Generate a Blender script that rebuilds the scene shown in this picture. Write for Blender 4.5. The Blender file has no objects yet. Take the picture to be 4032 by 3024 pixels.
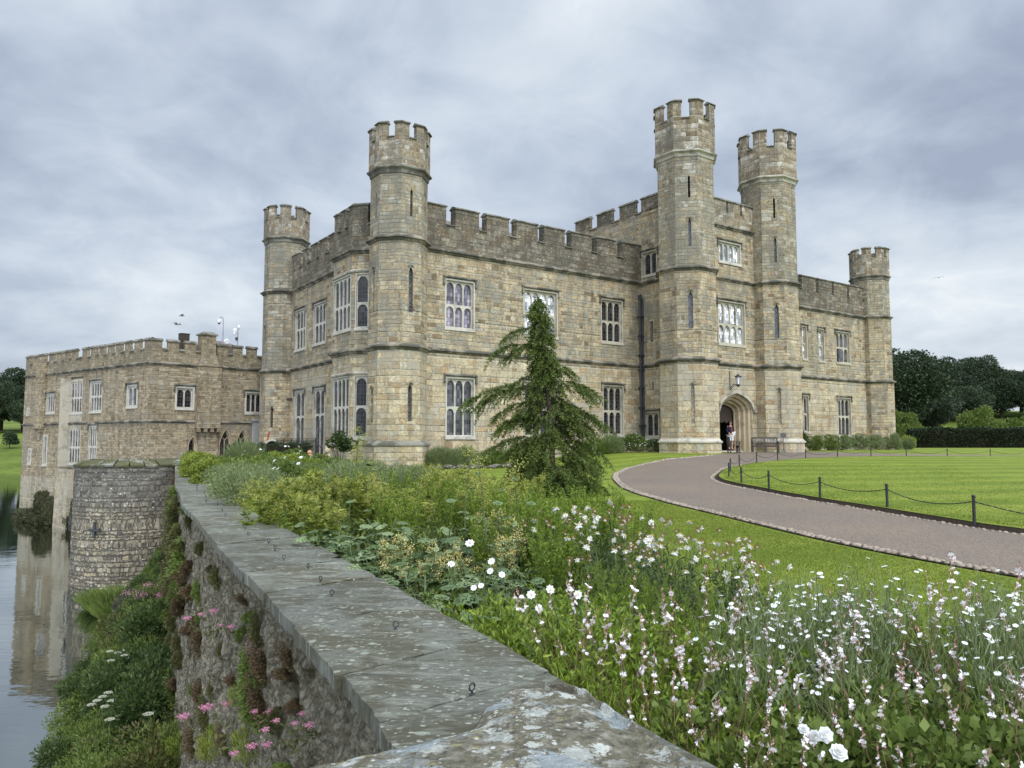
import bpy, math, random
import numpy as np
from mathutils import Vector
PI=math.pi
D=bpy.data
scene=bpy.context.scene
COL=scene.collection
RNG=np.random.default_rng(7)
random.seed(7)

# ------------------------------------------------------------------ objects
def tag(o,label=None,cat=None,group=None,kind=None):
    if label: o['label']=label
    if cat: o['category']=cat
    if group: o['group']=group
    if kind: o['kind']=kind
    return o
WPOS={}
def thing(name,loc,label,cat,group=None,rz=0.0):
    o=D.objects.new(name,None); COL.objects.link(o)
    o.location=loc; o.rotation_euler=(0,0,rz); o.empty_display_size=.2
    WPOS[o.name]=Vector(loc)
    return tag(o,label,cat,group)
def attach(o,parent,world=True):
    """parent o; with world=True its vertices are in scene coordinates"""
    if parent is not None:
        o.parent=parent
        if world:
            o.location=-WPOS.get(parent.name,Vector((0,0,0)))
        WPOS[o.name]=Vector((0,0,0)) if world else WPOS.get(parent.name,Vector((0,0,0)))
        if world: WPOS[o.name]=Vector((0,0,0))
    return o
def dup_tree(root,loc,rz=0.0,sc=1.0,label=None,group=None,scz=None):
    r=root.copy(); COL.objects.link(r); r.location=loc; r.rotation_euler=(0,0,rz); r.scale=(sc,sc,sc if scz is None else scz)
    if label: r['label']=label
    if group: r['group']=group
    for ch in list(root.children):
        c=ch.copy(); COL.objects.link(c); c.parent=r
        for g in ch.children:
            d=g.copy(); COL.objects.link(d); d.parent=c
    return r

class MB:
    """collects polygons; UVs are metres along each face"""
    def __init__(s): s.v=[]; s.f=[]; s.m=[]; s.uv=None; s.cur=0
    def poly(s,pts):
        n=len(s.v); s.v.extend([tuple(p) for p in pts]); s.f.append(tuple(range(n,n+len(pts)))); s.m.append(s.cur)
    def box(s,x0,x1,y0,y1,z0,z1,fn=None):
        P=[(x,y,z) for x in (x0,x1) for y in (y0,y1) for z in (z0,z1)]
        if fn: P=[fn(*p) for p in P]
        for q in ((0,1,3,2),(4,6,7,5),(0,4,5,1),(2,3,7,6),(0,2,6,4),(1,5,7,3)): s.poly([P[i] for i in q])
    def prism(s,ring,z0,z1,top=None,bottom=True,cap=True):
        """ring: list of (x,y); top: optional ring for the upper end"""
        t=top or ring; n=len(ring)
        for i in range(n):
            j=(i+1)%n
            s.poly([(*ring[i],z0),(*ring[j],z0),(*t[j],z1),(*t[i],z1)])
        if cap: s.poly([(*p,z1) for p in t])
        if bottom: s.poly([(*p,z0) for p in reversed(ring)])
    def loft(s,rings,closed=True,cap=False):
        for a,b in zip(rings,rings[1:]):
            n=len(a)
            for i in range(n if closed else n-1):
                j=(i+1)%n; s.poly([a[i],a[j],b[j],b[i]])
        if cap: s.poly(rings[-1]); s.poly(list(reversed(rings[0])))
    def tube(s,pts,r,n=6,r1=None,cap=True):
        pts=[Vector(p) for p in pts]; rings=[]
        for i,p in enumerate(pts):
            a=pts[max(i-1,0)]; b=pts[min(i+1,len(pts)-1)]; d=(b-a).normalized()
            u=d.cross(Vector((0,0,1)) if abs(d.z)<.9 else Vector((1,0,0))).normalized(); w=d.cross(u)
            rr=r if r1 is None else r+(r1-r)*i/max(1,len(pts)-1)
            rings.append([tuple(p+(u*math.cos(2*PI*k/n)+w*math.sin(2*PI*k/n))*rr) for k in range(n)])
        s.loft(rings,True,cap)
    def ball(s,c,rx,ry=None,rz=None,n=8,m=6,jit=0):
        ry=ry or rx; rz=rz or rx; rings=[]
        for i in range(m+1):
            a=-PI/2+PI*i/m
            rings.append([(c[0]+rx*math.cos(a)*math.cos(2*PI*k/n)*(1+jit*random.uniform(-1,1)),c[1]+ry*math.cos(a)*math.sin(2*PI*k/n)*(1+jit*random.uniform(-1,1)),c[2]+rz*math.sin(a)) for k in range(n)])
        s.loft(rings)
    def lathe(s,c,prof,n=12):
        s.loft([[(c[0]+r*math.cos(2*PI*k/n),c[1]+r*math.sin(2*PI*k/n),c[2]+z) for k in range(n)] for r,z in prof],True,True)
    def build(s,name,mats,parent=None,world=True,origin=None,smooth=False,weld=False):
        me=D.meshes.new(name)
        V=np.array(s.v,dtype=np.float64).reshape(-1,3)
        uv=[]
        for f in s.f:
            P=V[list(f)]
            nrm=np.zeros(3)
            for i in range(len(P)):
                a=P[i]; b=P[(i+1)%len(P)]
                nrm+=np.cross(a,b)
            L=np.linalg.norm(nrm); nrm=nrm/L if L>1e-12 else np.array([0,0,1.])
            if abs(nrm[2])>.8: uv.append(P[:,:2])
            else:
                t=np.array([-nrm[1],nrm[0],0]); t/=np.linalg.norm(t)
                if t[0]*.8+t[1]*.6<0: t=-t
                uv.append(np.stack([P@t,P[:,2]],1))
        if origin is not None: V=V-np.array(origin)
        me.from_pydata(V.tolist(),[],s.f)
        ul=me.uv_layers.new(name='UVMap'); ul.data.foreach_set('uv',np.concatenate(uv).astype(np.float32).ravel())
        if not isinstance(mats,(list,tuple)): mats=[mats]
        for m in mats: me.materials.append(m)
        if len(mats)>1: me.polygons.foreach_set('material_index',s.m)
        if smooth: me.polygons.foreach_set('use_smooth',[True]*len(s.f))
        me.update()
        if weld or smooth:
            import bmesh
            bm=bmesh.new(); bm.from_mesh(me); bmesh.ops.remove_doubles(bm,verts=bm.verts,dist=.0004); bmesh.ops.recalc_face_normals(bm,faces=bm.faces); bm.to_mesh(me); bm.free()
        o=D.objects.new(name,me); COL.objects.link(o)
        if origin is not None: o.location=origin; WPOS[o.name]=Vector(origin)
        else: WPOS[o.name]=Vector((0,0,0))
        if parent is not None: attach(o,parent,world)
        return o

class PM:
    """numpy mesh of many small faces, each with a random number 'rnd'"""
    def __init__(s): s.V=[]; s.F=[]; s.R=[]; s.M=[]; s.n=0
    def quads(s,Q,rnd=None,mi=0):
        Q=np.asarray(Q,dtype=np.float32).reshape(-1,4,3); N=len(Q)
        s.V.append(Q.reshape(-1,3)); s.F.append(np.arange(N*4).reshape(N,4)+s.n); s.n+=N*4
        s.R.append(RNG.random(N) if rnd is None else np.broadcast_to(rnd,(N,)).astype(np.float32)); s.M.append(np.full(N,mi,dtype=np.int32))
    def leaves(s,P,Dr,L,Wd,rnd=None,mi=0,up=None,fold=0.0,mid=.45):
        P=np.asarray(P,float); Dr=np.asarray(Dr,float); N=len(P)
        Dr=Dr/np.maximum(np.linalg.norm(Dr,axis=1,keepdims=True),1e-6)
        if up is None: up=RNG.normal(size=(N,3))
        S=np.cross(Dr,up); S/=np.maximum(np.linalg.norm(S,axis=1,keepdims=True),1e-6)
        L=np.broadcast_to(L,(N,))[:,None]; Wd=np.broadcast_to(Wd,(N,))[:,None]
        m=P+Dr*L*mid
        if fold: m=m+np.cross(S,Dr)*L*fold
        s.quads(np.stack([P,m+S*Wd*.5,P+Dr*L,m-S*Wd*.5],1),rnd,mi)
    def strip(s,pts,w,w1=None,rnd=None,mi=0,cross=True):
        """thin stem: two crossed ribbons along pts"""
        pts=np.asarray(pts,float); n=len(pts); w1=w if w1 is None else w1
        ws=np.linspace(w,w1,n)[:,None]
        d=np.gradient(pts,axis=0); d/=np.maximum(np.linalg.norm(d,axis=1,keepdims=True),1e-9)
        ref=np.array([1.,0.2,0.]) ; a=np.cross(d,ref); a/=np.maximum(np.linalg.norm(a,axis=1,keepdims=True),1e-9); b=np.cross(d,a)
        for S in ((a,b) if cross else (a,)):
            A=pts-S*ws*.5; B=pts+S*ws*.5
            s.quads(np.stack([A[:-1],B[:-1],B[1:],A[1:]],1),RNG.random() if rnd is None else rnd,mi)
    def merge(s,o,loc=(0,0,0),rz=0,sc=1.0,tilt=None,mi=None):
        V=np.concatenate(o.V) if o.V else np.zeros((0,3)); F=np.concatenate(o.F); c,n_=math.cos(rz),math.sin(rz)
        R=np.array([[c,-n_,0],[n_,c,0],[0,0,1]])
        if tilt is not None: R=np.array(tilt)@R
        s.V.append((V@R.T*sc+np.array(loc)).astype(np.float32)); s.F.append(F+s.n); s.n+=len(V); s.R.append(np.concatenate(o.R)); s.M.append(np.concatenate(o.M) if mi is None else np.full(len(F),mi,dtype=np.int32))
    def mesh(s,name,mats):
        me=D.meshes.new(name); V=np.concatenate(s.V).astype(np.float32); F=np.concatenate(s.F).astype(np.int32); N=len(F)
        me.vertices.add(len(V)); me.vertices.foreach_set('co',V.ravel())
        me.loops.add(N*4); me.loops.foreach_set('vertex_index',F.ravel())
        me.polygons.add(N); me.polygons.foreach_set('loop_start',np.arange(0,N*4,4,dtype=np.int32))
        try: me.polygons.foreach_set('loop_total',np.full(N,4,dtype=np.int32))
        except Exception: pass
        if not isinstance(mats,(list,tuple)): mats=[mats]
        for m in mats: me.materials.append(m)
        me.polygons.foreach_set('material_index',np.concatenate(s.M))
        at=me.attributes.new('rnd','FLOAT','FACE'); at.data.foreach_set('value',np.concatenate(s.R).astype(np.float32))
        me.update(calc_edges=True); me.validate()
        return me
    def obj(s,name,mats,parent=None,loc=None):
        o=D.objects.new(name,s.mesh(name,mats)); COL.objects.link(o)
        if parent is not None: o.parent=parent
        if loc is not None: o.location=loc
        return o
def mobj(name,me,parent=None,loc=None,rz=0):
    o=D.objects.new(name,me); COL.objects.link(o)
    if parent is not None: o.parent=parent
    if loc is not None: o.location=loc
    o.rotation_euler=(0,0,rz)
    return o

# ------------------------------------------------------------------ node helpers
class NT:
    def __init__(s,name):
        s.mat=D.materials.new(name); s.mat.use_nodes=True; s.t=s.mat.node_tree; s.t.nodes.clear()
        s.out=s.t.nodes.new('ShaderNodeOutputMaterial')
    def n(s,typ,**kw):
        x=s.t.nodes.new(typ)
        for k,v in kw.items(): setattr(x,k,v)
        return x
    def l(s,a,b): s.t.links.new(a,b)
    def val(s,sock,v):
        if hasattr(v,'is_linked') or isinstance(v,bpy.types.NodeSocket): s.l(v,sock)
        else: sock.default_value=v
    def math(s,op,a,b=0.0,c=None,clamp=False):
        x=s.n('ShaderNodeMath',operation=op); x.use_clamp=clamp
        s.val(x.inputs[0],a); s.val(x.inputs[1],b)
        if c is not None: s.val(x.inputs[2],c)
        return x.outputs[0]
    def noise(s,vec,scale,detail=3,rough=.55,dim='3D',w=None,dist=0):
        x=s.n('ShaderNodeTexNoise',noise_dimensions=dim); x.inputs['Scale'].default_value=scale; x.inputs['Detail'].default_value=detail; x.inputs['Roughness'].default_value=rough; x.inputs['Distortion'].default_value=dist
        if vec is not None and dim!='1D': s.l(vec,x.inputs['Vector'])
        if w is not None: s.l(w,x.inputs['W'])
        return x.outputs[0]
    def white(s,vec=None,w=None,dim='2D'):
        x=s.n('ShaderNodeTexWhiteNoise',noise_dimensions=dim)
        if vec is not None: s.l(vec,x.inputs['Vector'])
        if w is not None: s.l(w,x.inputs['W'])
        return x
    def xyz(s,x=0.0,y=0.0,z=0.0):
        c=s.n('ShaderNodeCombineXYZ'); s.val(c.inputs[0],x); s.val(c.inputs[1],y); s.val(c.inputs[2],z); return c.outputs[0]
    def sep(s,v):
        c=s.n('ShaderNodeSeparateXYZ'); s.l(v,c.inputs[0]); return c.outputs
    def ramp(s,fac,stops,interp='LINEAR'):
        r=s.n('ShaderNodeValToRGB'); r.color_ramp.interpolation=interp; e=r.color_ramp.elements
        while len(e)<len(stops): e.new(1.0)
        for el,(p,c) in zip(e,stops): el.position=p; el.color=(*c,1) if len(c)==3 else c
        s.l(fac,r.inputs[0]); return r.outputs[0]
    def step(s,fac,a,b):
        m=s.n('ShaderNodeMapRange'); m.inputs[1].default_value=a; m.inputs[2].default_value=b; s.l(fac,m.inputs[0]); m.interpolation_type='SMOOTHSTEP'; return m.outputs[0]
    def mix(s,fac,a,b,blend='MIX'):
        m=s.n('ShaderNodeMix',data_type='RGBA',blend_type=blend); s.val(m.inputs[0],fac)
        for k,v in ((6,a),(7,b)):
            if isinstance(v,tuple): m.inputs[k].default_value=(*v,1) if len(v)==3 else v
            else: s.l(v,m.inputs[k])
        return m.outputs[2]
    def bsdf(s,col,rough=.8,spec=.3,bump=None,strength=.5,dist=.02,metal=0.0,trans=None,coat=0.0):
        b=s.n('ShaderNodeBsdfPrincipled')
        if isinstance(col,tuple): b.inputs['Base Color'].default_value=(*col,1)
        else: s.l(col,b.inputs['Base Color'])
        s.val(b.inputs['Roughness'],rough); b.inputs['Specular IOR Level'].default_value=spec; b.inputs['Metallic'].default_value=metal; b.inputs['Coat Weight'].default_value=coat
        if bump is not None:
            u=s.n('ShaderNodeBump'); u.inputs['Strength'].default_value=strength; u.inputs['Distance'].default_value=dist; s.l(bump,u.inputs['Height']); s.l(u.outputs[0],b.inputs['Normal'])
        o=b.outputs[0]
        if trans is not None:
            t=s.n('ShaderNodeBsdfTranslucent'); s.val(t.inputs[0],trans[1]) if not isinstance(trans[1],tuple) else None
            mx=s.n('ShaderNodeMixShader'); mx.inputs[0].default_value=trans[0]; s.l(o,mx.inputs[1]); s.l(t.outputs[0],mx.inputs[2]); o=mx.outputs[0]
        s.l(o,s.out.inputs[0]); return s.mat

JOINT_SHADE=.62  # strength of the shade painted into the joints
def mean(c,k): return tuple(x*k for x in c)
def masonry(name,h,w,cols,mortar,mw=.014,topdark=None,rubble=.03,grime=None,gamt=.5,lichen=None,bump=.5,rowvar=.9,mortmix=.8,gscale=.45,wvar=.9):
    """coursed stone: rows of uneven height, stones of uneven length, each its own colour"""
    N=NT(name); uvn=N.n('ShaderNodeUVMap'); uvn.uv_map='UVMap'
    geo=N.n('ShaderNodeNewGeometry'); pos=geo.outputs['Position']
    wob=N.noise(pos,2.6,2,.5); wob2=N.noise(pos,7.3,2,.5)
    x,y,_=N.sep(uvn.outputs[0])
    x=N.math('ADD',x,N.math('MULTIPLY',N.math('SUBTRACT',wob,.5),rubble*2)); y=N.math('ADD',y,N.math('MULTIPLY',N.math('SUBTRACT',wob2,.5),rubble*1.6))
    y=N.math('ADD',y,50.0); x=N.math('ADD',x,200.0)
    rowv=N.noise(None,1.7/h*.25,1,.5,dim='1D',w=y)
    v=N.math('ADD',N.math('DIVIDE',y,h),N.math('MULTIPLY',rowv,rowvar*2))
    row=N.math('FLOOR',v); fy=N.math('FRACT',v)
    rr=N.white(w=row,dim='1D'); r1=rr.outputs[0]
    ww=N.math('MULTIPLY',w,N.math('ADD',.65,N.math('MULTIPLY',r1,.7)))
    off=N.math('MULTIPLY',r1,37.3)
    xn=N.noise(N.xyz(N.math('MULTIPLY',x,.9/w),N.math('MULTIPLY',row,7.7)),1.0,1,.5,dim='2D')
    u=N.math('ADD',N.math('ADD',N.math('DIVIDE',x,ww),off),N.math('MULTIPLY',xn,wvar*1.6))
    col=N.math('FLOOR',u); fx=N.math('FRACT',u)
    idn=N.white(vec=N.xyz(col,row)); idv=idn.outputs[0]
    id2=N.white(vec=N.xyz(N.math('ADD',col,91.7),row)).outputs[0]
    dx=N.math('MULTIPLY',N.math('MINIMUM',fx,N.math('SUBTRACT',1.0,fx)),ww); dy=N.math('MULTIPLY',N.math('MINIMUM',fy,N.math('SUBTRACT',1.0,fy)),h)
    d=N.math('MINIMUM',dx,dy); edge=N.step(d,mw*.45,mw*1.3)   # 0 in the joint, 1 on the stone
    k=len(cols); stone=N.ramp(idv,[(i/k,c) for i,c in enumerate(cols)],'CONSTANT')
    fine=N.noise(pos,9,5,.65); mid=N.noise(pos,2.2,4,.6)
    stone=N.mix(1.0,stone,N.ramp(fine,[(.28,(.55,.54,.52)),(.72,(1.35,1.34,1.31))]),'MULTIPLY')
    stone=N.mix(N.step(id2,.0,1.0),stone,N.mix(1.0,stone,(1.16,1.14,1.10),'MULTIPLY'))
    stone=N.mix(1.0,stone,N.ramp(mid,[(.3,(.80,.79,.78)),(.7,(1.15,1.14,1.12))]),'MULTIPLY')
    c=N.mix(N.math('MULTIPLY',N.math('SUBTRACT',1.0,edge),mortmix),stone,mortar)
    # shade painted as a thin dark line along each stone's lower joint, and rain streaks
    jshade=N.math('MULTIPLY',N.step(fy,.17,.03),N.step(N.noise(pos,5.5,3,.6),.38,.62)); c=N.mix(N.math('MULTIPLY',jshade,JOINT_SHADE),c,(.055,.045,.032))
    px,py,pz=N.sep(pos); stv=N.noise(N.xyz(N.math('MULTIPLY',px,2.6),N.math('MULTIPLY',py,2.6),N.math('MULTIPLY',pz,.28)),1.0,4,.7)
    c=N.mix(1.0,c,N.ramp(stv,[(.30,(.64,.64,.63)),(.5,(.98,.98,.98)),(.72,(1.12,1.12,1.10))]),'MULTIPLY')
    if grime:
        g=N.noise(pos,gscale,5,.65); g2=N.noise(pos,3.1,4,.7)
        gm=N.step(N.math('ADD',g,N.math('MULTIPLY',N.math('SUBTRACT',g2,.5),.5)),.62-gamt*.3,.80-gamt*.3)
        c=N.mix(N.math('MULTIPLY',gm,.75),c,grime)
    if topdark:
        z0,z1,tc_=topdark; zz=N.math('ADD',N.sep(pos)[2],N.math('MULTIPLY',N.math('SUBTRACT',N.noise(pos,.9,4,.7),.5),2.2))
        c=N.mix(N.math('MULTIPLY',N.step(zz,z0,z1),.72),c,N.mix(1.0,tc_,N.ramp(idv,[(0,(.55,.55,.55)),(1,(1.6,1.6,1.6))]),'MULTIPLY'))
    if lichen:
        lc,amt=lichen; vo=N.n('ShaderNodeTexVoronoi'); vo.inputs['Scale'].default_value=6; N.l(pos,vo.inputs['Vector'])
        vr=N.sep(vo.outputs['Color'])[0]; ln=N.noise(pos,1.1,3,.6)
        th=N.math('MULTIPLY',N.step(vr,.0,1.0),.3)
        lm=N.math('MULTIPLY',N.math('SUBTRACT',1.0,N.step(vo.outputs['Distance'],.10,.2)),N.step(N.math('ADD',ln,N.math('MULTIPLY',vr,.5)),1.0-amt,1.12-amt))
        c=N.mix(lm,c,lc)
    bh=N.math('ADD',N.math('MULTIPLY',edge,1.0),N.math('ADD',N.math('MULTIPLY',idv,.5),N.math('ADD',N.math('MULTIPLY',fine,.9),N.math('MULTIPLY',mid,.4))))
    return N.bsdf(c,.92,.15,bh,bump,.03)
def plain(name,col,rough=.7,spec=.3,var=.15,scale=6,bump=.0,metal=0.0,coat=0.0):
    N=NT(name); geo=N.n('ShaderNodeNewGeometry'); f=N.noise(geo.outputs['Position'],scale,4,.6)
    c=N.ramp(f,[(.25,mean(col,1-var)),(.75,mean(col,1+var))])
    return N.bsdf(c,rough,spec,f if bump else None,bump,.02,metal,coat=coat)
def dressed(name,col,dark,amt=.4):
    """dressed stone trim with weather stains"""
    N=NT(name); geo=N.n('ShaderNodeNewGeometry'); p=geo.outputs['Position']; f=N.noise(p,1.3,5,.65); g=N.noise(p,12,4,.7)
    c=N.mix(N.step(f,.62-amt*.35,.78-amt*.35),col,dark); c=N.mix(1.0,c,N.ramp(g,[(.25,(.78,.78,.78)),(.75,(1.2,1.2,1.2))]),'MULTIPLY')
    return N.bsdf(c,.85,.2,g,.35,.02)
def leafmat(name,stops,rough=.55,tr=.25,spec=.25):
    N=NT(name); a=N.n('ShaderNodeAttribute'); a.attribute_name='rnd'
    oi=N.n('ShaderNodeObjectInfo'); geo=N.n('ShaderNodeNewGeometry')
    f=N.math('ADD',N.math('MULTIPLY',a.outputs['Fac'],.62),N.math('MULTIPLY',oi.outputs['Random'],.16))
    f=N.math('ADD',f,N.math('MULTIPLY',N.noise(geo.outputs['Position'],1.6,3,.6),.30),clamp=False)
    c=N.ramp(f,stops)
    return N.bsdf(c,rough,spec,None,trans=(tr,c))
# ------------------------------------------------------------------ materials
def tn(c,k=.28,g=.88):
    l=.3*c[0]+.6*c[1]+.1*c[2]; return tuple((x*(1-k)+l*k)*g*w for x,w in zip(c,(.99,.992,.93)))
def tl(L,k=.28,g=.88): return [tn(c,k,g) for c in L]
CREAM=(.46,.365,.235); TAN=(.37,.275,.165); BROWN=(.235,.16,.095); PALE=(.50,.42,.30); GREYS=(.33,.30,.25); BLUEG=(.33,.34,.34); ORANGE=(.42,.26,.12)
M={}
M['ashlar']=masonry('castle_stone',.205,.46,tl([CREAM,(.42,.33,.20),TAN,(.44,.35,.22),BROWN,(.40,.31,.19),GREYS,(.48,.385,.25),TAN,(.43,.335,.205),(.30,.225,.14),(.36,.31,.23),CREAM,(.40,.29,.17),(.41,.33,.215),GREYS,(.43,.37,.27)]),tn((.50,.43,.31)),.013,rubble=.036,grime=(.20,.185,.145),gamt=.45,bump=.95)
M['ashlar_low']=masonry('castle_stone_lower',.29,.60,tl([CREAM,(.45,.36,.23),(.40,.31,.19),(.49,.40,.27),(.35,.255,.15),(.47,.39,.27),PALE,(.42,.35,.25),(.44,.35,.22),(.40,.28,.155),(.45,.37,.25),(.40,.36,.29)],.24,.90),tn((.53,.46,.34)),.013,rubble=.030,grime=(.31,.285,.225),gamt=.45,bump=.85)
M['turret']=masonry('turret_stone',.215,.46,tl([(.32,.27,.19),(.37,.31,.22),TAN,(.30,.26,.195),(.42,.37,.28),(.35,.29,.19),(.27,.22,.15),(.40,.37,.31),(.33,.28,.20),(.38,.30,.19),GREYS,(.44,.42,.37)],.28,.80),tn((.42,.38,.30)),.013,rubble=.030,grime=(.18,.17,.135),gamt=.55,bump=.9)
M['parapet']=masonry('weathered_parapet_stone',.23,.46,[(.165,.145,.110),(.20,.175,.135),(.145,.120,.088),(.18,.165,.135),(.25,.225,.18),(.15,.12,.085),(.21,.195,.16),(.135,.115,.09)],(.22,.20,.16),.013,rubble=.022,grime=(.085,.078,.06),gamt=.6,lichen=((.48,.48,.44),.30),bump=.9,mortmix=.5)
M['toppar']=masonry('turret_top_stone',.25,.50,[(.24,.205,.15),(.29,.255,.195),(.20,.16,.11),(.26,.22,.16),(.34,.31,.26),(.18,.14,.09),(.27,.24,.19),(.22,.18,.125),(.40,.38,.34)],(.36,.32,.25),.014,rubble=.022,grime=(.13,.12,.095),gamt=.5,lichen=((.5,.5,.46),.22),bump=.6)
M['rubble']=masonry('annex_rubble_stone',.15,.32,tl([(.36,.265,.155),(.30,.215,.12),(.41,.315,.20),(.33,.25,.15),(.25,.175,.10),(.39,.30,.18),(.34,.25,.14),(.44,.36,.24),(.28,.20,.115),(.37,.29,.19)],.32,.86),tn((.45,.38,.27)),.016,rubble=.06,grime=(.25,.225,.175),gamt=.35,bump=1.0)
M['rubble_top']=masonry('annex_parapet_stone',.17,.34,tl([(.27,.215,.14),(.31,.25,.165),(.22,.17,.105),(.34,.28,.20),(.25,.20,.13)]),(.37,.31,.22),.016,rubble=.045,grime=(.17,.145,.105),gamt=.45,bump=.8)
M['pale_base']=masonry('pale_waterside_stone',.22,.45,tl([(.45,.40,.32),(.42,.37,.29),(.48,.43,.36),(.40,.34,.25)],.1,.70),(.47,.42,.34),.014,rubble=.03,grime=(.32,.29,.23),gamt=.3,bump=.5)
M['bastion']=masonry('bastion_stone',.20,.27,[(.26,.23,.175),(.19,.17,.135),(.31,.27,.205),(.225,.20,.155),(.165,.15,.125),(.28,.245,.18),(.24,.22,.18),(.34,.31,.25)],(.075,.068,.055),.032,rubble=.11,grime=(.11,.105,.085),gamt=.5,lichen=((.50,.51,.48),.42),bump=1.0,gscale=.30,topdark=(-3.6,-2.0,(.105,.10,.088)),rowvar=1.3,wvar=1.3)
M['frame']=dressed('window_stone',(.40,.365,.29),(.27,.245,.19),.35)
M['frame_white']=dressed('pale_window_stone',(.455,.43,.37),(.31,.29,.24),.35)
M['trim']=dressed('string_course_stone',(.24,.21,.165),(.085,.08,.062),.65)
M['trim_pale']=dressed('pale_moulding_stone',(.42,.39,.32),(.22,.205,.17),.45)
M['rim']=dressed('mossy_rim_stone',(.19,.19,.165),(.070,.068,.030),.75)
M['cap']=dressed('coping_stone',(.20,.19,.155),(.095,.09,.07),.6)
M['portal']=dressed('portal_stone',(.37,.30,.20),(.25,.20,.135),.4)
M['roof']=plain('roof_tiles',(.13,.115,.095),.85,.2,.4,9,.4)
M['black']=plain('black_iron',(.016,.017,.019),.45,.5,.2)
M['lead']=plain('lead_grey_pipe',(.045,.047,.05),.6,.4,.3,5)
M['dark']=plain('painted_interior_shade',(.012,.010,.009),.9,.1)  # near-black colour stands in for the shade inside openings
M['wood_dark']=plain('dark_door_wood',(.045,.032,.024),.6,.3,.3,20)
M['bench']=plain('weathered_bench_wood',(.055,.045,.040),.7,.3,.3,25)
M['sign']=plain('sign_plate',(.03,.03,.032),.4,.5)
M['white_metal']=plain('white_metal',(.62,.63,.66),.5,.4)
M['purple_metal']=plain('galvanised_mast',(.30,.28,.36),.5,.5)
M['gull']=plain('gull_feathers',(.22,.22,.23),.8,.2)
M['brick']=masonry('dark_brick',.08,.22,[(.10,.06,.045),(.13,.075,.055),(.08,.05,.04)],(.14,.11,.09),.012,rubble=.01,bump=.4)
def glassmat(name,base,lead=(.03,.03,.03),gw=.15,gh=.22,diamond=False,rough=.10,spec=.45,thick=.10,blind=None):
    N=NT(name); uvn=N.n('ShaderNodeUVMap'); uvn.uv_map='UVMap'; x,y,_=N.sep(uvn.outputs[0])
    if diamond:
        a=N.math('ADD',N.math('DIVIDE',x,gw),N.math('DIVIDE',y,gh)); b=N.math('SUBTRACT',N.math('DIVIDE',x,gw),N.math('DIVIDE',y,gh))
    else: a=N.math('DIVIDE',x,gw); b=N.math('DIVIDE',y,gh)
    fa=N.math('FRACT',N.math('ADD',a,500.0)); fb=N.math('FRACT',N.math('ADD',b,500.0))
    line=N.math('MAXIMUM',N.math('LESS_THAN',fa,thick),N.math('LESS_THAN',fb,thick*.75))
    idn=N.white(vec=N.xyz(N.math('FLOOR',a),N.math('FLOOR',b)))
    geo=N.n('ShaderNodeNewGeometry'); big=N.noise(geo.outputs['Position'],.8,3,.6)
    c=N.mix(1.0,base,N.ramp(idn.outputs[0],[(0,(.35,.35,.35)),(.6,(1.0,1.0,1.0)),(1,(1.9,1.85,1.95))]),'MULTIPLY')  # uneven reflections painted as a brightness for each pane
    c=N.mix(1.0,c,N.ramp(big,[(.35,(.35,.35,.38)),(.65,(1.6,1.55,1.5))]),'MULTIPLY')  # broader reflection patches painted across the glass
    c=N.mix(line,c,lead)
    h=N.math('ADD',N.math('MULTIPLY',idn.outputs[0],.6),N.math('MULTIPLY',N.noise(geo.outputs['Position'],14,2,.5),.5))
    return N.bsdf(c,N.math('ADD',rough,N.math('MULTIPLY',line,.5)),spec,h,.25,.012)
M['glass_lav']=glassmat('leaded_glass_painted_sky',(.17,.155,.19))  # lavender sky reflection painted into the pane colour
M['glass_dark']=glassmat('leaded_glass_dark',(.02,.021,.024),(.07,.07,.07))
M['glass_bright']=glassmat('leaded_glass_pale',(.55,.58,.60),(.10,.10,.11),spec=.6)  # much paler pane colour
M['glass_mid']=glassmat('leaded_glass_blinds',(.055,.058,.062),(.05,.05,.05))
M['glass_dia']=glassmat('diamond_leaded_glass',(.07,.075,.08),(.30,.31,.32),.13,.17,True)
M['glass_curt']=glassmat('curtained_glass',(.10,.10,.105),(.05,.05,.06),.9,.9,thick=.02)

GR=[(0,(.020,.045,.012)),(.5,(.045,.085,.022)),(1,(.10,.155,.045))]
M['leaf_conifer']=leafmat('conifer_needles',[(0,(.020,.034,.010)),(.35,(.050,.078,.017)),(.65,(.125,.165,.034)),(1,(.22,.26,.06))],tr=.2)
M['leaf_far']=leafmat('far_tree_leaves',[(0,(.013,.024,.014)),(.5,(.027,.044,.021)),(1,(.060,.085,.034))],tr=.1)
M['leaf_hedge']=leafmat('yew_hedge_leaves',[(0,(.008,.016,.007)),(.5,(.015,.028,.010)),(1,(.030,.050,.016))],tr=.08)
M['leaf_bush']=leafmat('bush_leaves',[(0,(.036,.062,.012)),(.5,(.100,.145,.028)),(1,(.22,.27,.07))],tr=.3)
M['leaf_grey']=leafmat('grey_green_leaves',[(0,(.055,.080,.028)),(.5,(.140,.178,.068)),(1,(.26,.30,.14))])
M['leaf_yellow']=leafmat('yellow_green_leaves',[(0,(.052,.082,.010)),(.5,(.165,.215,.030)),(1,(.36,.38,.075))],tr=.35)
M['leaf_bright']=leafmat('bright_green_leaves',[(0,(.060,.100,.010)),(.5,(.150,.220,.022)),(1,(.29,.36,.055))],tr=.35)
M['leaf_blue']=leafmat('blue_green_leaves',[(0,(.050,.085,.030)),(.5,(.115,.170,.065)),(1,(.24,.30,.14))],tr=.25,spec=.5)
M['leaf_dark']=leafmat('dark_green_leaves',[(0,(.018,.034,.009)),(.5,(.042,.070,.018)),(1,(.10,.14,.038))],tr=.25)
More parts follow.
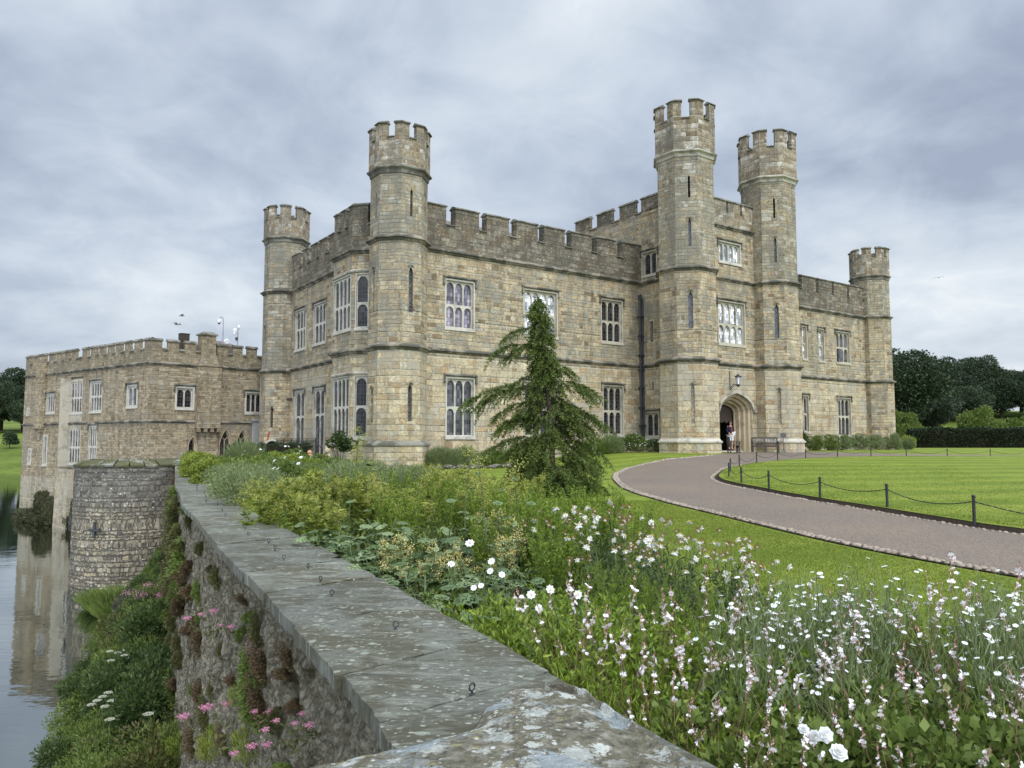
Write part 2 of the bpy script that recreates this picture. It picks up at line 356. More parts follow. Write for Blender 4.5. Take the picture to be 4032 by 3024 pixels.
M['leaf_olive']=leafmat('olive_leaves',[(0,(.035,.038,.012)),(.5,(.075,.078,.024)),(1,(.15,.14,.05))],tr=.2)
M['leaf_rust']=leafmat('rusty_red_plants',[(0,(.045,.035,.020)),(.4,(.10,.050,.032)),(.75,(.085,.085,.028)),(1,(.20,.12,.09))],tr=.15)
M['stem_green']=leafmat('green_stems',[(0,(.06,.10,.035)),(1,(.16,.21,.09))],tr=.1)
M['stem_grey']=leafmat('grey_felted_stems',[(0,(.105,.145,.055)),(1,(.25,.30,.14))],tr=.1)
M['stem_red']=leafmat('reddish_stems',[(0,(.11,.10,.045)),(.5,(.20,.12,.075)),(1,(.33,.20,.14))],tr=.1)
M['petal']=leafmat('white_petals',[(0,(.62,.63,.62)),(1,(.84,.84,.82))],tr=.3)
M['petal_g']=leafmat('blush_white_petals',[(0,(.66,.36,.40)),(.15,(.74,.56,.58)),(.28,(.78,.75,.76)),(1,(.86,.85,.84))],tr=.3)
M['petal_old']=leafmat('fading_petals',[(0,(.55,.48,.38)),(1,(.80,.76,.68))],tr=.3)
M['petal_pink']=leafmat('pink_petals',[(0,(.42,.13,.24)),(1,(.66,.36,.45))],tr=.2)
M['petal_blush']=leafmat('blush_buds',[(0,(.60,.26,.26)),(1,(.80,.55,.55))],tr=.2)
M['plume']=leafmat('buff_plumes',[(0,(.30,.25,.06)),(.5,(.50,.43,.15)),(1,(.68,.60,.32))],tr=.25)
M['plume_y']=leafmat('yellow_green_plumes',[(0,(.15,.17,.03)),(.5,(.30,.31,.065)),(1,(.50,.46,.15))],tr=.3)
M['umbel']=leafmat('cream_umbels',[(0,(.40,.40,.30)),(1,(.62,.62,.50))],tr=.2)
M['eye_yellow']=leafmat('yellow_flower_centres',[(0,(.45,.28,.03)),(1,(.70,.50,.08))],tr=.1)
M['eye_brown']=leafmat('brown_seed_heads',[(0,(.10,.055,.02)),(1,(.24,.13,.05))],tr=.0)
M['bark']=plain('bark',(.075,.058,.042),.9,.1,.3,14,.5)
# ground covers
def lawnmat():
    N=NT('mown_grass'); geo=N.n('ShaderNodeNewGeometry'); p=geo.outputs['Position']
    a=N.noise(p,.35,4,.6); b=N.noise(p,6,4,.7); x,y,z=N.sep(p)
    st=N.math('SINE',N.math('ADD',N.math('MULTIPLY',N.math('ADD',N.math('MULTIPLY',x,-.35),y),2.6),N.math('MULTIPLY',a,3.0)))
    c=N.ramp(N.math('ADD',N.math('MULTIPLY',a,.55),N.math('MULTIPLY',b,.45)),[(.28,(.070,.104,.012)),(.5,(.112,.155,.018)),(.72,(.170,.205,.030))])
    c=N.mix(N.math('MULTIPLY',N.step(st,-.6,.9),.42),c,(.205,.235,.040))
    c=N.mix(1.0,c,N.ramp(N.noise(p,2.6,5,.75),[(.3,(.72,.76,.70)),(.7,(1.28,1.22,1.2))]),'MULTIPLY')
    c=N.mix(1.0,c,N.ramp(N.noise(p,45,3,.8),[(.2,(.50,.54,.5)),(.8,(1.5,1.46,1.4))]),'MULTIPLY')
    return N.bsdf(c,.85,.15,N.noise(p,60,3,.8),.6,.03)
M['lawn']=lawnmat()
def meadow():
    N=NT('rough_grass'); geo=N.n('ShaderNodeNewGeometry'); p=geo.outputs['Position']
    a=N.noise(p,.05,5,.6); b=N.noise(p,.6,4,.7)
    c=N.ramp(N.math('ADD',N.math('MULTIPLY',a,.6),N.math('MULTIPLY',b,.4)),[(.35,(.055,.080,.014)),(.5,(.095,.128,.022)),(.65,(.145,.17,.035))])
    return N.bsdf(c,.9,.1,b,.4,.1)
M['meadow']=meadow()
def asphalt():
    N=NT('path_surface'); geo=N.n('ShaderNodeNewGeometry'); p=geo.outputs['Position']
    a=N.noise(p,.25,4,.6); b=N.noise(p,55,3,.8); v=N.n('ShaderNodeTexVoronoi'); v.inputs['Scale'].default_value=70; N.l(p,v.inputs['Vector'])
    c=N.ramp(a,[(.3,(.122,.099,.080)),(.7,(.158,.124,.092))])
    c=N.mix(1.0,c,N.ramp(v.outputs['Color'],[(.1,(.45,.45,.47)),(.9,(1.6,1.57,1.55))]),'MULTIPLY')
    c=N.mix(N.math('MULTIPLY',N.step(N.noise(p,.9,5,.7),.5,.75),.25),c,(.12,.10,.09))
    return N.bsdf(c,.8,.25,b,.6,.01)
M['path']=asphalt()
M['soil']=plain('dark_soil',(.030,.022,.016),.95,.1,.4,14,.6)
M['cobble']=masonry('edging_cobbles',.3,.3,[(.13,.11,.085),(.20,.17,.135),(.08,.065,.055),(.15,.115,.085),(.21,.19,.15)],(.3,.25,.2),.0,rubble=.0,bump=.2)
def watermat():
    N=NT('moat_water'); geo=N.n('ShaderNodeNewGeometry'); p=geo.outputs['Position']; x,y,z=N.sep(p)
    q=N.xyz(N.math('MULTIPLY',x,.55),N.math('MULTIPLY',y,1.0),0.0)
    h=N.math('ADD',N.math('MULTIPLY',N.noise(q,1.6,3,.55),1.0),N.math('MULTIPLY',N.noise(q,.25,2,.5),2.0))
    u=N.n('ShaderNodeBump'); u.inputs['Strength'].default_value=.12; u.inputs['Distance'].default_value=.05; N.l(h,u.inputs['Height'])
    g=N.n('ShaderNodeBsdfGlossy'); g.inputs['Roughness'].default_value=.035; g.inputs['Color'].default_value=(.80,.83,.83,1); N.l(u.outputs[0],g.inputs['Normal'])
    d=N.n('ShaderNodeBsdfDiffuse'); d.inputs['Color'].default_value=(.014,.017,.009,1)
    f=N.n('ShaderNodeFresnel'); f.inputs[0].default_value=1.9; N.l(u.outputs[0],f.inputs['Normal'])
    fm=N.n('ShaderNodeMapRange'); fm.inputs[1].default_value=.08; fm.inputs[2].default_value=.6; fm.inputs[3].default_value=.29; fm.inputs[4].default_value=.95; N.l(f.outputs[0],fm.inputs[0])
    m=N.n('ShaderNodeMixShader'); N.l(fm.outputs[0],m.inputs[0]); N.l(d.outputs[0],m.inputs[1]); N.l(g.outputs[0],m.inputs[2]); N.l(m.outputs[0],N.out.inputs[0]); return N.mat
M['water']=watermat()
def slate():
    """coping slabs: grey laminated stone, pale lichen freckles, brown-green damp patches"""
    N=NT('coping_slabs'); geo=N.n('ShaderNodeNewGeometry'); p=geo.outputs['Position']; oi=N.n('ShaderNodeObjectInfo')
    x,y,z=N.sep(p); q=N.xyz(N.math('ADD',N.math('MULTIPLY',x,1.0),N.math('MULTIPLY',y,.3)),N.math('MULTIPLY',y,3.2),z)
    a=N.noise(p,1.9,5,.65,dist=.4); b=N.noise(q,15,6,.75); lam=N.noise(q,5.5,5,.7,dist=.5); big=N.noise(p,.8,3,.6)
    c=N.ramp(b,[(.30,(.050,.053,.040)),(.5,(.125,.130,.108)),(.70,(.25,.255,.22))])
    c=N.mix(N.math('MULTIPLY',N.step(a,.43,.54),.88),c,(.066,.060,.030))
    c=N.mix(N.math('MULTIPLY',N.step(N.noise(q,3.1,5,.7),.50,.66),.65),c,(.25,.26,.225))
    for sc,th,colr,lo in ((26,.30,(.42,.44,.40),.86),(60,.36,(.52,.54,.50),.93),(13,.30,(.34,.37,.33),.88)):
        v=N.n('ShaderNodeTexVoronoi'); v.inputs['Scale'].default_value=sc; N.l(N.xyz(x,N.math('MULTIPLY',y,1.25),0.0),v.inputs['Vector'])
        r=N.sep(v.outputs['Color'])[0]; ed=N.math('ADD',v.outputs['Distance'],N.math('MULTIPLY',N.math('SUBTRACT',b,.5),.8))
        m=N.math('MULTIPLY',N.step(ed,th+.06,th-.04),N.step(N.math('ADD',N.math('MULTIPLY',r,.8),N.math('MULTIPLY',big,.55)),lo,lo+.2))
        c=N.mix(N.math('MULTIPLY',m,.75),c,colr)
    c=N.mix(N.math('MULTIPLY',N.step(lam,.40,.36),.6),c,(.035,.036,.030)); c=N.mix(1.0,c,(1.0,.995,.93),'MULTIPLY')
    c=N.mix(1.0,c,N.ramp(oi.outputs['Random'],[(0,(.84,.84,.84)),(1,(1.14,1.14,1.12))]),'MULTIPLY')
    return N.bsdf(c,N.math('ADD',.26,N.math('MULTIPLY',b,.45)),.5,N.math('ADD',N.math('MULTIPLY',b,.8),N.math('ADD',N.math('MULTIPLY',lam,1.6),N.math('MULTIPLY',a,.5))),1.0,.03)
M['slab']=slate()
def lichrock():
    N=NT('lichened_capstone'); geo=N.n('ShaderNodeNewGeometry'); p=geo.outputs['Position']
    a=N.noise(p,3.2,5,.7); b=N.noise(p,26,5,.7); big=N.noise(p,1.4,3,.6)
    c=N.ramp(b,[(.30,(.035,.032,.022)),(.5,(.125,.115,.082)),(.72,(.26,.245,.20))])
    c=N.mix(N.math('MULTIPLY',N.step(a,.46,.60),.7),c,(.11,.10,.062))
    for sc,th,lo,colr in ((5,.50,.70,(.235,.265,.27)),(9,.46,.80,(.33,.34,.31)),(15,.42,.92,(.42,.43,.39)),(18,.34,1.02,(.27,.24,.11)),(55,.42,1.02,(.46,.47,.43))):
        v=N.n('ShaderNodeTexVoronoi'); v.inputs['Scale'].default_value=sc; N.l(p,v.inputs['Vector'])
        r=N.sep(v.outputs['Color'])[0]; ed=N.math('ADD',v.outputs['Distance'],N.math('MULTIPLY',N.math('SUBTRACT',N.noise(p,40+sc,4,.8),.5),1.5))
        m=N.math('MULTIPLY',N.step(ed,th+.05,th-.05),N.step(N.math('ADD',N.math('MULTIPLY',r,.8),N.math('MULTIPLY',big,.7)),lo,lo+.15))
        cc=N.mix(1.0,colr,N.ramp(b,[(.3,(.78,.78,.78)),(.7,(1.15,1.15,1.15))]),'MULTIPLY')
        c=N.mix(N.math('MULTIPLY',m,.9),c,cc)
    return N.bsdf(c,.85,.2,N.math('ADD',b,N.math('MULTIPLY',a,1.5)),1.0,.03)
M['lichen']=lichrock()
def roughwall():
    """outer face of the curtain wall: small rough flints in mortar, moss and damp"""
    N=NT('rough_wall_face'); geo=N.n('ShaderNodeNewGeometry'); p=geo.outputs['Position']
    nn=N.n('ShaderNodeTexNoise'); nn.inputs['Scale'].default_value=9; nn.inputs['Detail'].default_value=4; N.l(p,nn.inputs['Vector'])
    sc=N.n('ShaderNodeVectorMath',operation='SCALE'); N.l(nn.outputs['Color'],sc.inputs[0]); sc.inputs[3].default_value=.10
    wq=N.n('ShaderNodeVectorMath',operation='ADD'); N.l(p,wq.inputs[0]); N.l(sc.outputs[0],wq.inputs[1])
    v=N.n('ShaderNodeTexVoronoi'); v.inputs['Scale'].default_value=24; N.l(wq.outputs[0],v.inputs['Vector'])
    cell=N.sep(v.outputs['Color'])[0]; b=N.noise(p,42,6,.85)
    c=N.ramp(cell,[(0,(.23,.222,.195)),(.3,(.29,.28,.25)),(.6,(.35,.34,.305)),(1,(.46,.45,.42))])
    c=N.mix(1.0,c,N.ramp(b,[(.34,(.28,.28,.27)),(.66,(1.6,1.6,1.58))]),'MULTIPLY')
    c=N.mix(N.math('MULTIPLY',N.step(v.outputs['Distance'],.45,.75),.5),c,(.11,.10,.08))
    c=N.mix(1.0,c,(1.12,1.04,.87),'MULTIPLY')
    c=N.mix(N.math('MULTIPLY',N.step(N.noise(p,1.3,6,.75),.52,.62),.8),c,(.065,.060,.024))
    c=N.mix(N.math('MULTIPLY',N.step(N.noise(p,11,5,.8),.60,.66),.85),c,(.44,.45,.43))
    return N.bsdf(c,.95,.1,N.math('SUBTRACT',N.math('MULTIPLY',b,1.2),v.outputs['Distance']),1.0,.06)
M['wallface']=roughwall()
M['moss']=leafmat('moss_tufts',[(0,(.05,.055,.015)),(1,(.14,.15,.05))],tr=.1)
M['skin']=plain('skin',(.50,.30,.22),.5,.4,.08)
M['navy']=plain('navy_jacket',(.012,.016,.035),.8,.2,.2,30)
M['redshirt']=plain('red_shirt',(.30,.03,.04),.8,.2,.2,30)
M['whitecloth']=plain('white_shorts',(.68,.68,.70),.8,.2,.08,20)
M['capcloth']=plain('brown_cap',(.055,.045,.038),.8,.2)
M['orangeclay']=plain('weathered_orange_finial',(.42,.24,.14),.8,.2,.3)
M['redpaint']=plain('rusty_red_stone',(.28,.06,.04),.8,.2)
M['bluegrey_stone']=plain('grey_lead_panel',(.34,.335,.33),.8,.3,.15)
# ------------------------------------------------------------------ building kit
A0_=math.radians(54.8); E1=(math.sin(A0_),math.cos(A0_)); E2=(-math.cos(A0_),math.sin(A0_)); C0=(8.02,47.11)
def W(s,t): return (C0[0]+s*E1[0]+t*E2[0],C0[1]+s*E1[1]+t*E2[1])
class Frame:
    def __init__(s,o,d,n):
        l=math.hypot(*d); s.o=o; s.d=(d[0]/l,d[1]/l); s.L=l; l=math.hypot(*n); s.n=(n[0]/l,n[1]/l)
    def p(s,a,z,out=0.0): return (s.o[0]+s.d[0]*a+s.n[0]*out,s.o[1]+s.d[1]*a+s.n[1]*out,z)
    def sub(s,a,out=0.0):
        q=s.p(a,0,out); return Frame(q[:2],s.d,s.n)
def fr2(a,b,toward=(0,0)):
    d=(b[0]-a[0],b[1]-a[1]); n=(d[1],-d[0])
    if n[0]*(toward[0]-a[0])+n[1]*(toward[1]-a[1])<0: n=(-n[0],-n[1])
    f=Frame(a,d,n); return f
def neg(v): return (-v[0],-v[1])
FA=Frame(C0,E1,neg(E2)); FS=Frame(C0,neg(E2),neg(E1)); FB=Frame(W(-16.75,0),E2,neg(E1)); FD=Frame(W(0,-3.85),E1,neg(E2)); FW=Frame(W(0,-.5),E1,neg(E2))
def wallface(mb,F,s0,s1,z0,z1,holes=(),out=0.0):
    xs=sorted({s0,s1,*[h[0] for h in holes],*[h[1] for h in holes]}); zs=sorted({z0,z1,*[h[2] for h in holes],*[h[3] for h in holes]})
    xs=[x for x in xs if s0<=x<=s1]; zs=[z for z in zs if z0<=z<=z1]
    for a,b in zip(xs,xs[1:]):
        for c,d in zip(zs,zs[1:]):
            mx,mz=(a+b)/2,(c+d)/2
            if any(h[0]<mx<h[1] and h[2]<mz<h[3] for h in holes): continue
            mb.poly([F.p(a,c,out),F.p(b,c,out),F.p(b,d,out),F.p(a,d,out)])
def fbox(mb,F,s0,s1,z0,z1,o0,o1): mb.box(s0,s1,o0,o1,z0,z1,lambda s,o,z:F.p(s,z,o))
def sweep(mb,F,s0,s1,prof):
    """profile [(out,z)...] pushed along the frame"""
    a=[F.p(s0,z,o) for o,z in prof]; b=[F.p(s1,z,o) for o,z in prof]
    mb.loft([a,b],True); mb.poly(a); mb.poly(list(reversed(b)))
def course_prof(z,k=1.0): return [(-.02,z-.20*k),(.05*k,z-.17*k),(.09*k,z-.09*k),(.16*k,z-.07*k),(.16*k,z-.01),(.10*k,z+.02),(-.02,z+.10*k)]
def arch(x0,x1,zs,rise,n=7,e=.62):
    c=(x0+x1)/2; h=(x1-x0)/2; pts=[]
    for i in range(n+1):
        t=-1+2*i/n; pts.append((c+h*t,zs+rise*max(0.0,1-abs(t)**2.1)**e*(1-.0*abs(t))))
    return pts
def window(F,s0,s1,z0,z1,n,parent,rows=(),hood=True,glass='glass_lav',out=0.0,sill=.06,frame='frame',sur=.08,dep=.15,thk=.09,mul=.036,hoodz=.10,arched=True,label=None,lights=None,wopen=()):
    """mullioned window: the hole is s0..s1, z0..z1; n lights wide, transoms at rows"""
    mb=MB()
    P=lambda s,z,o: F.p(s,z,o+out)
    # surround flush with the wall
    if sur:
        for a,b,c,d in ((s0-sur,s0,z0-sur,z1+sur),(s1,s1+sur,z0-sur,z1+sur),(s0,s1,z1,z1+sur),(s0,s1,z0-sur,z0)):
            fbox(mb,F,a,b,c,d,out-.02,out+.018)
    for q in (((s0,z0),(s0,z1)),((s1,z0),(s1,z1)),((s0,z0),(s1,z0)),((s0,z1),(s1,z1))):
        (a,c),(b,d)=q; mb.poly([P(a,c,.015),P(b,d,.015),P(b,d,-.24),P(a,c,-.24)])
    zz=[z0]+list(rows)+[z1]; e=.05
    xs=[s0+e+(s1-s0-2*e)*i/n for i in range(n+1)]
    f1,f2=-dep+.03,-dep-thk
    for k,(za,zb) in enumerate(zip(zz,zz[1:])):
        ztop=zb-(.05 if k<len(zz)-2 else .07); zbot=za+(.05 if k>0 else .06)
        for i in range(n):
            xa=xs[i]+(mul if i else .0); xb=xs[i+1]-(mul if i<n-1 else .0)
            w=xb-xa; rise=min(.55*w,.26) if arched else .0
            if arched:
                ap=arch(xa,xb,ztop-rise-.02,rise)
            else: ap=[(xa,ztop),(xb,ztop)]
            loop=[(xa,zbot)]+ap+[(xb,zbot)]
            oa=(s0 if i==0 else (xs[i])); ob=(s1 if i==n-1 else xs[i+1])
            # jambs, spandrel, sill strips in front
            mb.poly([P(oa,za,f1),P(xa,za,f1),P(xa,ap[0][1],f1),P(oa,ap[0][1],f1)]); mb.poly([P(xb,za,f1),P(ob,za,f1),P(ob,ap[-1][1],f1),P(xb,ap[-1][1],f1)])
            mb.poly([P(oa,ap[0][1],f1),P(xa,ap[0][1],f1),P(xa,zb,f1),P(oa,zb,f1)]); mb.poly([P(xb,ap[-1][1],f1),P(ob,ap[-1][1],f1),P(ob,zb,f1),P(xb,zb,f1)])
            for u,v in zip(ap,ap[1:]): mb.poly([P(u[0],u[1],f1),P(v[0],v[1],f1),P(v[0],zb,f1),P(u[0],zb,f1)])
            mb.poly([P(xa,za,f1),P(xb,za,f1),P(xb,zbot,f1),P(xa,zbot,f1)])
            for u,v in zip(loop,loop[1:]+loop[:1]): mb.poly([P(u[0],u[1],f1),P(v[0],v[1],f1),P(v[0],v[1],f2),P(u[0],u[1],f2)])
    if sill: fbox(mb,F,s0-.10,s1+.10,z0-.16,z0-.0,out-.02,out+sill)
    w=mb.build('window',M[frame],parent); 
    if label: w['label']=label
    g=MB(); lights=lights or {}
    g.poly([P(s0+.02,z0+.02,-dep-thk*.66),P(s1-.02,z0+.02,-dep-thk*.66),P(s1-.02,z1-.02,-dep-thk*.66),P(s0+.02,z1-.02,-dep-thk*.66)])
    g.build('glass',M[glass],w)
    # opening casements: thin iron frames in some lights
    if wopen:
        c=MB()
        for (i,k) in wopen:
            za,zb=zz[k],zz[k+1]; xa,xb=xs[i]+mul,xs[i+1]-mul; zt=zb-.35*(xb-xa)-.12; zb_=za+.08
            for a,b,c_,d in ((xa,xa+.025,zb_,zt),(xb-.025,xb,zb_,zt),(xa,xb,zb_,zb_+.025),(xa,xb,zt-.03,zt)): fbox(c,F,a,b,c_,d,out-dep-.055,out-dep-.03)
        c.build('casement',M['black'],w)
    if hood:
        h=MB(); z=z1+sur+hoodz*.3
        pr=[(-.01,z-.02),(.05,z-.01),(.12,z+.04),(.12,z+.09),(-.01,z+.15)]
        sweep(h,F.sub(0,out),s0-sur-.10,s1+sur+.10,pr)
        for a in (s0-sur-.10,s1+sur+.01):
            fbox(h,F,a,a+.09,z-.26,z+.0,out-.01,out+.09); fbox(h,F,a-.02,a+.11,z-.34,z-.262,out-.01,out+.12)
        h.build('hood_mould',M['trim'] if frame=='frame' else M['cap'],w)
    return w
def cap_prof(o0,o1,z,ov=.07,h=.17):
    m=(o0+o1)/2; return [(o1+ov,z),(o1+ov,z+.05),(m+.06,z+h),(m-.06,z+h),(o0-ov,z+.05),(o0-ov,z)]
def battlement(F,s0,s1,zb,zc,zt,mers,parent,mat='parapet',th=.5,out=0.0,capmat='cap',holes=(),close=True):
    """solid wall zb..zc, merlons to zt, sloped coping on each"""
    mb=MB(); fbox(mb,F,s0,s1,zb,zc,out-th,out)
    cps=[]; G=F.sub(0,out)
    edges=[]
    for a,b in mers:
        fbox(mb,F,a,b,zc,zt-.15,out-th,out); cp=MB(); sweep(cp,G,a-.05,b+.05,cap_prof(-th,0,zt-.16)); cps.append(('coping',cp)); edges+= [(a,b)]
    ed=sorted(edges); gaps=[]
    prev=s0
    for a,b in ed:
        if a-prev>.12: gaps.append((prev,a))
        prev=b
    if s1-prev>.12: gaps.append((prev,s1))
    for a,b in gaps: cp=MB(); cps.append(('crenel_sill',cp)); sweep(cp,G,a+.01,b-.01,[(.09,zc-.05),(.09,zc+.0),(-th/2,zc+.10),(-th-.05,zc+.03),(-th-.05,zc-.02)])
    p=mb.build('parapet',M[mat],parent)
    for nm,cp in cps: cp.build(nm,M[capmat],p)
    return p
def octo(c,R,rot=0.0):
    """world ring of an octagon whose faces follow the castle's axes"""
    return [W(c[0]+R*math.cos(math.radians(22.5+45*k)+rot),c[1]+R*math.sin(math.radians(22.5+45*k)+rot)) for k in range(8)]
def oct_ring(mb,c,prof):
    mb.loft([[(*p,z) for p in octo(c,R)] for R,z in prof],True)
def turret(parent,c,stages,courses,flange,top,slits,label=None,nmer=8,mats=None):
    """stages [(z0,z1,R,mat)], courses [(z,R)], flange (z,Rbody,Rtop), top (zsill,ztop,R)"""
    root=None
    mb=MB(); names=[]
    for z0,z1,R,m in stages:
        if m not in names: names.append(m)
    for z0,z1,R,m in stages:
        mb.cur=names.index(m); r=octo(c,R)
        for k in range(8):   # facet k between vertices k-1 and k, outward angle 45k
            a,b=r[k-1],r[k]; nx=math.cos(math.radians(45*k)); ny=math.sin(math.radians(45*k))
            nrm=(nx*E1[0]+ny*E2[0],nx*E1[1]+ny*E2[1]); F=Frame(a,(b[0]-a[0],b[1]-a[1]),nrm); L=math.hypot(b[0]-a[0],b[1]-a[1])
            hs=[]
            for (kk,sa,zz0,zz1,w,kind) in slits:
                if kk==k and zz0>=z0 and zz1<=z1: hs.append((L*sa-w/2,L*sa+w/2,zz0,zz1))
            wallface(mb,F,0,L,z0,z1,hs)
        mb.poly([(*p,z1) for p in r])
    root=mb.build('turret',[M[n] for n in names],parent)
    if label: root['label']=label
    for z,R in courses:
        cs=MB(); oct_ring(cs,c,[(R-.03,z-.24),(R+.06,z-.20),(R+.10,z-.11),(R+.21,z-.08),(R+.21,z-.01),(R+.12,z+.03),(R-.03,z+.13)])
        cs.build('string_course',M['trim'],root)
    z,Rb,Rt=flange; fl=MB(); oct_ring(fl,c,[(Rb-.02,z-.34),(Rb+.04,z-.32),(Rb+.07,z-.16),(Rt+.12,z-.07),(Rt+.13,z-.01),(Rt+.04,z+.04),(Rt-.03,z+.08)])
    fl.build('flange_moulding',M['trim_pale' if stages[0][2]>1.6 else 'cap'],root)
    zs,zt,R=top; bt=MB(); th=.27; ri=R-th
    oct_ring(bt,c,[(R,z),(R,zs),(ri,zs),(ri,z)])
    cps=[]
    o=octo(c,R); i_=octo(c,ri)
    lerp=lambda a,b,t:(a[0]+(b[0]-a[0])*t,a[1]+(b[1]-a[1])*t)
    fr=.325 if R>1.7 else .33
    for k in range(8):
        pv,nx=(k-1)%8,(k+1)%8
        outer=[lerp(o[k],o[pv],fr),o[k],lerp(o[k],o[nx],fr)]; inner=[lerp(i_[k],i_[pv],fr*.95),i_[k],lerp(i_[k],i_[nx],fr*.95)]
        jh=random.uniform(-.03,.03)
        bt.prism(outer+inner[::-1],zs-.01,zt-.16+jh,bottom=False)
        # coping: overhang outwards and inwards, ridge in the middle
        O=octo(c,R+.09); I=octo(c,ri-.06); Md=octo(c,(R+ri)/2)
        f2=fr+.035
        def tri(Q,f=f2): return [lerp(Q[k],Q[pv],f),Q[k],lerp(Q[k],Q[nx],f)]
        a,b,m=tri(O),tri(I),tri(Md)
        zc=zt-.17+jh
        ring=lambda j:[(*a[j],zc),(*a[j],zc+.05),(*m[j],zc+.17),(*b[j],zc+.05),(*b[j],zc)]
        cp=MB(); cps.append(('coping',cp)); cp.loft([ring(0),ring(1),ring(2)],True,True)
        # sill slab in the gap after vertex k
        g0,g1=lerp(o[k],o[nx],fr+.02),lerp(o[k],o[nx],1-fr-.02); h0,h1=lerp(i_[k],i_[nx],fr+.02),lerp(i_[k],i_[nx],1-fr-.02)
        O2=octo(c,R+.08); q0,q1=lerp(O2[k],O2[nx],fr+.02),lerp(O2[k],O2[nx],1-fr-.02)
        cp=MB(); cps.append(('crenel_sill',cp)); cp.loft([[(*q0,zs-.06),(*q0,zs-.01),(*h0,zs+.07),(*h0,zs-.03)],[(*q1,zs-.06),(*q1,zs-.01),(*h1,zs+.07),(*h1,zs-.03)]],True,True)
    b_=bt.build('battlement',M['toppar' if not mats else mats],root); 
    for nm,cp in cps: cp.build(nm,M['cap'],root)
    # slits: recessed dark pane with a pointed head
    for (k,sa,zz0,zz1,w,kind) in slits:
        for z0,z1,R,m in stages:
            if zz0>=z0 and zz1<=z1:
                r=octo(c,R); a,b=r[k-1],r[k]; nx=math.cos(math.radians(45*k)); ny=math.sin(math.radians(45*k))
                nrm=(nx*E1[0]+ny*E2[0],nx*E1[1]+ny*E2[1]); F=Frame(a,(b[0]-a[0],b[1]-a[1]),nrm); L=math.hypot(b[0]-a[0],b[1]-a[1])
                s0,s1=L*sa-w/2,L*sa+w/2; sl=MB(); dd=.22 if kind!='blind' else .09
                for (a_,c_),(b2,d_) in (((s0,zz0),(s0,zz1)),((s1,zz0),(s1,zz1)),((s0,zz0),(s1,zz0)),((s0,zz1),(s1,zz1))): sl.poly([F.p(a_,c_,0),F.p(b2,d_,0),F.p(b2,d_,-dd),F.p(a_,c_,-dd)])
                hh=min(w*1.2,(zz1-zz0)*.3); mid=(s0+s1)/2
                sl.poly([F.p(s0,zz1,-.004),F.p(s0,zz1-hh,-.004),F.p(mid,zz1,-.004)]); sl.poly([F.p(s1,zz1,-.004),F.p(s1,zz1-hh,-.004),F.p(mid,zz1,-.004)])
                # small pointed label over the slit
                if kind!='slot':
                    sl.loft([[F.p(s0-.05,zz1-.06,.0),F.p(s0-.05,zz1-.06,.05),F.p(s0-.05,zz1+.0,.05),F.p(s0-.05,zz1+.0,.0)],[F.p(mid,zz1+.05,0),F.p(mid,zz1+.05,.06),F.p(mid,zz1+.13,.06),F.p(mid,zz1+.13,0)],[F.p(s1+.05,zz1-.06,.0),F.p(s1+.05,zz1-.06,.05),F.p(s1+.05,zz1,.05),F.p(s1+.05,zz1,.0)]],True)
                sl.cur=1; sl.poly([F.p(s0,zz0,-dd+.01),F.p(s1,zz0,-dd+.01),F.p(s1,zz1,-dd+.01),F.p(s0,zz1,-dd+.01)])
                sl.build('arrow_slit',[M['turret'],M[{'glass':'glass_dia','dark':'dark','slot':'dark','blind':'turret'}[kind]]],root)
    return root
# ------------------------------------------------------------------ the castle
ZG=-.75
castle=thing('castle',(*W(0,2),ZG),'large sandstone castle with tall octagonal turrets, battlements and mullioned windows behind the lawn','castle')
c1,c2,zcr,zt=4.66,9.84,11.2,12.27
def addwall(F,s0,s1,z0,z1,holes,names=('ashlar_low','ashlar'),split=c1,lab=None):
    mb=MB()
    if z0<split<z1:
        mb.cur=0; wallface(mb,F,s0,s1,z0,split,holes); mb.cur=1; wallface(mb,F,s0,s1,split,z1,holes)
    else:
        mb.cur=1 if z0>=split else 0; wallface(mb,F,s0,s1,z0,z1,holes)
    return mb.build('wall',[M[n] for n in names],castle)
def course(F,s0,s1,zs,k=1.0,mat='trim'):
    for z in zs: mb=MB(); sweep(mb,F,s0,s1,course_prof(z,k)); mb.build('string_course',M[mat],castle)
def plinth(F,s0,s1,zm,z0=-2.2,out=.13,mat='trim_pale'):
    mb=MB(); sweep(mb,F,s0,s1,[(-.02,zm-.10),(out+.02,zm-.10),(out+.03,zm-.02),(.06,zm+.05),(.05,zm+.12),(-.02,zm+.18)])
    mb.build('plinth_moulding',M[mat],castle)
    m2=MB(); fbox(m2,F,s0,s1,z0,zm-.1,-.02,out); m2.build('plinth',M['ashlar_low'],castle)
# facade A (long wall between corner turret and gatehouse)
wA=[(-13.95,-12.3,5.86,8.30,3,(7.03,),'glass_lav'),(-8.98,-6.72,5.90,8.36,4,(7.08,),'glass_bright'),(-3.30,-1.68,5.93,8.42,3,(7.15,),'glass_dark'),
    (-13.88,-12.27,.26,3.22,3,(1.74,),'glass_mid'),(-8.95,-6.75,.30,3.25,4,(1.78,),'glass_dark'),(-3.22,-1.68,.40,3.26,3,(1.80,),'glass_dark')]
addwall(FA,-16.3,0,-2.3,c2,[w[:4] for w in wA])
for i,w in enumerate(wA): window(FA,*w[:5],castle,rows=w[5],glass=w[6],frame='frame_white' if i in (0,3) else 'frame',wopen=((1,1),) if i in (3,1) else ())
course(FA,-15.2,-.02,(c1,)); course(FA,-15.2,-.02,(c2-.02,),1.15)
mer=[(-15.25,-13.98),(-13.42,-11.96),(-11.46,-10.01),(-9.50,-8.04),(-7.58,-6.09),(-5.56,-4.08),(-3.61,-2.10),(-1.52,-.03)]
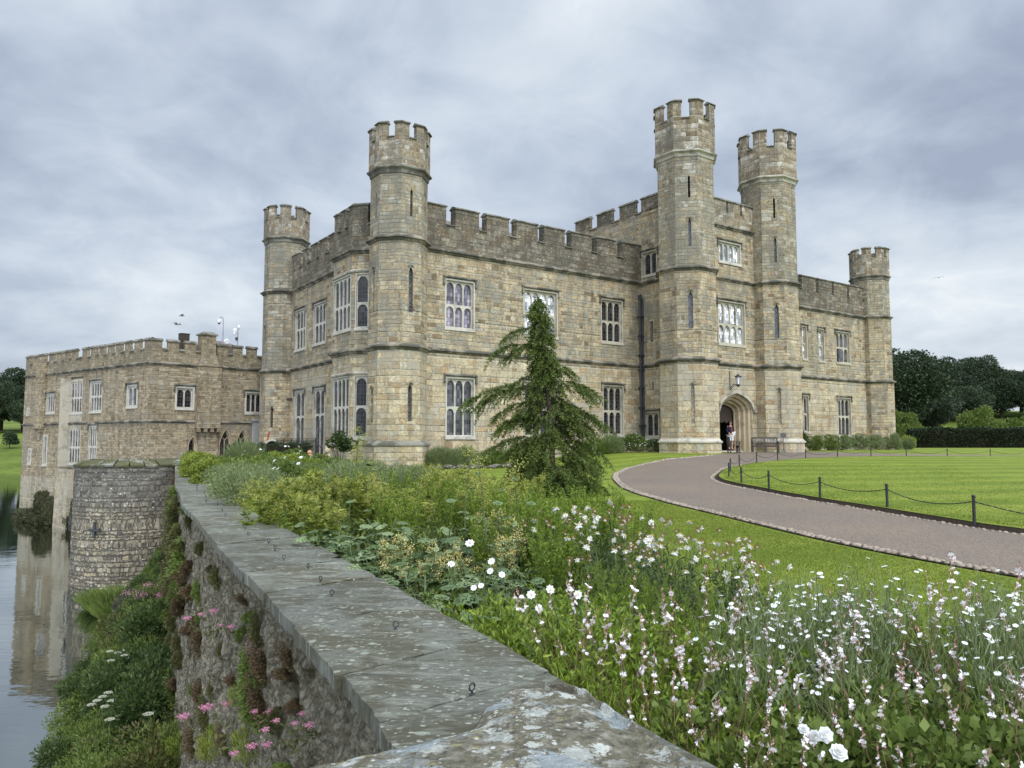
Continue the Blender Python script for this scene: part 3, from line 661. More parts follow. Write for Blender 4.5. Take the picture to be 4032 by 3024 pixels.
battlement(FA,-15.4,-.0,c2+.02,zcr,zt,mer,castle)
# facade B (left side with the bay)
wB=[(12.62,14.35,5.85,8.32,3,(7.13,),'glass_mid'),(9.28,11.12,5.9,8.27,3,(7.08,),'glass_mid'),(12.52,14.2,-1.0,3.12,2,(1.55,),'glass_mid'),(9.22,10.85,-1.1,3.10,2,(1.6,),'glass_mid')]
addwall(FB,0,16.7,-2.6,c2,[w[:4] for w in wB]+[])
for i,w in enumerate(wB): window(FB,*w[:5],castle,rows=w[5],glass=w[6],frame='frame_white',sill=.08 if i<2 else 0,dep=.09,thk=.05)
course(FB,6.0,15.3,(c1,)); course(FB,6.0,15.3,(c2-.02,),1.15)
battlement(FB,6.0,15.6,c2+.02,zcr,zt,[(13.94,15.3),(12.45,13.32),(10.93,11.85),(9.45,10.42),(8.0,8.9),(6.5,7.4)],castle,th=.42)
# canted bay
bp=[W(-16.75,1.30),W(-18.0,2.65),W(-18.0,5.05),W(-16.75,6.3)]
FBn=fr2(bp[0],bp[1],(-12,20)); FBf=fr2(bp[1],bp[2],(-40,20)); FBb=fr2(bp[2],bp[3],(-40,60))
Lc=FBn.L; Lf=FBf.L
bz=[(.22,3.28,1.76),(5.78,8.52,7.04)]
hn=[(.30,Lc-.28,a,b) for a,b,_ in bz]; hf=[(.12,Lf-.12,a,b) for a,b,_ in bz]
for F,L,hh,n in ((FBn,Lc,hn,2),(FBf,Lf,hf,4),(FBb,FBb.L,hn,2)):
    addwall(F,0,L,-2.6,c2,hh)
    for (a,b,z0,z1),(_,_,tr) in zip(hh,bz):
        window(F,a,b,z0,z1,n,castle,rows=(tr,),hood=False,glass='glass_dark' if F is FBn else 'glass_mid',dep=.08,thk=.05,frame='frame_white',sur=.06,sill=.05,wopen=((0,0),(0,1)) if F is FBn else ())
def path_sweep(pts,prof,mat,name,zc=0,close=False):
    """mitred moulding round the bay"""
    m=MB(); rings=[]
    n=len(pts)
    for i,p in enumerate(pts):
        dirs=[]
        if i>0: a=pts[i-1]; dirs.append(((p[0]-a[0]),(p[1]-a[1])))
        if i<n-1: b=pts[i+1]; dirs.append(((b[0]-p[0]),(b[1]-p[1])))
        ns=[]
        for d in dirs:
            l=math.hypot(*d); ns.append((-d[1]/l,d[0]/l))
        nx=sum(q[0] for q in ns)/len(ns); ny=sum(q[1] for q in ns)/len(ns); l2=nx*nx+ny*ny; nx/=l2; ny/=l2
        rings.append([(p[0]+nx*o,p[1]+ny*o,z) for o,z in prof])
    m.loft(rings,True,True); return m.build(name,M[mat],castle)
bpo=bp
path_sweep(bpo,course_prof(c2-.02,1.3),'trim','string_course'); path_sweep(bpo,course_prof(c1,1.3),'trim','string_course')
for zz in (3.42,8.68): path_sweep(bpo,[(-.02,zz-.06),(.07,zz-.04),(.10,zz+.04),(-.02,zz+.13)],'trim_pale','string_course')
path_sweep(bpo,[(-.02,-.24),(.15,-.24),(.16,-.16),(.05,-.08),(-.02,-.02)],'trim_pale','plinth_moulding')
path_sweep(bpo,[(-.02,-2.5),(.13,-2.5),(.13,-.24),(-.02,-.24)],'ashlar_low','plinth')
battlement(FBn,0,Lc,c2+.02,zcr-.05,zt,[(1.0,Lc+.0)],castle,th=.35); battlement(FBf,0,Lf,c2+.02,zcr-.05,zt,[(.0,.45),(.95,1.45),(1.95,Lf)],castle,th=.35); battlement(FBb,0,FBb.L,c2+.02,zcr-.05,zt,[(0,.9)],castle,th=.35)
r=MB(); r.box(0,1,0,1,0,1,lambda a,b,z:(*W(-17.3+.9*a,2.0+3.6*b),zcr+.55+.06*z)); r.build('roof_rail',M['black'],castle)
plinth(FB,6.2,15.2,-1.3,-2.6)
# gatehouse side wall, door wall
hS=[(.15,1.30,10.22,11.60),(.20,1.28,.30,1.72),(.72,.95,6.04,7.3),(.84,.94,3.11,3.59)]
addwall(FS,0.0,3.3,-2.2,c2,[h for h in hS if h[3]<c2])
addwall(FS,-6.4,3.3,c2,14.3,[hS[0]])
window(FS,*hS[0],2,castle,glass='glass_dark'); window(FS,*hS[1],2,castle,glass='glass_dark',hoodz=.1)
sl=MB()
for (a,b,z0,z1) in hS[2:]:
    sl.cur=0
    for (p,q),(u,v) in (((a,z0),(a,z1)),((b,z0),(b,z1)),((a,z0),(b,z0)),((a,z1),(b,z1))): sl.poly([FS.p(p,q,0),FS.p(u,v,0),FS.p(u,v,-.2),FS.p(p,q,-.2)])
    sl.cur=1; sl.poly([FS.p(a,z0,-.15),FS.p(b,z0,-.15),FS.p(b,z1,-.15),FS.p(a,z1,-.15)])
sl.build('arrow_slit',[M['turret'],M['glass_dia']],castle)
course(FS,.02,3.2,(c1,)); course(FS,.02,3.2,(c2-.02,),1.15)
plinth(FS,0.15,3.2,.06); plinth(FA,-1.0,0,.06,out=.10)
battlement(FS,-6.4,3.3,14.2,14.22,15.19,[(-6.31,-4.80),(-4.07,-2.62),(-1.89,-.46),(.06,3.2)],castle,mat='parapet',th=.22)
back=MB()
for a,b in (((0,6.4),(7.7,6.4)),((7.7,6.4),(7.7,-3.8))):
    q,w_=W(*a),W(*b); back.poly([(*q,-2),(*w_,-2),(*w_,14.3),(*q,14.3)])
back.build('wall',M['ashlar'],castle)
hD=[(2.55,4.93,5.86,8.38),(2.72,4.66,10.86,12.03),(2.20,5.70,-1.5,3.15)]
addwall(FD,1.2,6.4,-1.6,13.05,hD)
window(FD,*hD[0],4,castle,rows=(7.03,),glass='glass_bright',wopen=((2,1),)); window(FD,*hD[1],4,castle,glass='glass_bright',frame='frame_white')
course(FD,1.6,6.1,(c1,)); course(FD,1.6,6.1,(c2-.02,)); course(FD,1.6,6.1,(13.05,),1.1)
battlement(FD,1.3,6.5,13.1,14.03,14.76,[(1.4,3.45),(3.64,4.75),(4.95,6.4)],castle,mat='toppar',th=.3)
# portal: three receding moulded orders with a four-centred arch
def parch(c,hw,zb,zs,za,n=18):
    pts=[(c-hw,zb)]
    for i in range(n+1):
        t=-1+2*i/n; a=abs(t)
        pts.append((c+hw*t,zs+(za-zs)*(.62*(1-a**2.6)**.5+.38*(1-a))))
    pts.append((c+hw,zb)); return pts
pm=MB(); cx=3.95; seq=[(1.50,.02,1.95,2.86),(1.46,-.10,1.93,2.82),(1.34,-.16,1.90,2.70),(1.30,-.34,1.88,2.66),(1.18,-.38,1.86,2.54),(1.14,-.58,1.84,2.50),(1.02,-.62,1.82,2.38),(.98,-.84,1.80,2.34),(.90,-.88,1.78,2.26),(.90,-.95,1.78,2.26)]
rings=[[FD.p(s,z,o) for s,z in parch(cx,hw,-.85,zs,za)] for hw,o,zs,za in seq]
pm.loft(rings,False)
# wall face between the square hole and the arch
fr_=parch(cx,1.50,-.85,1.95,2.86)
for u,v in zip(fr_[1:],fr_[2:-1]): pm.cur=1; pm.poly([FD.p(u[0],u[1],0.0),FD.p(v[0],v[1],0.0),FD.p(v[0],3.15,0.0),FD.p(u[0],3.15,0.0)])
for a,b in ((2.20,cx-1.5),(cx+1.5,5.70)): pm.poly([FD.p(a,-1.5,0.0),FD.p(b,-1.5,0.0),FD.p(b,3.15,0.0),FD.p(a,3.15,0.0)])
portal=pm.build('portal',[M['portal'],M['ashlar_low']],castle)
hm=MB(); a_,b_=parch(cx,1.52,.0,1.92,2.90)[1:-1],parch(cx,1.68,.0,1.90,3.07)[1:-1]
hm.loft([[FD.p(s,z,o) for s,z in q] for q,o in ((a_,.02),(a_,.12),(b_,.14),(b_,.02))],False)
fbox(hm,FD,5.55,5.80,1.76,1.90,0,.16); fbox(hm,FD,2.1,2.35,1.76,1.90,0,.16)
hm.build('hood_mould',M['trim_pale'],portal)
dk=MB(); dk.poly([FD.p(2.6,-1.2,-2.6),FD.p(5.4,-1.2,-2.6),FD.p(5.4,3.1,-2.6),FD.p(2.6,3.1,-2.6)])
for s in (2.75,5.15): dk.poly([FD.p(s,-1.2,-.95),FD.p(s,-1.2,-2.6),FD.p(s,3.1,-2.6),FD.p(s,3.1,-.95)])
dk.poly([FD.p(2.6,3.05,-1.2),FD.p(5.4,3.05,-1.2),FD.p(5.4,3.05,-2.6),FD.p(2.6,3.05,-2.6)])
for a_,b_ in ((2.7,3.06),(4.84,5.2)): dk.poly([FD.p(a_,-1.2,-.955),FD.p(b_,-1.2,-.955),FD.p(b_,3.1,-.955),FD.p(a_,3.1,-.955)])
dk.build('passage',M['dark'],portal)  # passage walls coloured near-black to imitate unlit depth
dr=MB()
for i in range(9):
    x=3.05+.2*i; dr.box(x,x+.19,-1.10,-1.03,1.25-.12*abs(math.sin(i*1.3)),2.3,lambda s,o,z:FD.p(s,z,o))
dr.build('door_head',M['wood_dark'],portal)
dl=MB(); fbox(dl,FD,3.06,3.14,-.6,1.9,-2.3,-1.42)
for k in range(4): fbox(dl,FD,3.05,3.15,-.4+.6*k,-.32+.6*k,-2.28,-1.44)
dl.build('door_leaf',M['wood_dark'],portal)
st=MB(); fbox(st,FD,cx-.95,cx+.95,-1.3,-.56,-2.6,-.3); fbox(st,FD,cx-1.5,cx+1.48,-1.3,-.60,-.3,-.02); st.build('threshold',M['frame'],portal)
kb=MB(); kb.ball(FD.p(cx+.86,.45,-1.2),.04); kb.build('bell_push',M['black'],portal)
# wing to the right
hW=[(15.8,16.30,6.05,8.38,1,(7.2,)),(17.85,18.48,6.02,8.36,1,(7.18,)),(20.1,21.85,6.04,8.36,3,(7.18,)),(15.75,16.30,.72,3.28,1,(2.0,)),(20.1,21.75,.46,3.26,3,(1.9,)),(11.5,12.6,6.0,8.3,2,(7.15,))]
addwall(FW,6.0,25.0,-2.0,c2,[h[:4] for h in hW])
for i,h in enumerate(hW): window(FW,*h[:5],castle,rows=h[5],glass=('glass_bright','glass_bright','glass_curt','glass_dark','glass_dark','glass_dark')[i])
# open casement of the upper right window
oc=MB(); fbox(oc,FW,20.15,20.70,6.12,7.05,.10,.13); oc.build('open_casement',M['glass_curt'],castle)
course(FW,8.5,24.2,(4.74,)); course(FW,8.5,24.2,(9.86,),1.15)
battlement(FW,8.0,24.6,9.9,11.27,12.32,[(15.95,17.67),(18.05,19.75),(20.05,21.8),(22.1,24.0),(13.8,15.5),(11.6,13.4),(9.4,11.2)],castle)
# turrets
pl=lambda z,R:(z,R)
T1=(-16.68,0.0)
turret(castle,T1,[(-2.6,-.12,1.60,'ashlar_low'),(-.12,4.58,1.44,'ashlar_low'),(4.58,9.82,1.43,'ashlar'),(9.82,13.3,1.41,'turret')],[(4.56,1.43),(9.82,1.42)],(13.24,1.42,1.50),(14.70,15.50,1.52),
  [(6,.5,6.15,8.4,.24,'glass'),(6,.5,10.85,12.2,.13,'slot'),(4,.5,.9,2.6,.26,'blind'),(4,.5,6.2,8.4,.22,'blind'),(4,.6,10.8,12.1,.12,'slot'),(6,.5,.95,2.75,.22,'glass')],'tall corner turret at the near end of the long wall')
pm2=MB(); oct_ring(pm2,T1,[(1.60,-.24),(1.66,-.20),(1.64,-.10),(1.48,-.02),(1.42,.04)]); pm2.build('plinth_moulding',M['cap'],castle)
turret(castle,(-16.75,16.5),[(-2.8,4.58,1.48,'ashlar'),(4.58,9.82,1.41,'turret'),(9.82,13.5,1.39,'turret')],[(4.6,1.45),(9.85,1.42)],(13.4,1.40,1.47),(14.72,15.62,1.49),
  [(5,.42,.9,2.3,.17,'slot'),(4,.5,6.3,7.6,.2,'dark'),(4,.6,10.9,12.3,.12,'slot')],'shorter turret at the far left corner, before the annexe',mats='toppar')
T2=(.12,-3.58); T3=(7.52,-3.86)
for T,lab,dz in ((T2,'taller gatehouse turret left of the door',.0),(T3,'gatehouse turret right of the door and bench',-.10)):
    turret(castle,T,[(-2.2,-.02,1.86,'ashlar_low'),(-.02,4.6,1.75,'ashlar_low'),(4.6,9.8,1.72,'ashlar'),(9.8,16.6+dz,1.70,'turret')],[(4.62,1.73),(9.82,1.71)],(16.52+dz,1.71,1.82),(18.45+dz,19.60+dz,1.83),
      [(7,.5,6.3,8.6,.24,'glass'),(5,.58,6.3,8.45,.26,'glass'),(7,.5,.95,3.3,.24,'blind'),(5,.60,1.0,3.2,.20,'blind'),(7,.45,11.2,12.8,.12,'slot'),(7,.45,14.0,15.3,.10,'slot'),(5,.6,11.0,12.6,.16,'glass'),(5,.6,13.8,15.1,.12,'slot')],lab)
    pp=MB(); oct_ring(pp,T,[(1.86,-.10),(1.93,-.08),(1.94,.0),(1.84,.05),(1.82,.10),(1.76,.16)]); pp.build('plinth_moulding',M['trim_pale'],castle)
T4=(25.42,-.3)
turret(castle,T4,[(-2.2,4.6,1.52,'ashlar'),(4.6,9.84,1.46,'ashlar'),(9.84,13.2,1.42,'turret')],[(4.72,1.47),(9.88,1.43)],(13.15,1.42,1.47),(14.75,15.5,1.49),
  [(7,.4,1.0,3.0,.22,'blind'),(7,.4,6.0,8.2,.2,'blind')],'turret at the far right end of the wing')
# roofs and the slated slope seen through the crenels
rf=MB()
rf.poly([(*W(-14.8,.5),10.9),(*W(0,.5),10.9),(*W(0,2.4),12.2),(*W(-14.8,2.4),12.2)]); rf.poly([(*W(-14.8,2.4),12.2),(*W(0,2.4),12.2),(*W(0,16),10.7),(*W(-16.2,16),10.7)])
rf.poly([(*W(-16.6,0.3),10.4),(*W(-16.6,16.4),10.4),(*W(-14,16.4),10.4),(*W(-14,.3),10.4)]); rf.poly([(*p,10.4) for p in bp])
rf.poly([(*W(.1,-3.7),13.2),(*W(7.7,-3.7),13.2),(*W(7.7,6.4),13.2),(*W(.1,6.4),13.2)]); rf.poly([(*W(7.7,-.3),10.5),(*W(25,-.3),10.5),(*W(25,9),10.5),(*W(7.7,9),10.5)])
rf.build('roof',M['roof'],castle)
bk=MB()
for a,b,z in (((-16.7,16.4),(0,16.4),10.7),((0,16.4),(0,6.4),10.7),((7.7,9),(25.4,9),10.5),((25.4,9),(25.4,-.3),10.5)): q,w_=W(*a),W(*b); bk.poly([(*q,-2.5),(*w_,-2.5),(*w_,z),(*q,z)])
bk.build('wall',M['ashlar'],castle)
# drainpipe
dp=MB()
for s in (-.28,-.05): dp.tube([FA.p(s,8.75,.13),FA.p(s,.0,.13)],.065,8)
for z in (7.6,6.4,5.2,4.3,3.2,2.0,.9): fbox(dp,FA,-.40,.05,z,z+.10,.03,.22)
fbox(dp,FA,-.34,-.2,8.7,9.0,.04,.24); dp.build('drainpipe',M['lead'],castle)
# iron door recess at foot of the far left turret
o_=octo((-16.75,16.5),1.48); Fz=fr2(o_[4],o_[5],(0,0))
# ------------------------------------------------------------------ the annexe by the water
ZW=-5.9
annex=thing('annexe',(-26,58,ZW),'lower battlemented rubble-stone building rising straight from the moat at the left','building')
q0,q1,q2=(-37.31,58.76),(-22.7,48.0),(-13.5,57.0)
F1=fr2(q0,q1,(0,0)); F2=fr2(q1,q2,(0,0)); L1=F1.L; L2=F2.L
AZL,AZU,AZC,AZT=1.30,4.95,5.84,6.54
def aw(F,s0,s1,z0,z1,holes,mats=('pale_base','rubble'),split=-2.6,out=0.0):
    mb=MB(); 
    if z0<split<z1: wallface(mb,F,s0,s1,z0,split,holes,out); mb.cur=1; wallface(mb,F,s0,s1,split,z1,holes,out)
    else: mb.cur=1 if z0>=split else 0; wallface(mb,F,s0,s1,z0,z1,holes,out)
    return mb.build('wall',[M[m] for m in mats],annex)
h1=[(3.95,5.15,2.12,3.40,3,()),(10.55,12.08,2.05,4.0,4,(3.05,)),(15.55,16.65,2.25,3.5,2,()),(10.62,11.6,-1.7,.98,3,(-.35,)),(1.26,1.55,-1.6,-.66,1,()),(.68,.92,2.05,2.40,1,()),(3.72,4.15,-1.65,.35,1,())]
bay_s=(5.95,7.75,9.40)
aw(F1,0,L1,-7,AZU,[h[:4] for h in h1]+[(7.62,9.36,-1.75,4.35)])
for i,h in enumerate(h1): window(F1,*h[:5],annex,rows=h[5],glass='glass_dark' if i in (4,5) else 'glass_curt',frame='frame_white',hood=i in (0,1,2,3),sur=.14 if i in (4,5,6,2) else .09,dep=.06,thk=.04)
# angular two-storey bay
BO=.70; b0,b1,b2,b3=F1.p(7.60,BO)[:2],F1.p(9.38,BO)[:2],F1.p(9.38,0)[:2],F1.p(7.60,0)[:2]
Fl=Frame(b0,F1.d,F1.n); Fl.L=1.78; Fr=Frame(b1,neg(F1.n),F1.d); Fr.L=BO; Fk=Frame(b3,F1.n,neg(F1.d)); Fk.L=BO
for F in (Fl,Fr,Fk):
    L=F.L; hh=[(.05,L-.05,2.02,4.15),(.05,L-.05,-1.50,.88)] if F is not Fk else []
    mb=MB(); wallface(mb,F,0,L,-1.75,4.4,hh); mb.build('wall',M['frame'],annex)
    for h,tr in zip(hh,(3.05,-.40)): window(F,*h,4 if F is Fl else 2,annex,rows=(tr,),hood=False,glass='glass_curt',frame='frame_white',sur=0,sill=.04,mul=.035,dep=.05,thk=.03)
m=MB(); m.prism([F1.p(7.55,0)[:2],F1.p(7.55,BO+.06)[:2],F1.p(9.44,BO+.06)[:2],F1.p(9.44,0)[:2]],4.40,4.52); m.build('bay_roof',M['trim'],annex)
m=MB(); m.prism([F1.p(7.55,0)[:2],F1.p(7.55,BO+.05)[:2],F1.p(9.43,BO+.05)[:2],F1.p(9.43,0)[:2]],-1.90,-1.76); m.build('bay_sill',M['trim_pale'],annex)
m=MB(); m.loft([[F1.p(a,z,o) for a,o in ((7.62,0),(7.62,BO+e),(9.36+e,BO+e),(9.36+e,0))] for z,e in ((-1.9,0),(-4.2,.10),(-6.5,.16))],True); m.build('bay_base',M['pale_base'],annex)
h2=[(1.72,2.72,2.16,3.42,2,()),(6.38,7.48,1.98,3.30,3,())]
AR=[(4.50,5.52),(5.66,6.66)]
aw(F2,0,L2,-3,AZU,[h[:4] for h in h2]+[(4.50,6.66,-1.5,.95),(2.45,3.15,-1.5,.45)],split=-2.9)
for i,h in enumerate(h2): window(F2,*h[:5],annex,rows=h[5],glass='glass_dark',frame='frame_white',sur=.12)
def pointed(c,hw,zb,zs,za,n=9):
    L=[(c-hw*(1-(i/n)**1.9),zs+(za-zs)*i/n) for i in range(n+1)]
    return [(c-hw,zb)]+L+[(2*c-x,z) for x,z in L[:-1][::-1]]+[(c+hw,zb)]
for (a,b) in AR+[(2.45,3.15)]:
    c=(a+b)/2; hw=(b-a)/2-.02; za=.88 if a>4 else .36; m=MB()
    rings=[[F2.p(s,z,o) for s,z in pointed(c,w_,-1.5,-.35 if a>4 else -.35,za-dz)] for w_,o,dz in ((hw,.03,0),(hw-.06,.04,.06),(hw-.10,-.10,.10),(hw-.15,-.12,.15),(hw-.17,-.3,.17))]
    m.loft(rings,False); o_=pointed(c,hw,-1.5,-.35,za); m.cur=1
    for u,v in zip(o_[1:-1],o_[2:-1]): m.poly([F2.p(u[0],u[1],.0),F2.p(v[0],v[1],.0),F2.p(v[0],.95 if a>4 else .45,.0),F2.p(u[0],.95 if a>4 else .45,.0)])
    if a>4: 
        fbx=(a if a<5 else 5.52,5.66 if a<5 else 6.66)
    m.cur=0; 
    if a>4:
        fbox(m,F2,c-.03,c+.03,-1.5,.15,-.28,-.2)
        for sg in (-1,1):
            for t0,t1 in ((0,.33),(.33,.66),(.66,1)):
                f=lambda t:(c+sg*(hw-.15)*(t**.7)*.95,.10+.42*t-.12*t*t)
                u,v=f(t0),f(t1); m.poly([F2.p(u[0],u[1]-.03,-.2),F2.p(v[0],v[1]-.03,-.2),F2.p(v[0],v[1]+.03,-.2),F2.p(u[0],u[1]+.03,-.2)])
    w=m.build('arched_window',[M['portal'],M['rubble']],annex)
    g=MB(); g.poly([F2.p(a,-1.5,-.29),F2.p(b,-1.5,-.29),F2.p(b,.95,-.29),F2.p(a,.95,-.29)]); g.build('glass',M['glass_dark'],w)
m=MB(); fbox(m,F2,5.50,5.68,-1.5,.95,-.02,.0); m.build('wall',M['rubble'],annex)
m=MB(); fbox(m,F2,6.84,7.9,-.35,1.35,0,.06); fbox(m,F2,6.78,8,1.38,1.5,0,.14); m.build('blocked_window',M['bluegrey_stone'],annex)
m=MB(); fbox(m,F2,7.33,7.37,-.35,1.3,.05,.10); m.build('blocked_window_mullion',M['frame_white'],annex)
for F,rs in ((F1,[(0,3.9),(3.9,10.25),(11.5,L1)]),(F2,[(0,2.9),(4.5,6.8)])):
    for a,b in rs: m=MB(); sweep(m,F,a,b,course_prof(AZL,.8)); m.build('string_course',M['trim'],annex)
m=MB(); sweep(m,F1,0,L1+.1,course_prof(AZU+.03,.9)); m.build('string_course',M['trim'],annex); m=MB(); sweep(m,F2,-.1,L2,course_prof(AZU+.03,.9)); m.build('string_course',M['trim'],annex)
m1=[(a,b+.12) for a,b in [(.02,.55),(1.2,2.0),(2.6,3.2),(3.92,4.62),(5.2,5.85),(6.4,7.0),(7.5,8.05),(9.1,9.75),(10.35,10.95),(11.5,12.05),(12.65,13.2),(13.75,14.35),(14.95,15.5),(16.15,16.75),(17.4,L1-.1)]]
battlement(F1,0,L1,AZU+.08,AZC,AZT,m1,annex,mat='rubble_top',th=.18)
m2=[(-.02,.71),(1.05,2.81),(4.27,6.02),(6.35,7.06),(7.6,9.3)]
m2=[(-.02,.71),(1.05,1.75),(2.15,2.83),(4.27,5.0),(5.36,6.02),(6.35,7.06),(7.6,8.6),(9.1,10.2)]
battlement(F2,0,L2,AZU+.08,AZC,AZT-.03,m2,annex,mat='rubble_top',th=.18)
# corbelled shaft at the left end
m=MB(); fbox(m,F1,2.75,3.7,1.0,5.80,-.05,.36); 
for k in range(4): fbox(m,F1,2.8+.23*k,2.91+.23*k,.70,1.0,-.02,.32)
fbox(m,F1,2.75,3.7,.92,1.02,0,.39); m.build('corbelled_shaft',M['rubble'],annex)
# chimney breast and chimney on the right face
m=MB(); fbox(m,F2,2.92,4.47,.98,4.86,-.02,.34)
for k in range(4): fbox(m,F2,2.94+.44*k,3.16+.44*k,.62,.97,-.02,.36)
fbox(m,F2,2.88,4.50,.86,.99,-.02,.38)
m.build('chimney_breast',M['rubble'],annex)
m=MB(); m.loft([[F2.p(a,z,o) for a,o in ((x0,-.5),(x1,-.5),(x1,y1),(x0,y1))] for x0,x1,y1,z in ((2.92,4.47,.34,4.9),(3.05,4.25,.28,5.3),(3.15,4.08,.2,5.8),(3.15,4.08,.2,7.0))],True,True)
ch=m.build('chimney',M['rubble_top'],annex)
m=MB(); m.loft([[F2.p(a,z,o) for a,o in ((3.15-e,-.5-e),(4.08+e,-.5-e),(4.08+e,.2+e),(3.15-e,.2+e))] for e,z in ((.10,6.98),(.10,7.06),(-.15,7.22))],True,True); m.build('chimney_cap',M['cap'],ch)
G=F2.sub(0,-1.43)
m=MB(); fbox(m,G,2.42,2.97,5.2,7.15,-.5,0); fbox(m,G,2.39,3.0,7.15,7.19,-.53,.03); c3=m.build('chimney',M['wood_dark'],annex); c3['label']='dark square chimney behind the battlements'
G=F2.sub(0,-3.4); m=MB(); m.loft([[G.p(a,z,o) for a,o in ((4.1,-1),(7.0,-1),(7.0,1.2),(4.1,1.2))] for z in (5.0,6.65)]+[[G.p(a,7.1,o) for a,o in ((5.0,-.2),(6.1,-.2),(6.1,.3),(5.0,.3))]],True,True); m.build('roof',M['roof'],annex)
m=MB(); q3,q4=(-16,66),(-36,70); m.prism([q0,q1,q2,q3,q4],-7,5.2); m.prism([q0,q1,q2,q3,q4],5.2,5.21)
bm_=MB()
for a,b in ((q2,q3),(q3,q4),(q4,q0)): bm_.poly([(*a,-7),(*b,-7),(*b,6.4),(*a,6.4)])
bm_.poly([(*q,5.3) for q in (q0,q1,q2,q3,q4)]); bm_.build('wall',M['rubble'],annex)
m=MB(); m.box(0,1,0,1,0,1,lambda a,b,z:F2.sub(0,-1.0).p(7.45+.6*a,5.5+1.4*z,-.3*b)); 
for k in range(5): pass
G=F2.sub(0,-.9); m=MB()
for k in range(6): fbox(m,G,7.9,9.0,6.3+.13*k,6.36+.13*k,-.05,0)
fbox(m,G,7.9,7.96,5.2,7.1,-.06,.01); m.build('roof_louvre',M['lead'],annex)
# masts on the roof
G=F2.sub(0,-1.43)
def pt(s,z,o=0): return G.p(s,z,o)
cam_=thing('camera_mast',pt(5.24,5.2),'white swan-neck security camera pole on the annexe roof','security camera')
m=MB(); m.tube([pt(5.24,5.2),pt(5.24,7.6)],.045,8); m.tube([pt(5.24,7.6),pt(5.24,8.40),pt(5.20,8.52),pt(5.10,8.57),pt(4.99,8.53),pt(4.95,8.42),pt(4.95,8.36)],.03,8); m.build('pole',M['purple_metal'],cam_)
m=MB(); m.lathe(pt(4.95,8.12),[(.10,0),(.13,.08),(.11,.2),(.05,.28)],10); m.build('camera_housing',M['white_metal'],cam_)
m=MB(); m.ball(pt(4.95,8.11),.085); m.build('camera_dome',M['black'],cam_)
m=MB(); m.lathe((0,0,0),[(.02,0),(.2,.03),(.21,.06),(.16,.10)],14); 
for i,v in enumerate(m.v): m.v[i]=pt(5.46+v[0],6.85+v[1],v[2]+.1)
m.build('dish',M['white_metal'],cam_)
an=thing('antenna_mast',pt(6.30,5.2),'thin antenna mast with small dishes on the annexe roof, right of the camera pole','antenna')
m=MB(); m.tube([pt(6.30,5.2),pt(6.30,8.0)],.035,6); m.tube([pt(6.30,7.5),pt(6.08,7.55)],.02,5); m.tube([pt(6.30,7.2),pt(6.12,6.9)],.02,5); m.build('pole',M['purple_metal'],an)
m=MB(); m.ball(pt(6.07,7.72,.05),.14,.05,.17); m.ball(pt(6.04,7.5,.05),.08,.05,.12); m.ball(pt(6.34,7.98,.05),.10,.08,.17); m.build('dish',M['white_metal'],an)
m=MB(); fbox(m,G,6.12,6.26,7.05,7.25,0,.12); m.build('antenna_box',M['lead'],an)

# ------------------------------------------------------------------ ground levels
def _pl(t,pts):
    return np.interp(t,[p[0] for p in pts],[p[1] for p in pts])
def zg(x,y):
    x=np.asarray(x,float); y=np.asarray(y,float); dx=x-C0[0]; dy=y-C0[1]
    s=dx*E1[0]+dy*E1[1]; t=dx*E2[0]+dy*E2[1]
    base=_pl(t,[(-60,-1.9),(-40,-1.65),(-27.7,-1.44),(-19.6,-1.26),(-10.5,-1.0),(-5,-.64)])
    k=np.clip((-2-s)/12,0,1); k=k*k*(3-2*k)
    return np.minimum(base,-.64-.65*k)
WL=[(1.0,0.0),(.30,1.4),(-.31,2.61),(-.62,3.27),(-.92,3.89),(-1.28,4.57),(-1.78,5.60),(-3.10,8.16),(-3.75,9.51),(-5.36,12.74),(-7.85,18.2),(-11.02,25.40),(-14.0,32.3)]
WLx=[p[0] for p in WL]; WLy=[p[1] for p in WL]
def wx(y): return float(np.interp(y,WLy,WLx))
def left_edge(y):
    return float(np.interp(y,[-10,0,1.4,2.61,8.16,12.74,25.4,32.3,50,57,100],[4.5,.9,.55,.30,-2.5,-4.7,-10.3,-13.3,-14.5,-14.0,-14.0]))
def sheet(name,rows,mat,kind='structure'):
    mb=MB(); 
    for a,b in zip(rows,rows[1:]):
        for i in range(len(a)-1): mb.poly([a[i],a[i+1],b[i+1],b[i]])
    o=mb.build(name,M[mat]); return tag(o,kind=kind)
ys=list(np.concatenate([np.linspace(-10,4,15),np.linspace(4.5,48,88),np.linspace(49,96,30)]))
rows=[]
for y in ys:
    x0=left_edge(y); xs=np.concatenate([np.linspace(x0,20,60),np.linspace(21,60,20),np.linspace(65,260,14)])
    z=zg(xs,np.full_like(xs,y)); rows.append([(float(a),float(y),float(b)) for a,b in zip(xs,z)])
ground=sheet('ground',rows,'lawn')
# far land: hill on the right, meadow beyond the moat on the left
def hf(x,y):
    l=-6.5+(y-133)*.13 if y<200 else 2.2+(y-200)*.05
    if y<133: l=-6.5-(133-y)*.2
    r=-.70+(y-95)*.075 if y<115 else .8+(y-115)*.17 if y<140 else 5.05+(y-140)*.04
    k=min(1,max(0,(x+20)/40)); k=k*k*(3-2*k)
    return l*(1-k)+r*k+.5*math.sin(x*.05+y*.03)*min(1,max(0,(y-110)/30))
rows=[[(float(x),float(y),hf(x,y)) for x in np.linspace(-420,420,85)] for y in list(np.linspace(95.5,220,50))+[260,320,450,700]]
sheet('hill',rows,'meadow')
wt=MB(); wt.poly([(-900,-60,ZW),(900,-60,ZW),(900,900,ZW),(-900,900,ZW)]); tag(wt.build('water',M['water']),kind='structure')
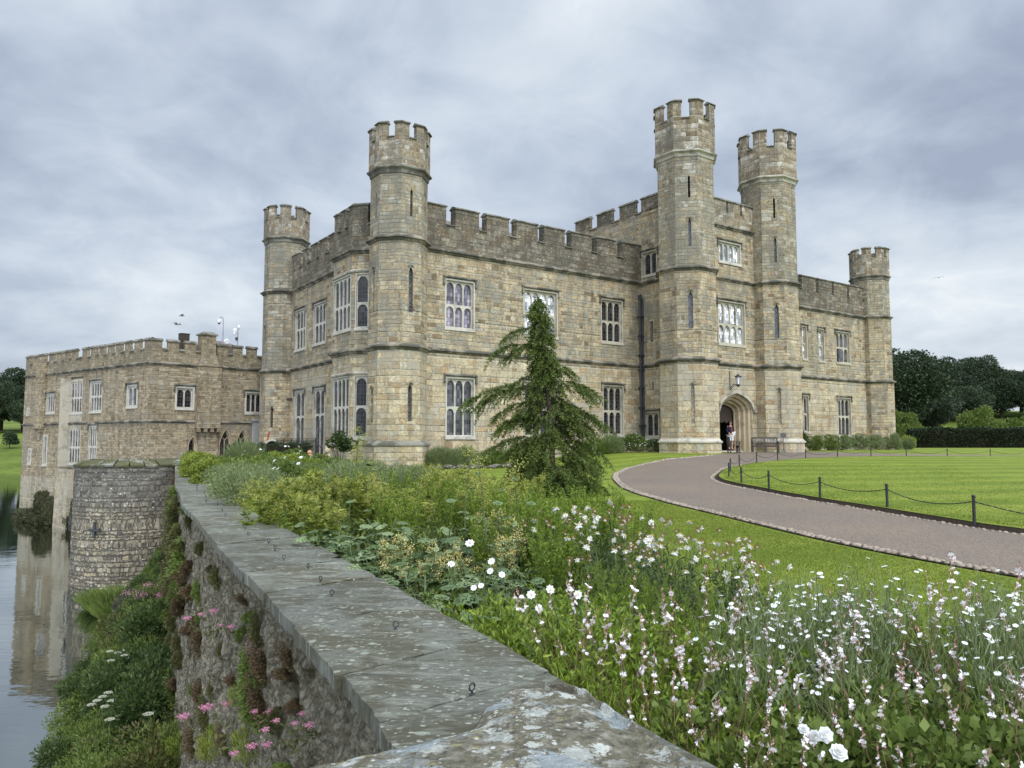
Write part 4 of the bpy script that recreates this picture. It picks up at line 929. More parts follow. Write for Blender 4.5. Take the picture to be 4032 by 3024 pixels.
# gravel drive round the oval lawn
def resample(pts,n):
    P=np.array(pts,float); d=np.concatenate([[0],np.cumsum(np.hypot(*np.diff(P,axis=0).T))]); 
    t=np.linspace(0,d[-1],n)
    return np.stack([np.interp(t,d,P[:,0]),np.interp(t,d,P[:,1])],1)
def smooth(P,k=3):
    P=np.array(P,float)
    for _ in range(k): P[1:-1]=.25*P[:-2]+.5*P[1:-1]+.25*P[2:]
    return P
near_out=[(13.5,2.2),(9.5,4.2),(7.3,6.0),(6.1,7.4),(5.4,8.8),(4.9,10.0),(4.5,11.3),(4.15,12.9),(3.8,14.6),(3.4,16.3),(3.10,18.5),(3.05,21.2),(3.25,24),(3.5,26.8),(3.95,30.0),(4.7,32.8),(6.0,34.9),(8.4,37.8),(10.6,41.0)]
far_out=[(11.6,42.6),(12.8,43.9),(13.45,46.1),(15.8,45.9),(17.6,47.6),(20.0,48.6),(22.3,49.1),(25.0,49.6),(30,51.4),(36,53.9),(48,58.5),(70,66)]
inner=[(16,5.2),(12,7.6),(9.4,10.0),(8.1,11.8),(7.75,12.7),(7.5,14.2),(7.2,15.8),(6.8,17.6),(6.5,19.9),(6.45,22.6),(6.7,25.0),(7.1,27.0),(7.7,28.57),(8.7,31.0),(10.8,34.6),(12.85,37.7),(15.1,40.1),(17.8,42.5),(20.4,44.3),(23.5,46.1),(26.9,47.8),(33.2,50.3),(46,55.6),(69,64.5)]
O1=smooth(resample(near_out,150),4); O2=resample(far_out,90); OO=np.concatenate([O1,O2]); 
# pair the outer edge with the inner one by nearest index so that strips stay short
IN=smooth(resample(inner,240),4)
def arc(P): 
    d=np.concatenate([[0],np.cumsum(np.hypot(*np.diff(P,axis=0).T))]); return d
# key correspondences (fractions of arc length)
def fr_of(P,pt): return int(np.argmin(np.hypot(P[:,0]-pt[0],P[:,1]-pt[1])))
keys=[((13.5,2.2),(16,5.2)),((5.4,8.8),(9.0,10.5)),((3.8,14.6),(7.3,15.4)),((3.05,21.2),(6.45,21.5)),((3.5,26.8),(6.9,26.0)),((4.7,32.8),(7.9,29.5)),((8.4,37.8),(9.8,33)),((11.6,42.6),(11.6,35.8)),((15.8,45.9),(14.0,38.57)),((20.0,48.6),(18.5,43)),((25,49.6),(24,46.4)),((36,53.9),(35,51)),((70,66),(69,64.5))]
io=[fr_of(OO,k[0]) for k in keys]; ii=[fr_of(IN,k[1]) for k in keys]
idx=np.arange(len(OO)); jj=np.interp(idx,io,ii); INm=np.stack([np.interp(jj,np.arange(len(IN)),IN[:,0]),np.interp(jj,np.arange(len(IN)),IN[:,1])],1)
rows=[]
for k in range(13):
    t=k/12; P=OO*(1-t)+INm*t; z=zg(P[:,0],P[:,1])+.012+.03*math.sin(PI*t)*0; rows.append([(float(a),float(b),float(c)) for (a,b),c in zip(P,z)])
sheet('path',rows,'path')
# raised oval lawn with a cut earth edge
hub=np.array([75.0,30.0]); rows=[]
INo=np.concatenate([IN])
for k in range(30):
    t=1-(1-k/29)**1.0; t=(k/29)**2.0; P=INo*(1-t)+hub*t+ (np.array([.10,0]) if k==0 else 0); z=zg(P[:,0],P[:,1])+.085*(1 if t<.5 else 1); rows.append([(float(a),float(b),float(c)) for (a,b),c in zip(P,z)])
sheet('oval_lawn',rows,'lawn')
P=INo; z=zg(P[:,0],P[:,1]); sheet('earth_edge',[[(float(a)-.10,float(b),float(c)+.006) for (a,b),c in zip(P,z)],[(float(a)+.02,float(b),float(c)+.02) for (a,b),c in zip(P,z)],[(float(a)+.10,float(b),float(c)+.086) for (a,b),c in zip(P,z)]],'soil')
# cobble edging on both sides
cb=MB(); rc=random.Random(3)
def stones(P,off,rows_,step=.105,maxy=48):
    d=arc(P); n=int(d[-1]/step); t=np.linspace(0,d[-1],n); X=np.interp(t,d,P[:,0]); Y=np.interp(t,d,P[:,1])
    for i in range(1,n-1):
        if Y[i]>maxy or X[i]>24 or Y[i]<5.5: continue
        tx,ty=X[i+1]-X[i-1],Y[i+1]-Y[i-1]; l=math.hypot(tx,ty) or 1; nx,ny=-ty/l,tx/l
        st=1 if Y[i]<26 else 2
        if i%st: continue
        for r in range(rows_):
            o=off+r*.10*(1 if off>=0 else -1)+rc.uniform(-.015,.015); x,y=X[i]+nx*o+rc.uniform(-.02,.02),Y[i]+ny*o+rc.uniform(-.02,.02)
            s=rc.uniform(.030,.050)*(1.0 if st==1 else 1.5); a=rc.uniform(0,PI)
            ca,sa=math.cos(a),math.sin(a); zz=float(zg(x,y))+.012; k0=len(cb.v); cb.ball((0,0,0),s*rc.uniform(1,1.4),s*rc.uniform(.8,1.1),s*rc.uniform(.6,.9),6,4,.1)
            for q in range(k0,len(cb.v)): vx,vy,vz=cb.v[q]; cb.v[q]=(x+vx*ca-vy*sa,y+vx*sa+vy*ca,zz+vz)
stones(O1,-.02,2); stones(IN,.16,1,.12,34)
tag(cb.build('cobble_edging',M['cobble'],smooth=True),kind='structure')
so=MB(); P=O1
n_=len(P)
rowsA=[];rowsB=[]
for i in range(n_):
    a=P[max(0,i-1)]; b=P[min(n_-1,i+1)]; tx,ty=b-a; l=math.hypot(tx,ty); nx,ny=-ty/l,tx/l
    for rr,o in ((rowsA,-.10),(rowsB,.06)): x,y=P[i][0]+nx*o,P[i][1]+ny*o; rr.append((float(x),float(y),float(zg(x,y))+.017))
sheet('earth_edge',[rowsA,rowsB],'soil')

# ------------------------------------------------------------------ the curtain wall with its coping
wall=thing('curtain_wall',(-4,10,-3.2),'old moat-side wall with wide grey lichen-spotted coping slabs running away from the viewer','wall')
def wn(y):
    e=.05; dx=(wx(y+e)-wx(y-e))/(2*e); l=math.hypot(dx,1); return (1/l,-dx/l),(dx/l,1/l)  # inward normal (to the garden), tangent
WID=.76
ysw=list(np.linspace(-1.5,32.2,110))
mb=MB(); 
def wp(y,o,z): 
    n,t=wn(y); return (wx(y)+n[0]*o,y+n[1]*o,z)
rw=random.Random(5)
prof=[(.75,-2.2),(.75,-1.075),(.07,-1.075),(.05,-1.3),(.0,-2.2),(-.07,-3.2),(-.15,-4.2),(-.22,-5.2),(-.28,-6.6)]
# finer vertical steps with real relief on the outer face
pr=[(.75,-2.4),(.75,-1.075),(.06,-1.075)]+[(.06-.30*k/48,-1.075-5.4*(k/48)) for k in range(1,49)]
rings=[]
for i,y in enumerate(np.linspace(1.5,32.2,520)):
    rings.append([wp(y,o+(rw.uniform(-.045,.05) if k>2 else 0),z+(rw.uniform(-.05,.05) if k>3 else 0)) for k,(o,z) in enumerate(pr)])
mb.loft(rings,False); mb.build('wall_body',M['wallface'],wall)
from mathutils import noise as mn
# coping slabs: joints follow the photograph, each slab its own stone
joints=[-1.2,0.4,1.75,2.98,3.55,4.42,5.35,6.15,6.95,7.75,8.6,9.45,10.3,11.2,12.1,13.0,14.0,15.0,16.1,17.2,18.3,19.5,20.7,22.0,23.3,24.6,25.9,27.3,28.7,30.2,31.8]
for a,b in zip(joints,joints[1:]):
    m=MB(); N_=7; sk=rw.uniform(-.05,.05); w1,w2=rw.uniform(-.015,.02),rw.uniform(-.02,.025); dz=rw.uniform(-.006,.006)
    g=.004; top=[];bot=[]
    def edge(f,sd):   # points across a joint, slightly skewed and chipped
        return f
    na=10; nb=13; grid=[]
    for i in range(na):
        row=[]
        for j in range(nb):
            u=j/(nb-1); y=a+g+(b-a-2*g)*i/(na-1)+(.35*(u-.5)*.75)*(1.0)
            o=-.055-w1+(WID+.075+w1+w2)*u
            if j in (0,nb-1): o+=rw.uniform(-.008,.008)
            if i in (0,na-1): y+=(.010 if i==0 else -.010)*abs(mn.noise(Vector((y,j*.9,7))))*2
            zz=-1.0+dz+rw.uniform(-.0022,.0022)-(.006 if (j in (0,nb-1) or i in (0,na-1)) else 0)+.004*mn.noise(Vector((y*5,o*5,3)))
            row.append(wp(y,o,zz))
        grid.append(row)
    for i in range(na-1):
        for j in range(nb-1): m.poly([grid[i][j],grid[i+1][j],grid[i+1][j+1],grid[i][j+1]])
    per=[grid[i][0] for i in range(na)]+[grid[na-1][j] for j in range(1,nb)]+[grid[i][nb-1] for i in range(na-2,-1,-1)]+[grid[0][j] for j in range(nb-2,0,-1)]
    lo=[(x,y,-1.078) for x,y,z in per]
    m.loft([per,lo],True); m.poly(lo)
    m.build('coping_slab',M['slab'],wall)
# iron eye bolts down the middle of the coping
eb=[(.43,y) for y in (2.98,4.0,4.92,5.42,5.95,6.42,7.0,7.5,8.1,8.75,9.4,10.2,11.0,11.9,12.8,13.8,14.8,15.9,17.1,18.4,19.8,21.3)]
em=MB(); em.tube([(0,0,-.02),(0,0,.018)],.005,6); 
R_=[(.019*math.sin(a),0,.036-.019*math.cos(a)) for a in np.linspace(0,2*PI,13)]; em.tube(R_,.0048,6,cap=False); em.lathe((0,0,0),[(.016,0),(.014,.004),(.004,.006)],8)
e0=em.build('eye_bolt',M['black'])
for k,(o,y) in enumerate(eb):
    e=e0 if k==0 else e0.copy()
    if k: COL.objects.link(e)
    p=wp(y,.36+.05*math.sin(k*2.1),-1.0); e.scale=(.78,.78,.78); e.parent=wall; e.location=Vector(p)-Vector(wall.location); e.rotation_euler=(0,random.uniform(-.1,.1),random.uniform(-.9,.9))
# lichened capstone that closes the wall at the viewer's feet
cs=MB(); rr_=random.Random(11)
def capz(u,v):  # u along, v across
    return 0
leftl=[(-.01,3.02,-.985),(-.11,2.82,-.99),(-.17,2.63,-.99),(-.52,2.43,-.995),(-.85,2.15,-1.0),(-.9,1.2,-1.0)]
rightl=[(.13,3.05,-.985),(.27,2.92,-.985),(.37,2.67,-.985),(.47,2.43,-.985),(.62,2.08,-.985),(.85,1.2,-.985)]
def lerp3(u,hz): return [(a[0]+(b[0]-a[0])*u,a[1]+(b[1]-a[1])*u-.02*math.sin(PI*u),h) for a,b,h in zip(leftl,rightl,hz)]
e1_=lerp3(.10,(-.955,-.945,-.945,-.955,-.96,-.96)); mid1=lerp3(.38,(-.945,-.925,-.915,-.915,-.91,-.91)); ridge=lerp3(.72,(-.94,-.92,-.90,-.90,-.90,-.90)); e2_=lerp3(.93,(-.955,-.94,-.93,-.93,-.93,-.93))
lowl=[(x-.01,y+.01,-1.10) for x,y,z in leftl]; lowr=[(x+.03,y+.0,-1.7) for x,y,z in rightl]
cols=[lowl,leftl,e1_,mid1,ridge,e2_,rightl,lowr]
def cr(P,t):
    n=len(P)-1; f=t*n; i=min(int(f),n-1); u=f-i; p0,p1,p2,p3=[np.array(P[max(0,min(n,k))]) for k in (i-1,i,i+1,i+2)]
    return .5*((2*p1)+(-p0+p2)*u+(2*p0-5*p1+4*p2-p3)*u*u+(-p0+3*p1-3*p2+p3)*u**3)
NU,NV=70,80; grid=[]
from mathutils import noise as mn
for i in range(NU+1):
    t=i/NU; cp_=[cr(c,t) for c in cols]; row=[]
    for j in range(NV+1):
        q=cr([tuple(c) for c in cp_],j/NV); nz=mn.noise(Vector(q)*5)*.016+mn.noise(Vector(q)*15)*.010+mn.noise(Vector(q)*40)*.005
        row.append((q[0],q[1],q[2]+nz))
    grid.append(row)
for i in range(NU):
    for j in range(NV): cs.poly([grid[i][j],grid[i+1][j],grid[i+1][j+1],grid[i][j+1]])
cs.loft([[*grid[0]],[(x,y+.02,-1.2) for x,y,z in grid[0]]],False)
pier=cs.build('capstone',M['lichen'],wall,smooth=True)
# bastion
bast=thing('bastion',(-16.7,33.6,ZW),'round weathered stone bastion standing in the moat, moss along its rim','tower')
m=MB(); cxb,cyb=-16.38,33.6; Rb=2.30
NS=64; rz=[]
rb=random.Random(8)
for z in np.linspace(-6.4,-1.02,34):
    rz.append([(cxb+(Rb+.05*(-1-z)/5+rb.uniform(-.018,.018))*math.cos(2*PI*k/NS),cyb+(Rb+rb.uniform(-.018,.018))*math.sin(2*PI*k/NS),float(z)) for k in range(NS)])
m.loft(rz,True); m.poly(rz[-1]); bo=m.build('bastion_wall',M['bastion'],bast)
# sloping rim stones
rs=random.Random(4); K=26
for k in range(K):
    a0,a1=2*PI*k/K+.012,2*PI*(k+1)/K-.012; mm=MB(); rings=[]; dz=rs.uniform(-.03,.03); ex=rs.uniform(-.02,.04)
    for a in np.linspace(a0,a1,3):
        c_,s_=math.cos(a),math.sin(a); rings.append([(cxb+r*c_,cyb+r*s_,z+dz) for r,z in ((Rb+.06+ex,-1.05),(Rb+.07+ex,-.98),(Rb-.25,-.82),(Rb-.42,-.78),(Rb-.5,-.9),(Rb-.5,-1.05))])
    mm.loft(rings,True,True); mm.build('rim_stone',M['rim'],bast)
# iron cross tie and its neighbour
for nm,ang,z in (('cross_tie',-100,-3.55),('cross_tie',-149,-3.4)):
    a=math.radians(ang); c_,s_=math.cos(a),math.sin(a); m=MB(); px,py=cxb+(Rb+.09)*c_,cyb+(Rb+.09)*s_; tx,ty=-s_,c_
    F=Frame((px,py),(tx,ty),(c_,s_)); fbox(m,F,-.04,.04,z-.32,z+.32,-.05,.03); fbox(m,F,-.26,.26,z-.04,z+.04,-.05,.035); m.build(nm,M['lead'],bast)
# short wall from the bastion back towards the annexe, with its retaining face
rt=thing('retaining_wall',(-15,45,-4),'stone retaining wall between the bastion and the annexe','wall')
m=MB(); pts=[(-14.0,32.2),(-15.2,36),(-14.9,42),(-14.6,50)]
for a,b in zip(pts,pts[1:]): m.poly([(*a,-7),(*b,-7),(*b,-1.0),(*a,-1.0)])
m.build('wall_face',M['rubble_top'],rt)
m=MB()
for a,b in zip(pts,pts[1:]):
    F=fr2(a,b,(-40,40)); fbox(m,F,0,F.L,-1.0,-.88,-.6,.08)
m.build('coping',M['slab'],rt)
gs=MB(); gs.poly([(-19.5,50.5,-1.3),(-13,50.5,-1.3),(-13,36,-1.3),(-15,36,-1.3)]); 
# moat-side bank at the wall foot
def bank(y,u): 
    x=wx(y)-.2-float(np.interp(y,[9,14,20,26,31],[2.3,2.2,1.9,1.5,.7]))*u; return (x-.12*math.sin(y*1.7)*u,y,-4.75-1.35*u**1.3+.08*math.sin(y*2.3+u*5))
rows=[[bank(y,u) for u in np.linspace(0,1,9)] for y in np.linspace(2,31.5,60)]
sheet('bank',rows,'soil')
# ------------------------------------------------------------------ posts and chains round the oval lawn
posts=[(9.6,9.9),(7.62,12.98),(7.40,15.5),(6.85,17.5),(6.50,19.9),(6.6,22.6),(7.22,26.1),(7.92,28.4),(9.05,31.1),(10.95,34.9),(12.80,37.5),(15.15,40.1),(17.9,42.7),(20.5,44.3),(23.5,46.2),(26.9,47.9),(30.5,49.4),(34.2,50.9)]
posts=[(x+.10,y) for x,y in posts]
mb=MB(); mb.lathe((0,0,0),[(.026,-.1),(.026,.47),(.030,.475),(.030,.485),(.020,.495),(.031,.512),(.034,.53),(.026,.548),(.008,.556)],12)
mb.tube([(-.04,0,.44),(.04,0,.44)],.008,6)
post0=mb.build('chain_post',M['black'],smooth=False)
G_P='black posts carrying the chain round the oval lawn'
words=['first','second','third','fourth','fifth','sixth','seventh','eighth','ninth','tenth','eleventh','twelfth','thirteenth','fourteenth','fifteenth','sixteenth','seventeenth','eighteenth']
n0=0
for k,(x,y) in enumerate(posts):
    o=post0 if k==0 else post0.copy()
    if k: COL.objects.link(o)
    o.location=(x,y,float(zg(x,y))+.0); o.rotation_euler=(random.uniform(-.02,.02),random.uniform(-.02,.02),random.uniform(0,3))
    lab='slim black iron post nearest the right edge of the view, its chain leaving the picture' if k==1 else (f'black iron post beside the drive, {words[k-1]} from the large one at the right' if k else 'black iron post outside the picture at the near end of the chain')
    tag(o,lab,'post',G_P)
D.objects.remove(D.objects['x']) if 'x' in D.objects else None
for k,(a,b) in enumerate(zip(posts,posts[1:])):
    za,zb=float(zg(*a))+.44,float(zg(*b))+.44; L=math.hypot(a[0]-b[0],a[1]-b[1]); sag=.055*L
    m=MB(); pts=[]
    n=max(8,int(L*10)) if a[1]<24 else 14
    for i in range(n+1):
        t=i/n; pts.append((a[0]+(b[0]-a[0])*t,a[1]+(b[1]-a[1])*t,za+(zb-za)*t-sag*4*t*(1-t)))
    if a[1]<21:   # links
        n=int(L/.055); 
        for i in range(n):
            t0,t1=i/n,(i+1.25)/n; f=lambda t:Vector((a[0]+(b[0]-a[0])*t,a[1]+(b[1]-a[1])*t,za+(zb-za)*t-sag*4*t*(1-t)))
            p,q=f(t0),f(min(t1,1)); d=(q-p); s=d.cross(Vector((0,0,1))).normalized(); u=Vector((0,0,1)) if i%2 else s
            m.loft([[tuple(p+u*.009+u.cross(d).normalized()*.004*c) for c in (-1,1)]+[tuple(p-u*.009+u.cross(d).normalized()*.004*c) for c in (1,-1)],[tuple(q+u*.009+u.cross(d).normalized()*.004*c) for c in (-1,1)]+[tuple(q-u*.009+u.cross(d).normalized()*.004*c) for c in (1,-1)]],True,True)
        m.tube(pts,.0065,5)
    else: m.tube(pts,.011,5)
    o=m.build('chain',M['black'],origin=(a[0],a[1],za))
    lab='black chain sagging from the large post at the right out of the picture' if k==0 else f'black chain between the {words[k-1]} and {words[k]} post counted from the right'
    tag(o,lab,'chain','chains round the oval lawn')
# ------------------------------------------------------------------ benches
def bench(loc,rz,label):
    t=thing('garden_bench',loc,label,'bench','dark slatted benches by the door',rz)
    def part(nm,fn):
        m=MB(); fn(m); o=m.build(nm,M['bench']); o.parent=t; return o
    w=.73
    def seat(m):
        for k in range(5): m.box(-w+.03,w-.03,-.26+.105*k,-.17+.105*k,.40,.43)
        m.box(-w,w,-.27,-.23,.32,.40)
        m.box(-w,w,.20,.25,.32,.40)
    part('seat',seat)
    def back(m):
        m.loft([[(-w,.24,.82),(w,.24,.82),(w,.28,.82),(-w,.28,.82)],[(-w,.26,.90),(w,.26,.90),(w,.30,.90),(-w,.30,.90)]],True,True); m.box(-w,w,.215,.25,.47,.52)
        for k in range(17):
            x=-w+.085*(k+1)-.02; 
            if abs(x)>.70: continue
            m.loft([[(x-.017,.22,.50),(x+.017,.22,.50),(x+.017,.24,.50),(x-.017,.24,.50)],[(x-.017,.255,.84),(x+.017,.255,.84),(x+.017,.275,.84),(x-.017,.275,.84)]],True,True)
        m.loft([[(-.03,.20,.43),(.03,.20,.43),(.03,.24,.43),(-.03,.24,.43)],[(-.03,.25,.84),(.03,.25,.84),(.03,.28,.84),(-.03,.28,.84)]],True,True)
    part('backrest',back)
    for sx in (-1,1):
        part('leg',lambda m:m.box(sx*w-.035,sx*w+.035,-.28,-.21,-.02,.62))
        part('leg',lambda m:m.loft([[(sx*w-.035,.20,-.02),(sx*w+.035,.20,-.02),(sx*w+.035,.26,-.02),(sx*w-.035,.26,-.02)],[(sx*w-.035,.22,.45),(sx*w+.035,.22,.45),(sx*w+.035,.28,.45),(sx*w-.035,.28,.45)],[(sx*w-.035,.26,.86),(sx*w+.035,.26,.86),(sx*w+.035,.31,.86),(sx*w-.035,.31,.86)]],True,True))
        part('armrest',lambda m:m.box(sx*w-.05,sx*w+.05,-.31,.26,.62,.655))
    part('leg',lambda m:m.box(-.04,.04,-.27,-.21,-.02,.33))
    return t
b1=W(5.05,-5.05); b2=W(1.85,-5.3)
zbn=-.655
# local -y is the way the sitter faces
bench((*b1,zbn),math.atan2(-(E1[0]+E2[0]),(E1[1]+E2[1]))-.0,'dark slatted wooden bench to the right of the castle door, seen from the front')
bench((*b2,zbn),math.atan2((E1[0]-E2[0]),-(E1[1]-E2[1])),'dark slatted bench left of the castle door, seen end on in front of the man')
# ------------------------------------------------------------------ sign on a stand
sg=thing('sign_stand',(16.30,46.3,-.67),'small dark sign on a slim post with spread feet beside the bench','sign')
m=MB(); m.tube([(0,0,.12),(0,0,.95)],.014,8)
for k in range(3):
    a=k*2*PI/3+.4; m.tube([(0,0,.25),(.05*math.cos(a),.05*math.sin(a),.12),(.19*math.cos(a),.19*math.sin(a),-.01)],.012,6)
o=m.build('post',M['black']); o.parent=sg
m=MB(); m.loft([[(-.16,-.02,.90),(.16,-.02,.90),(.16,.0,.90),(-.16,.0,.90)],[(-.17,.02,1.15),(.17,.02,1.15),(.17,.04,1.15),(-.17,.04,1.15)]],True,True); o=m.build('sign_panel',M['sign']); o.parent=sg
# ------------------------------------------------------------------ lantern over the door
lp=FD.p(3.43,3.3,.62); lan=thing('wall_lantern',lp,'black iron lantern on a bracket above the castle door','lantern')
def lpart(nm,m,mat): o=m.build(nm,M[mat]); o.parent=lan
nx,ny=FD.n; 
m=MB(); m.tube([(-nx*.60,-ny*.60,.9),(-nx*.60,-ny*.60,-.15)],.022,6); m.tube([(-nx*.60,-ny*.60,-.12),(-nx*.3,-ny*.3,.10),(0,0,.02)],.022,6); m.tube([(-nx*.62,-ny*.62,-.25),(-nx*.3,-ny*.3,.0),(0,0,.0)],.015,6)
m.lathe((0,0,-.12),[(.01,0),(.03,.06),(.13,.10),(.05,.14)],8)
for k in range(4): a=k*PI/2; m.tube([(0,0,0),(.13*math.cos(a),.13*math.sin(a),-.02),(.17*math.cos(a),.17*math.sin(a),.05)],.012,5)
lpart('bracket',m,'black')
m=MB(); m.lathe((0,0,0),[(.10,.04),(.15,.50),(.15,.51)],6); 
lpart('lantern_glass',m,'white_metal')
m=MB(); 
for k in range(6):
    a=k*PI/3; m.tube([(.105*math.cos(a),.105*math.sin(a),.03),(.157*math.cos(a),.157*math.sin(a),.52)],.011,5)
m.lathe((0,0,.50),[(.20,.0),(.19,.03),(.10,.09),(.08,.14),(.05,.17),(.0,.19)],12); m.lathe((0,0,.02),[(.09,0),(.12,.03),(.10,.05)],8)
for k in range(12):
    a=k*PI/6; m.tube([(.19*math.cos(a),.19*math.sin(a),.50),(.20*math.cos(a),.20*math.sin(a),.57)],.012,4)
lpart('lantern_frame',m,'black')
# ------------------------------------------------------------------ flood light, railing, finials
fl_=thing('flood_light',FB.p(14.75,2.68,.18),'small dark floodlight on the wall beside the far left window','light fitting')
m=MB(); m.box(-.16,.16,-.10,.10,-.08,.10); m.tube([(0,0,0),(.15,.1,.05)],.03,6); o=m.build('housing',M['lead']); o.parent=fl_; o.rotation_euler=(0,0,.6)
RS=Frame(W(-18.4,6.2),E2,neg(E1))
rl=thing('iron_railing',RS.p(0,-1.2)[:3],'black iron railing on the terrace behind the dark hedge','railing')
m=MB(); L_=6.4
for z in (.15,.02,-.86): m.tube([RS.p(0,z),RS.p(L_,z)],.018,5)
m.tube([RS.p(0,.15),RS.p(-.9,-.45),RS.p(-.9,-1.2)],.018,5); m.build('rail',M['black'],rl)
m=MB()
for k in range(54): m.tube([RS.p(.12*k,.1),RS.p(.12*k,-.95)],.009,4)
for k in range(6): m.tube([RS.p(1.28*k,.18),RS.p(1.28*k,-1.3)],.022,5)
m.build('baluster',M['black'],rl)
tr=MB(); fbox(tr,RS,-.2,6.6,-2.4,-.97,-1.6,.05); fbox(tr,RS,-1.0,-.2,-2.4,-1.25,-1.6,.05); tag(tr.build('terrace_steps',M['brick']),'low dark brick terrace and steps below the tall left windows','steps')
for k,(x,y,z,lab) in enumerate(((-9.25,35.3,-.42,'pale stone pyramid finial with an orange-lichened top, in front of the terrace'),(-8.35,34.6,-.38,'rough brown and cream stone pedestal beside the pyramid finial'))):
    t=thing('stone_finial' if k==0 else 'stone_pedestal',(x,y,-1.35),lab,'garden ornament')
    m=MB()
    if k==0:
        m.loft([[(r*math.cos(PI/4+PI/2*q),r*math.sin(PI/4+PI/2*q),zz) for q in range(4)] for r,zz in ((.62,0),(.60,.15),(.50,.35),(.18,.68),(.16,.72))],True,True); o=m.build('base',M['bluegrey_stone']); o.parent=t
        m=MB(); m.lathe((0,0,.70),[(.15,0),(.17,.05),(.08,.09),(.12,.14),(.10,.2),(.03,.26)],10); o=m.build('finial_top',M['orangeclay']); o.parent=t
    else:
        for q in range(9): m.ball((random.uniform(-.12,.12),random.uniform(-.1,.1),.12*q+.1),.17-.006*q,n=8,m=6,jit=.15)
        o=m.build('pedestal',M['portal'],smooth=True); o.parent=t
# flat dark sheet standing in for the shade of an arched opening, with a rust-red streak at the foot of the far left turret
oo=octo((-16.75,16.5),1.48); Fz=fr2(oo[4],oo[5],(0,0)) ; Lz=Fz.L
m=MB(); pts=arch(.15,Lz-.12,-.25,.28,8); m.cur=0; m.poly([Fz.p(.15,-1.4,.012)]+[Fz.p(s,z,.012) for s,z in pts]+[Fz.p(Lz-.12,-1.4,.012)])
o=m.build('archway',M['dark'],castle)
m=MB(); p2=arch(.07,Lz-.04,-.25,.36,8); m.loft([[Fz.p(s,z,o_) for s,z in q] for q,o_ in ((pts,.0),(pts,.05),(p2,.05),(p2,.0))],False); m.build('archway_surround',M['trim_pale'],o)
m=MB(); m.poly([Fz.p(.20,.10,.014),Fz.p(.30,.10,.014),Fz.p(.40,.62,.014),Fz.p(.28,.62,.014)]); m.build('rust_streak',M['redpaint'],castle)
# stone edging of the bed at the corner turret
m=MB(); rr=random.Random(2)
for k in range(26):
    a=rr.uniform(0,1); s_=-16.2+5.0*a; t_=-2.6+rr.uniform(-.35,.35)-1.0*a*(1-a)*2; x,y=W(s_,t_); z=float(zg(x,y)); q0_=len(m.v)
    m.ball((x,y,z+rr.uniform(.02,.14)),rr.uniform(.15,.35),rr.uniform(.12,.25),.10,7,5,.2)
tag(m.build('rock_edging',M['bastion'],smooth=True),'low rockery edging of dark stones at the foot of the corner turret','rockery')
# ------------------------------------------------------------------ gulls
for k,(u,v,Y,rz,lab) in enumerate(((723,1248,60,.6,'upper of two gulls gliding over the annexe'),(705,1282,62,-.2,'lower of two gulls gliding over the annexe'),(3693,1096,90,1.0,'lone gull flying in the sky at the right'))):
    X=(u-2016)/3028*Y/.985; Z=(1738-v)/3028*Y/.985
    m=MB(); m.loft([[(-.30+.6*q/6,.05*math.sin(PI*q/6)*math.cos(a),.045*math.sin(PI*q/6)*math.sin(a)) for a in np.linspace(0,2*PI,6,endpoint=False)] for q in range(7)],True,True)
    g=thing('gull',(X,Y,Z),lab,'bird','gulls',rz); o=m.build('body',M['gull']); o.parent=g
    for sg_ in (-1,1):
        m=MB(); P_=[(-.05,0,.02),(.10,0,.02)]; 
        a=[(.10,0,.02),(.12,.22*sg_,.14),(.0,.62*sg_,.04),(-.10,.30*sg_,.10),(-.08,0,.02)]
        m.poly(a); m.poly([(x,y,z-.012) for x,y,z in a][::-1]); m.loft([a,[(x,y,z-.012) for x,y,z in a]],True); o=m.build('wing',M['gull']); o.parent=g
# ------------------------------------------------------------------ the man in the doorway
def skinned(name,verts,edges,root,mat,parent,sub=2):
    me=D.meshes.new(name); me.from_pydata([v[:3] for v in verts],edges,[]); o=D.objects.new(name,me); COL.objects.link(o)
    sk=o.modifiers.new('skin','SKIN'); 
    for i,v in enumerate(verts):
        r=v[3]; rr_=(r,r) if not isinstance(r,tuple) else r; me.skin_vertices[0].data[i].radius=rr_
    me.skin_vertices[0].data[root].use_root=True
    sk.branch_smoothing=.4; sb=o.modifiers.new('sub','SUBSURF'); sb.levels=sub; sb.render_levels=sub
    me.materials.append(mat); o.parent=parent; return o
mp=FD.p(4.02,-.54,-.50)
man=thing('person',mp,'man in flat cap, navy jacket, red shirt and white shorts holding papers in the doorway','person',rz=math.radians(-62))
# local: +x is the way he faces
V=[(0,0,.93,(.13,.15)),(0,0,1.10,(.11,.14)),(.01,0,1.28,(.12,.16)),(0,0,1.42,(.10,.15)),(.0,0,1.50,.055),(.015,0,1.56,.052),(.03,0,1.64,(.085,.070)),(.02,0,1.72,(.080,.068)),
   (0,.10,.88,.085),(.02,.11,.50,.058),(-.01,.11,.12,.042),(.12,.12,.03,.038),(0,-.10,.88,.085),(.05,-.11,.50,.058),(-.02,-.11,.12,.042),(.12,-.12,.03,.038),
   (0,.19,1.40,.058),(-.02,.25,1.14,.045),(.17,.20,1.00,.036),(.25,.15,.98,.032),(0,-.19,1.40,.058),(-.02,-.25,1.14,.045),(.16,-.20,1.00,.036),(.24,-.14,.98,.032)]
Ed=[(0,1),(1,2),(2,3),(3,4),(4,5),(5,6),(6,7),(0,8),(8,9),(9,10),(10,11),(0,12),(12,13),(13,14),(14,15),(3,16),(16,17),(17,18),(18,19),(3,20),(20,21),(21,22),(22,23)]
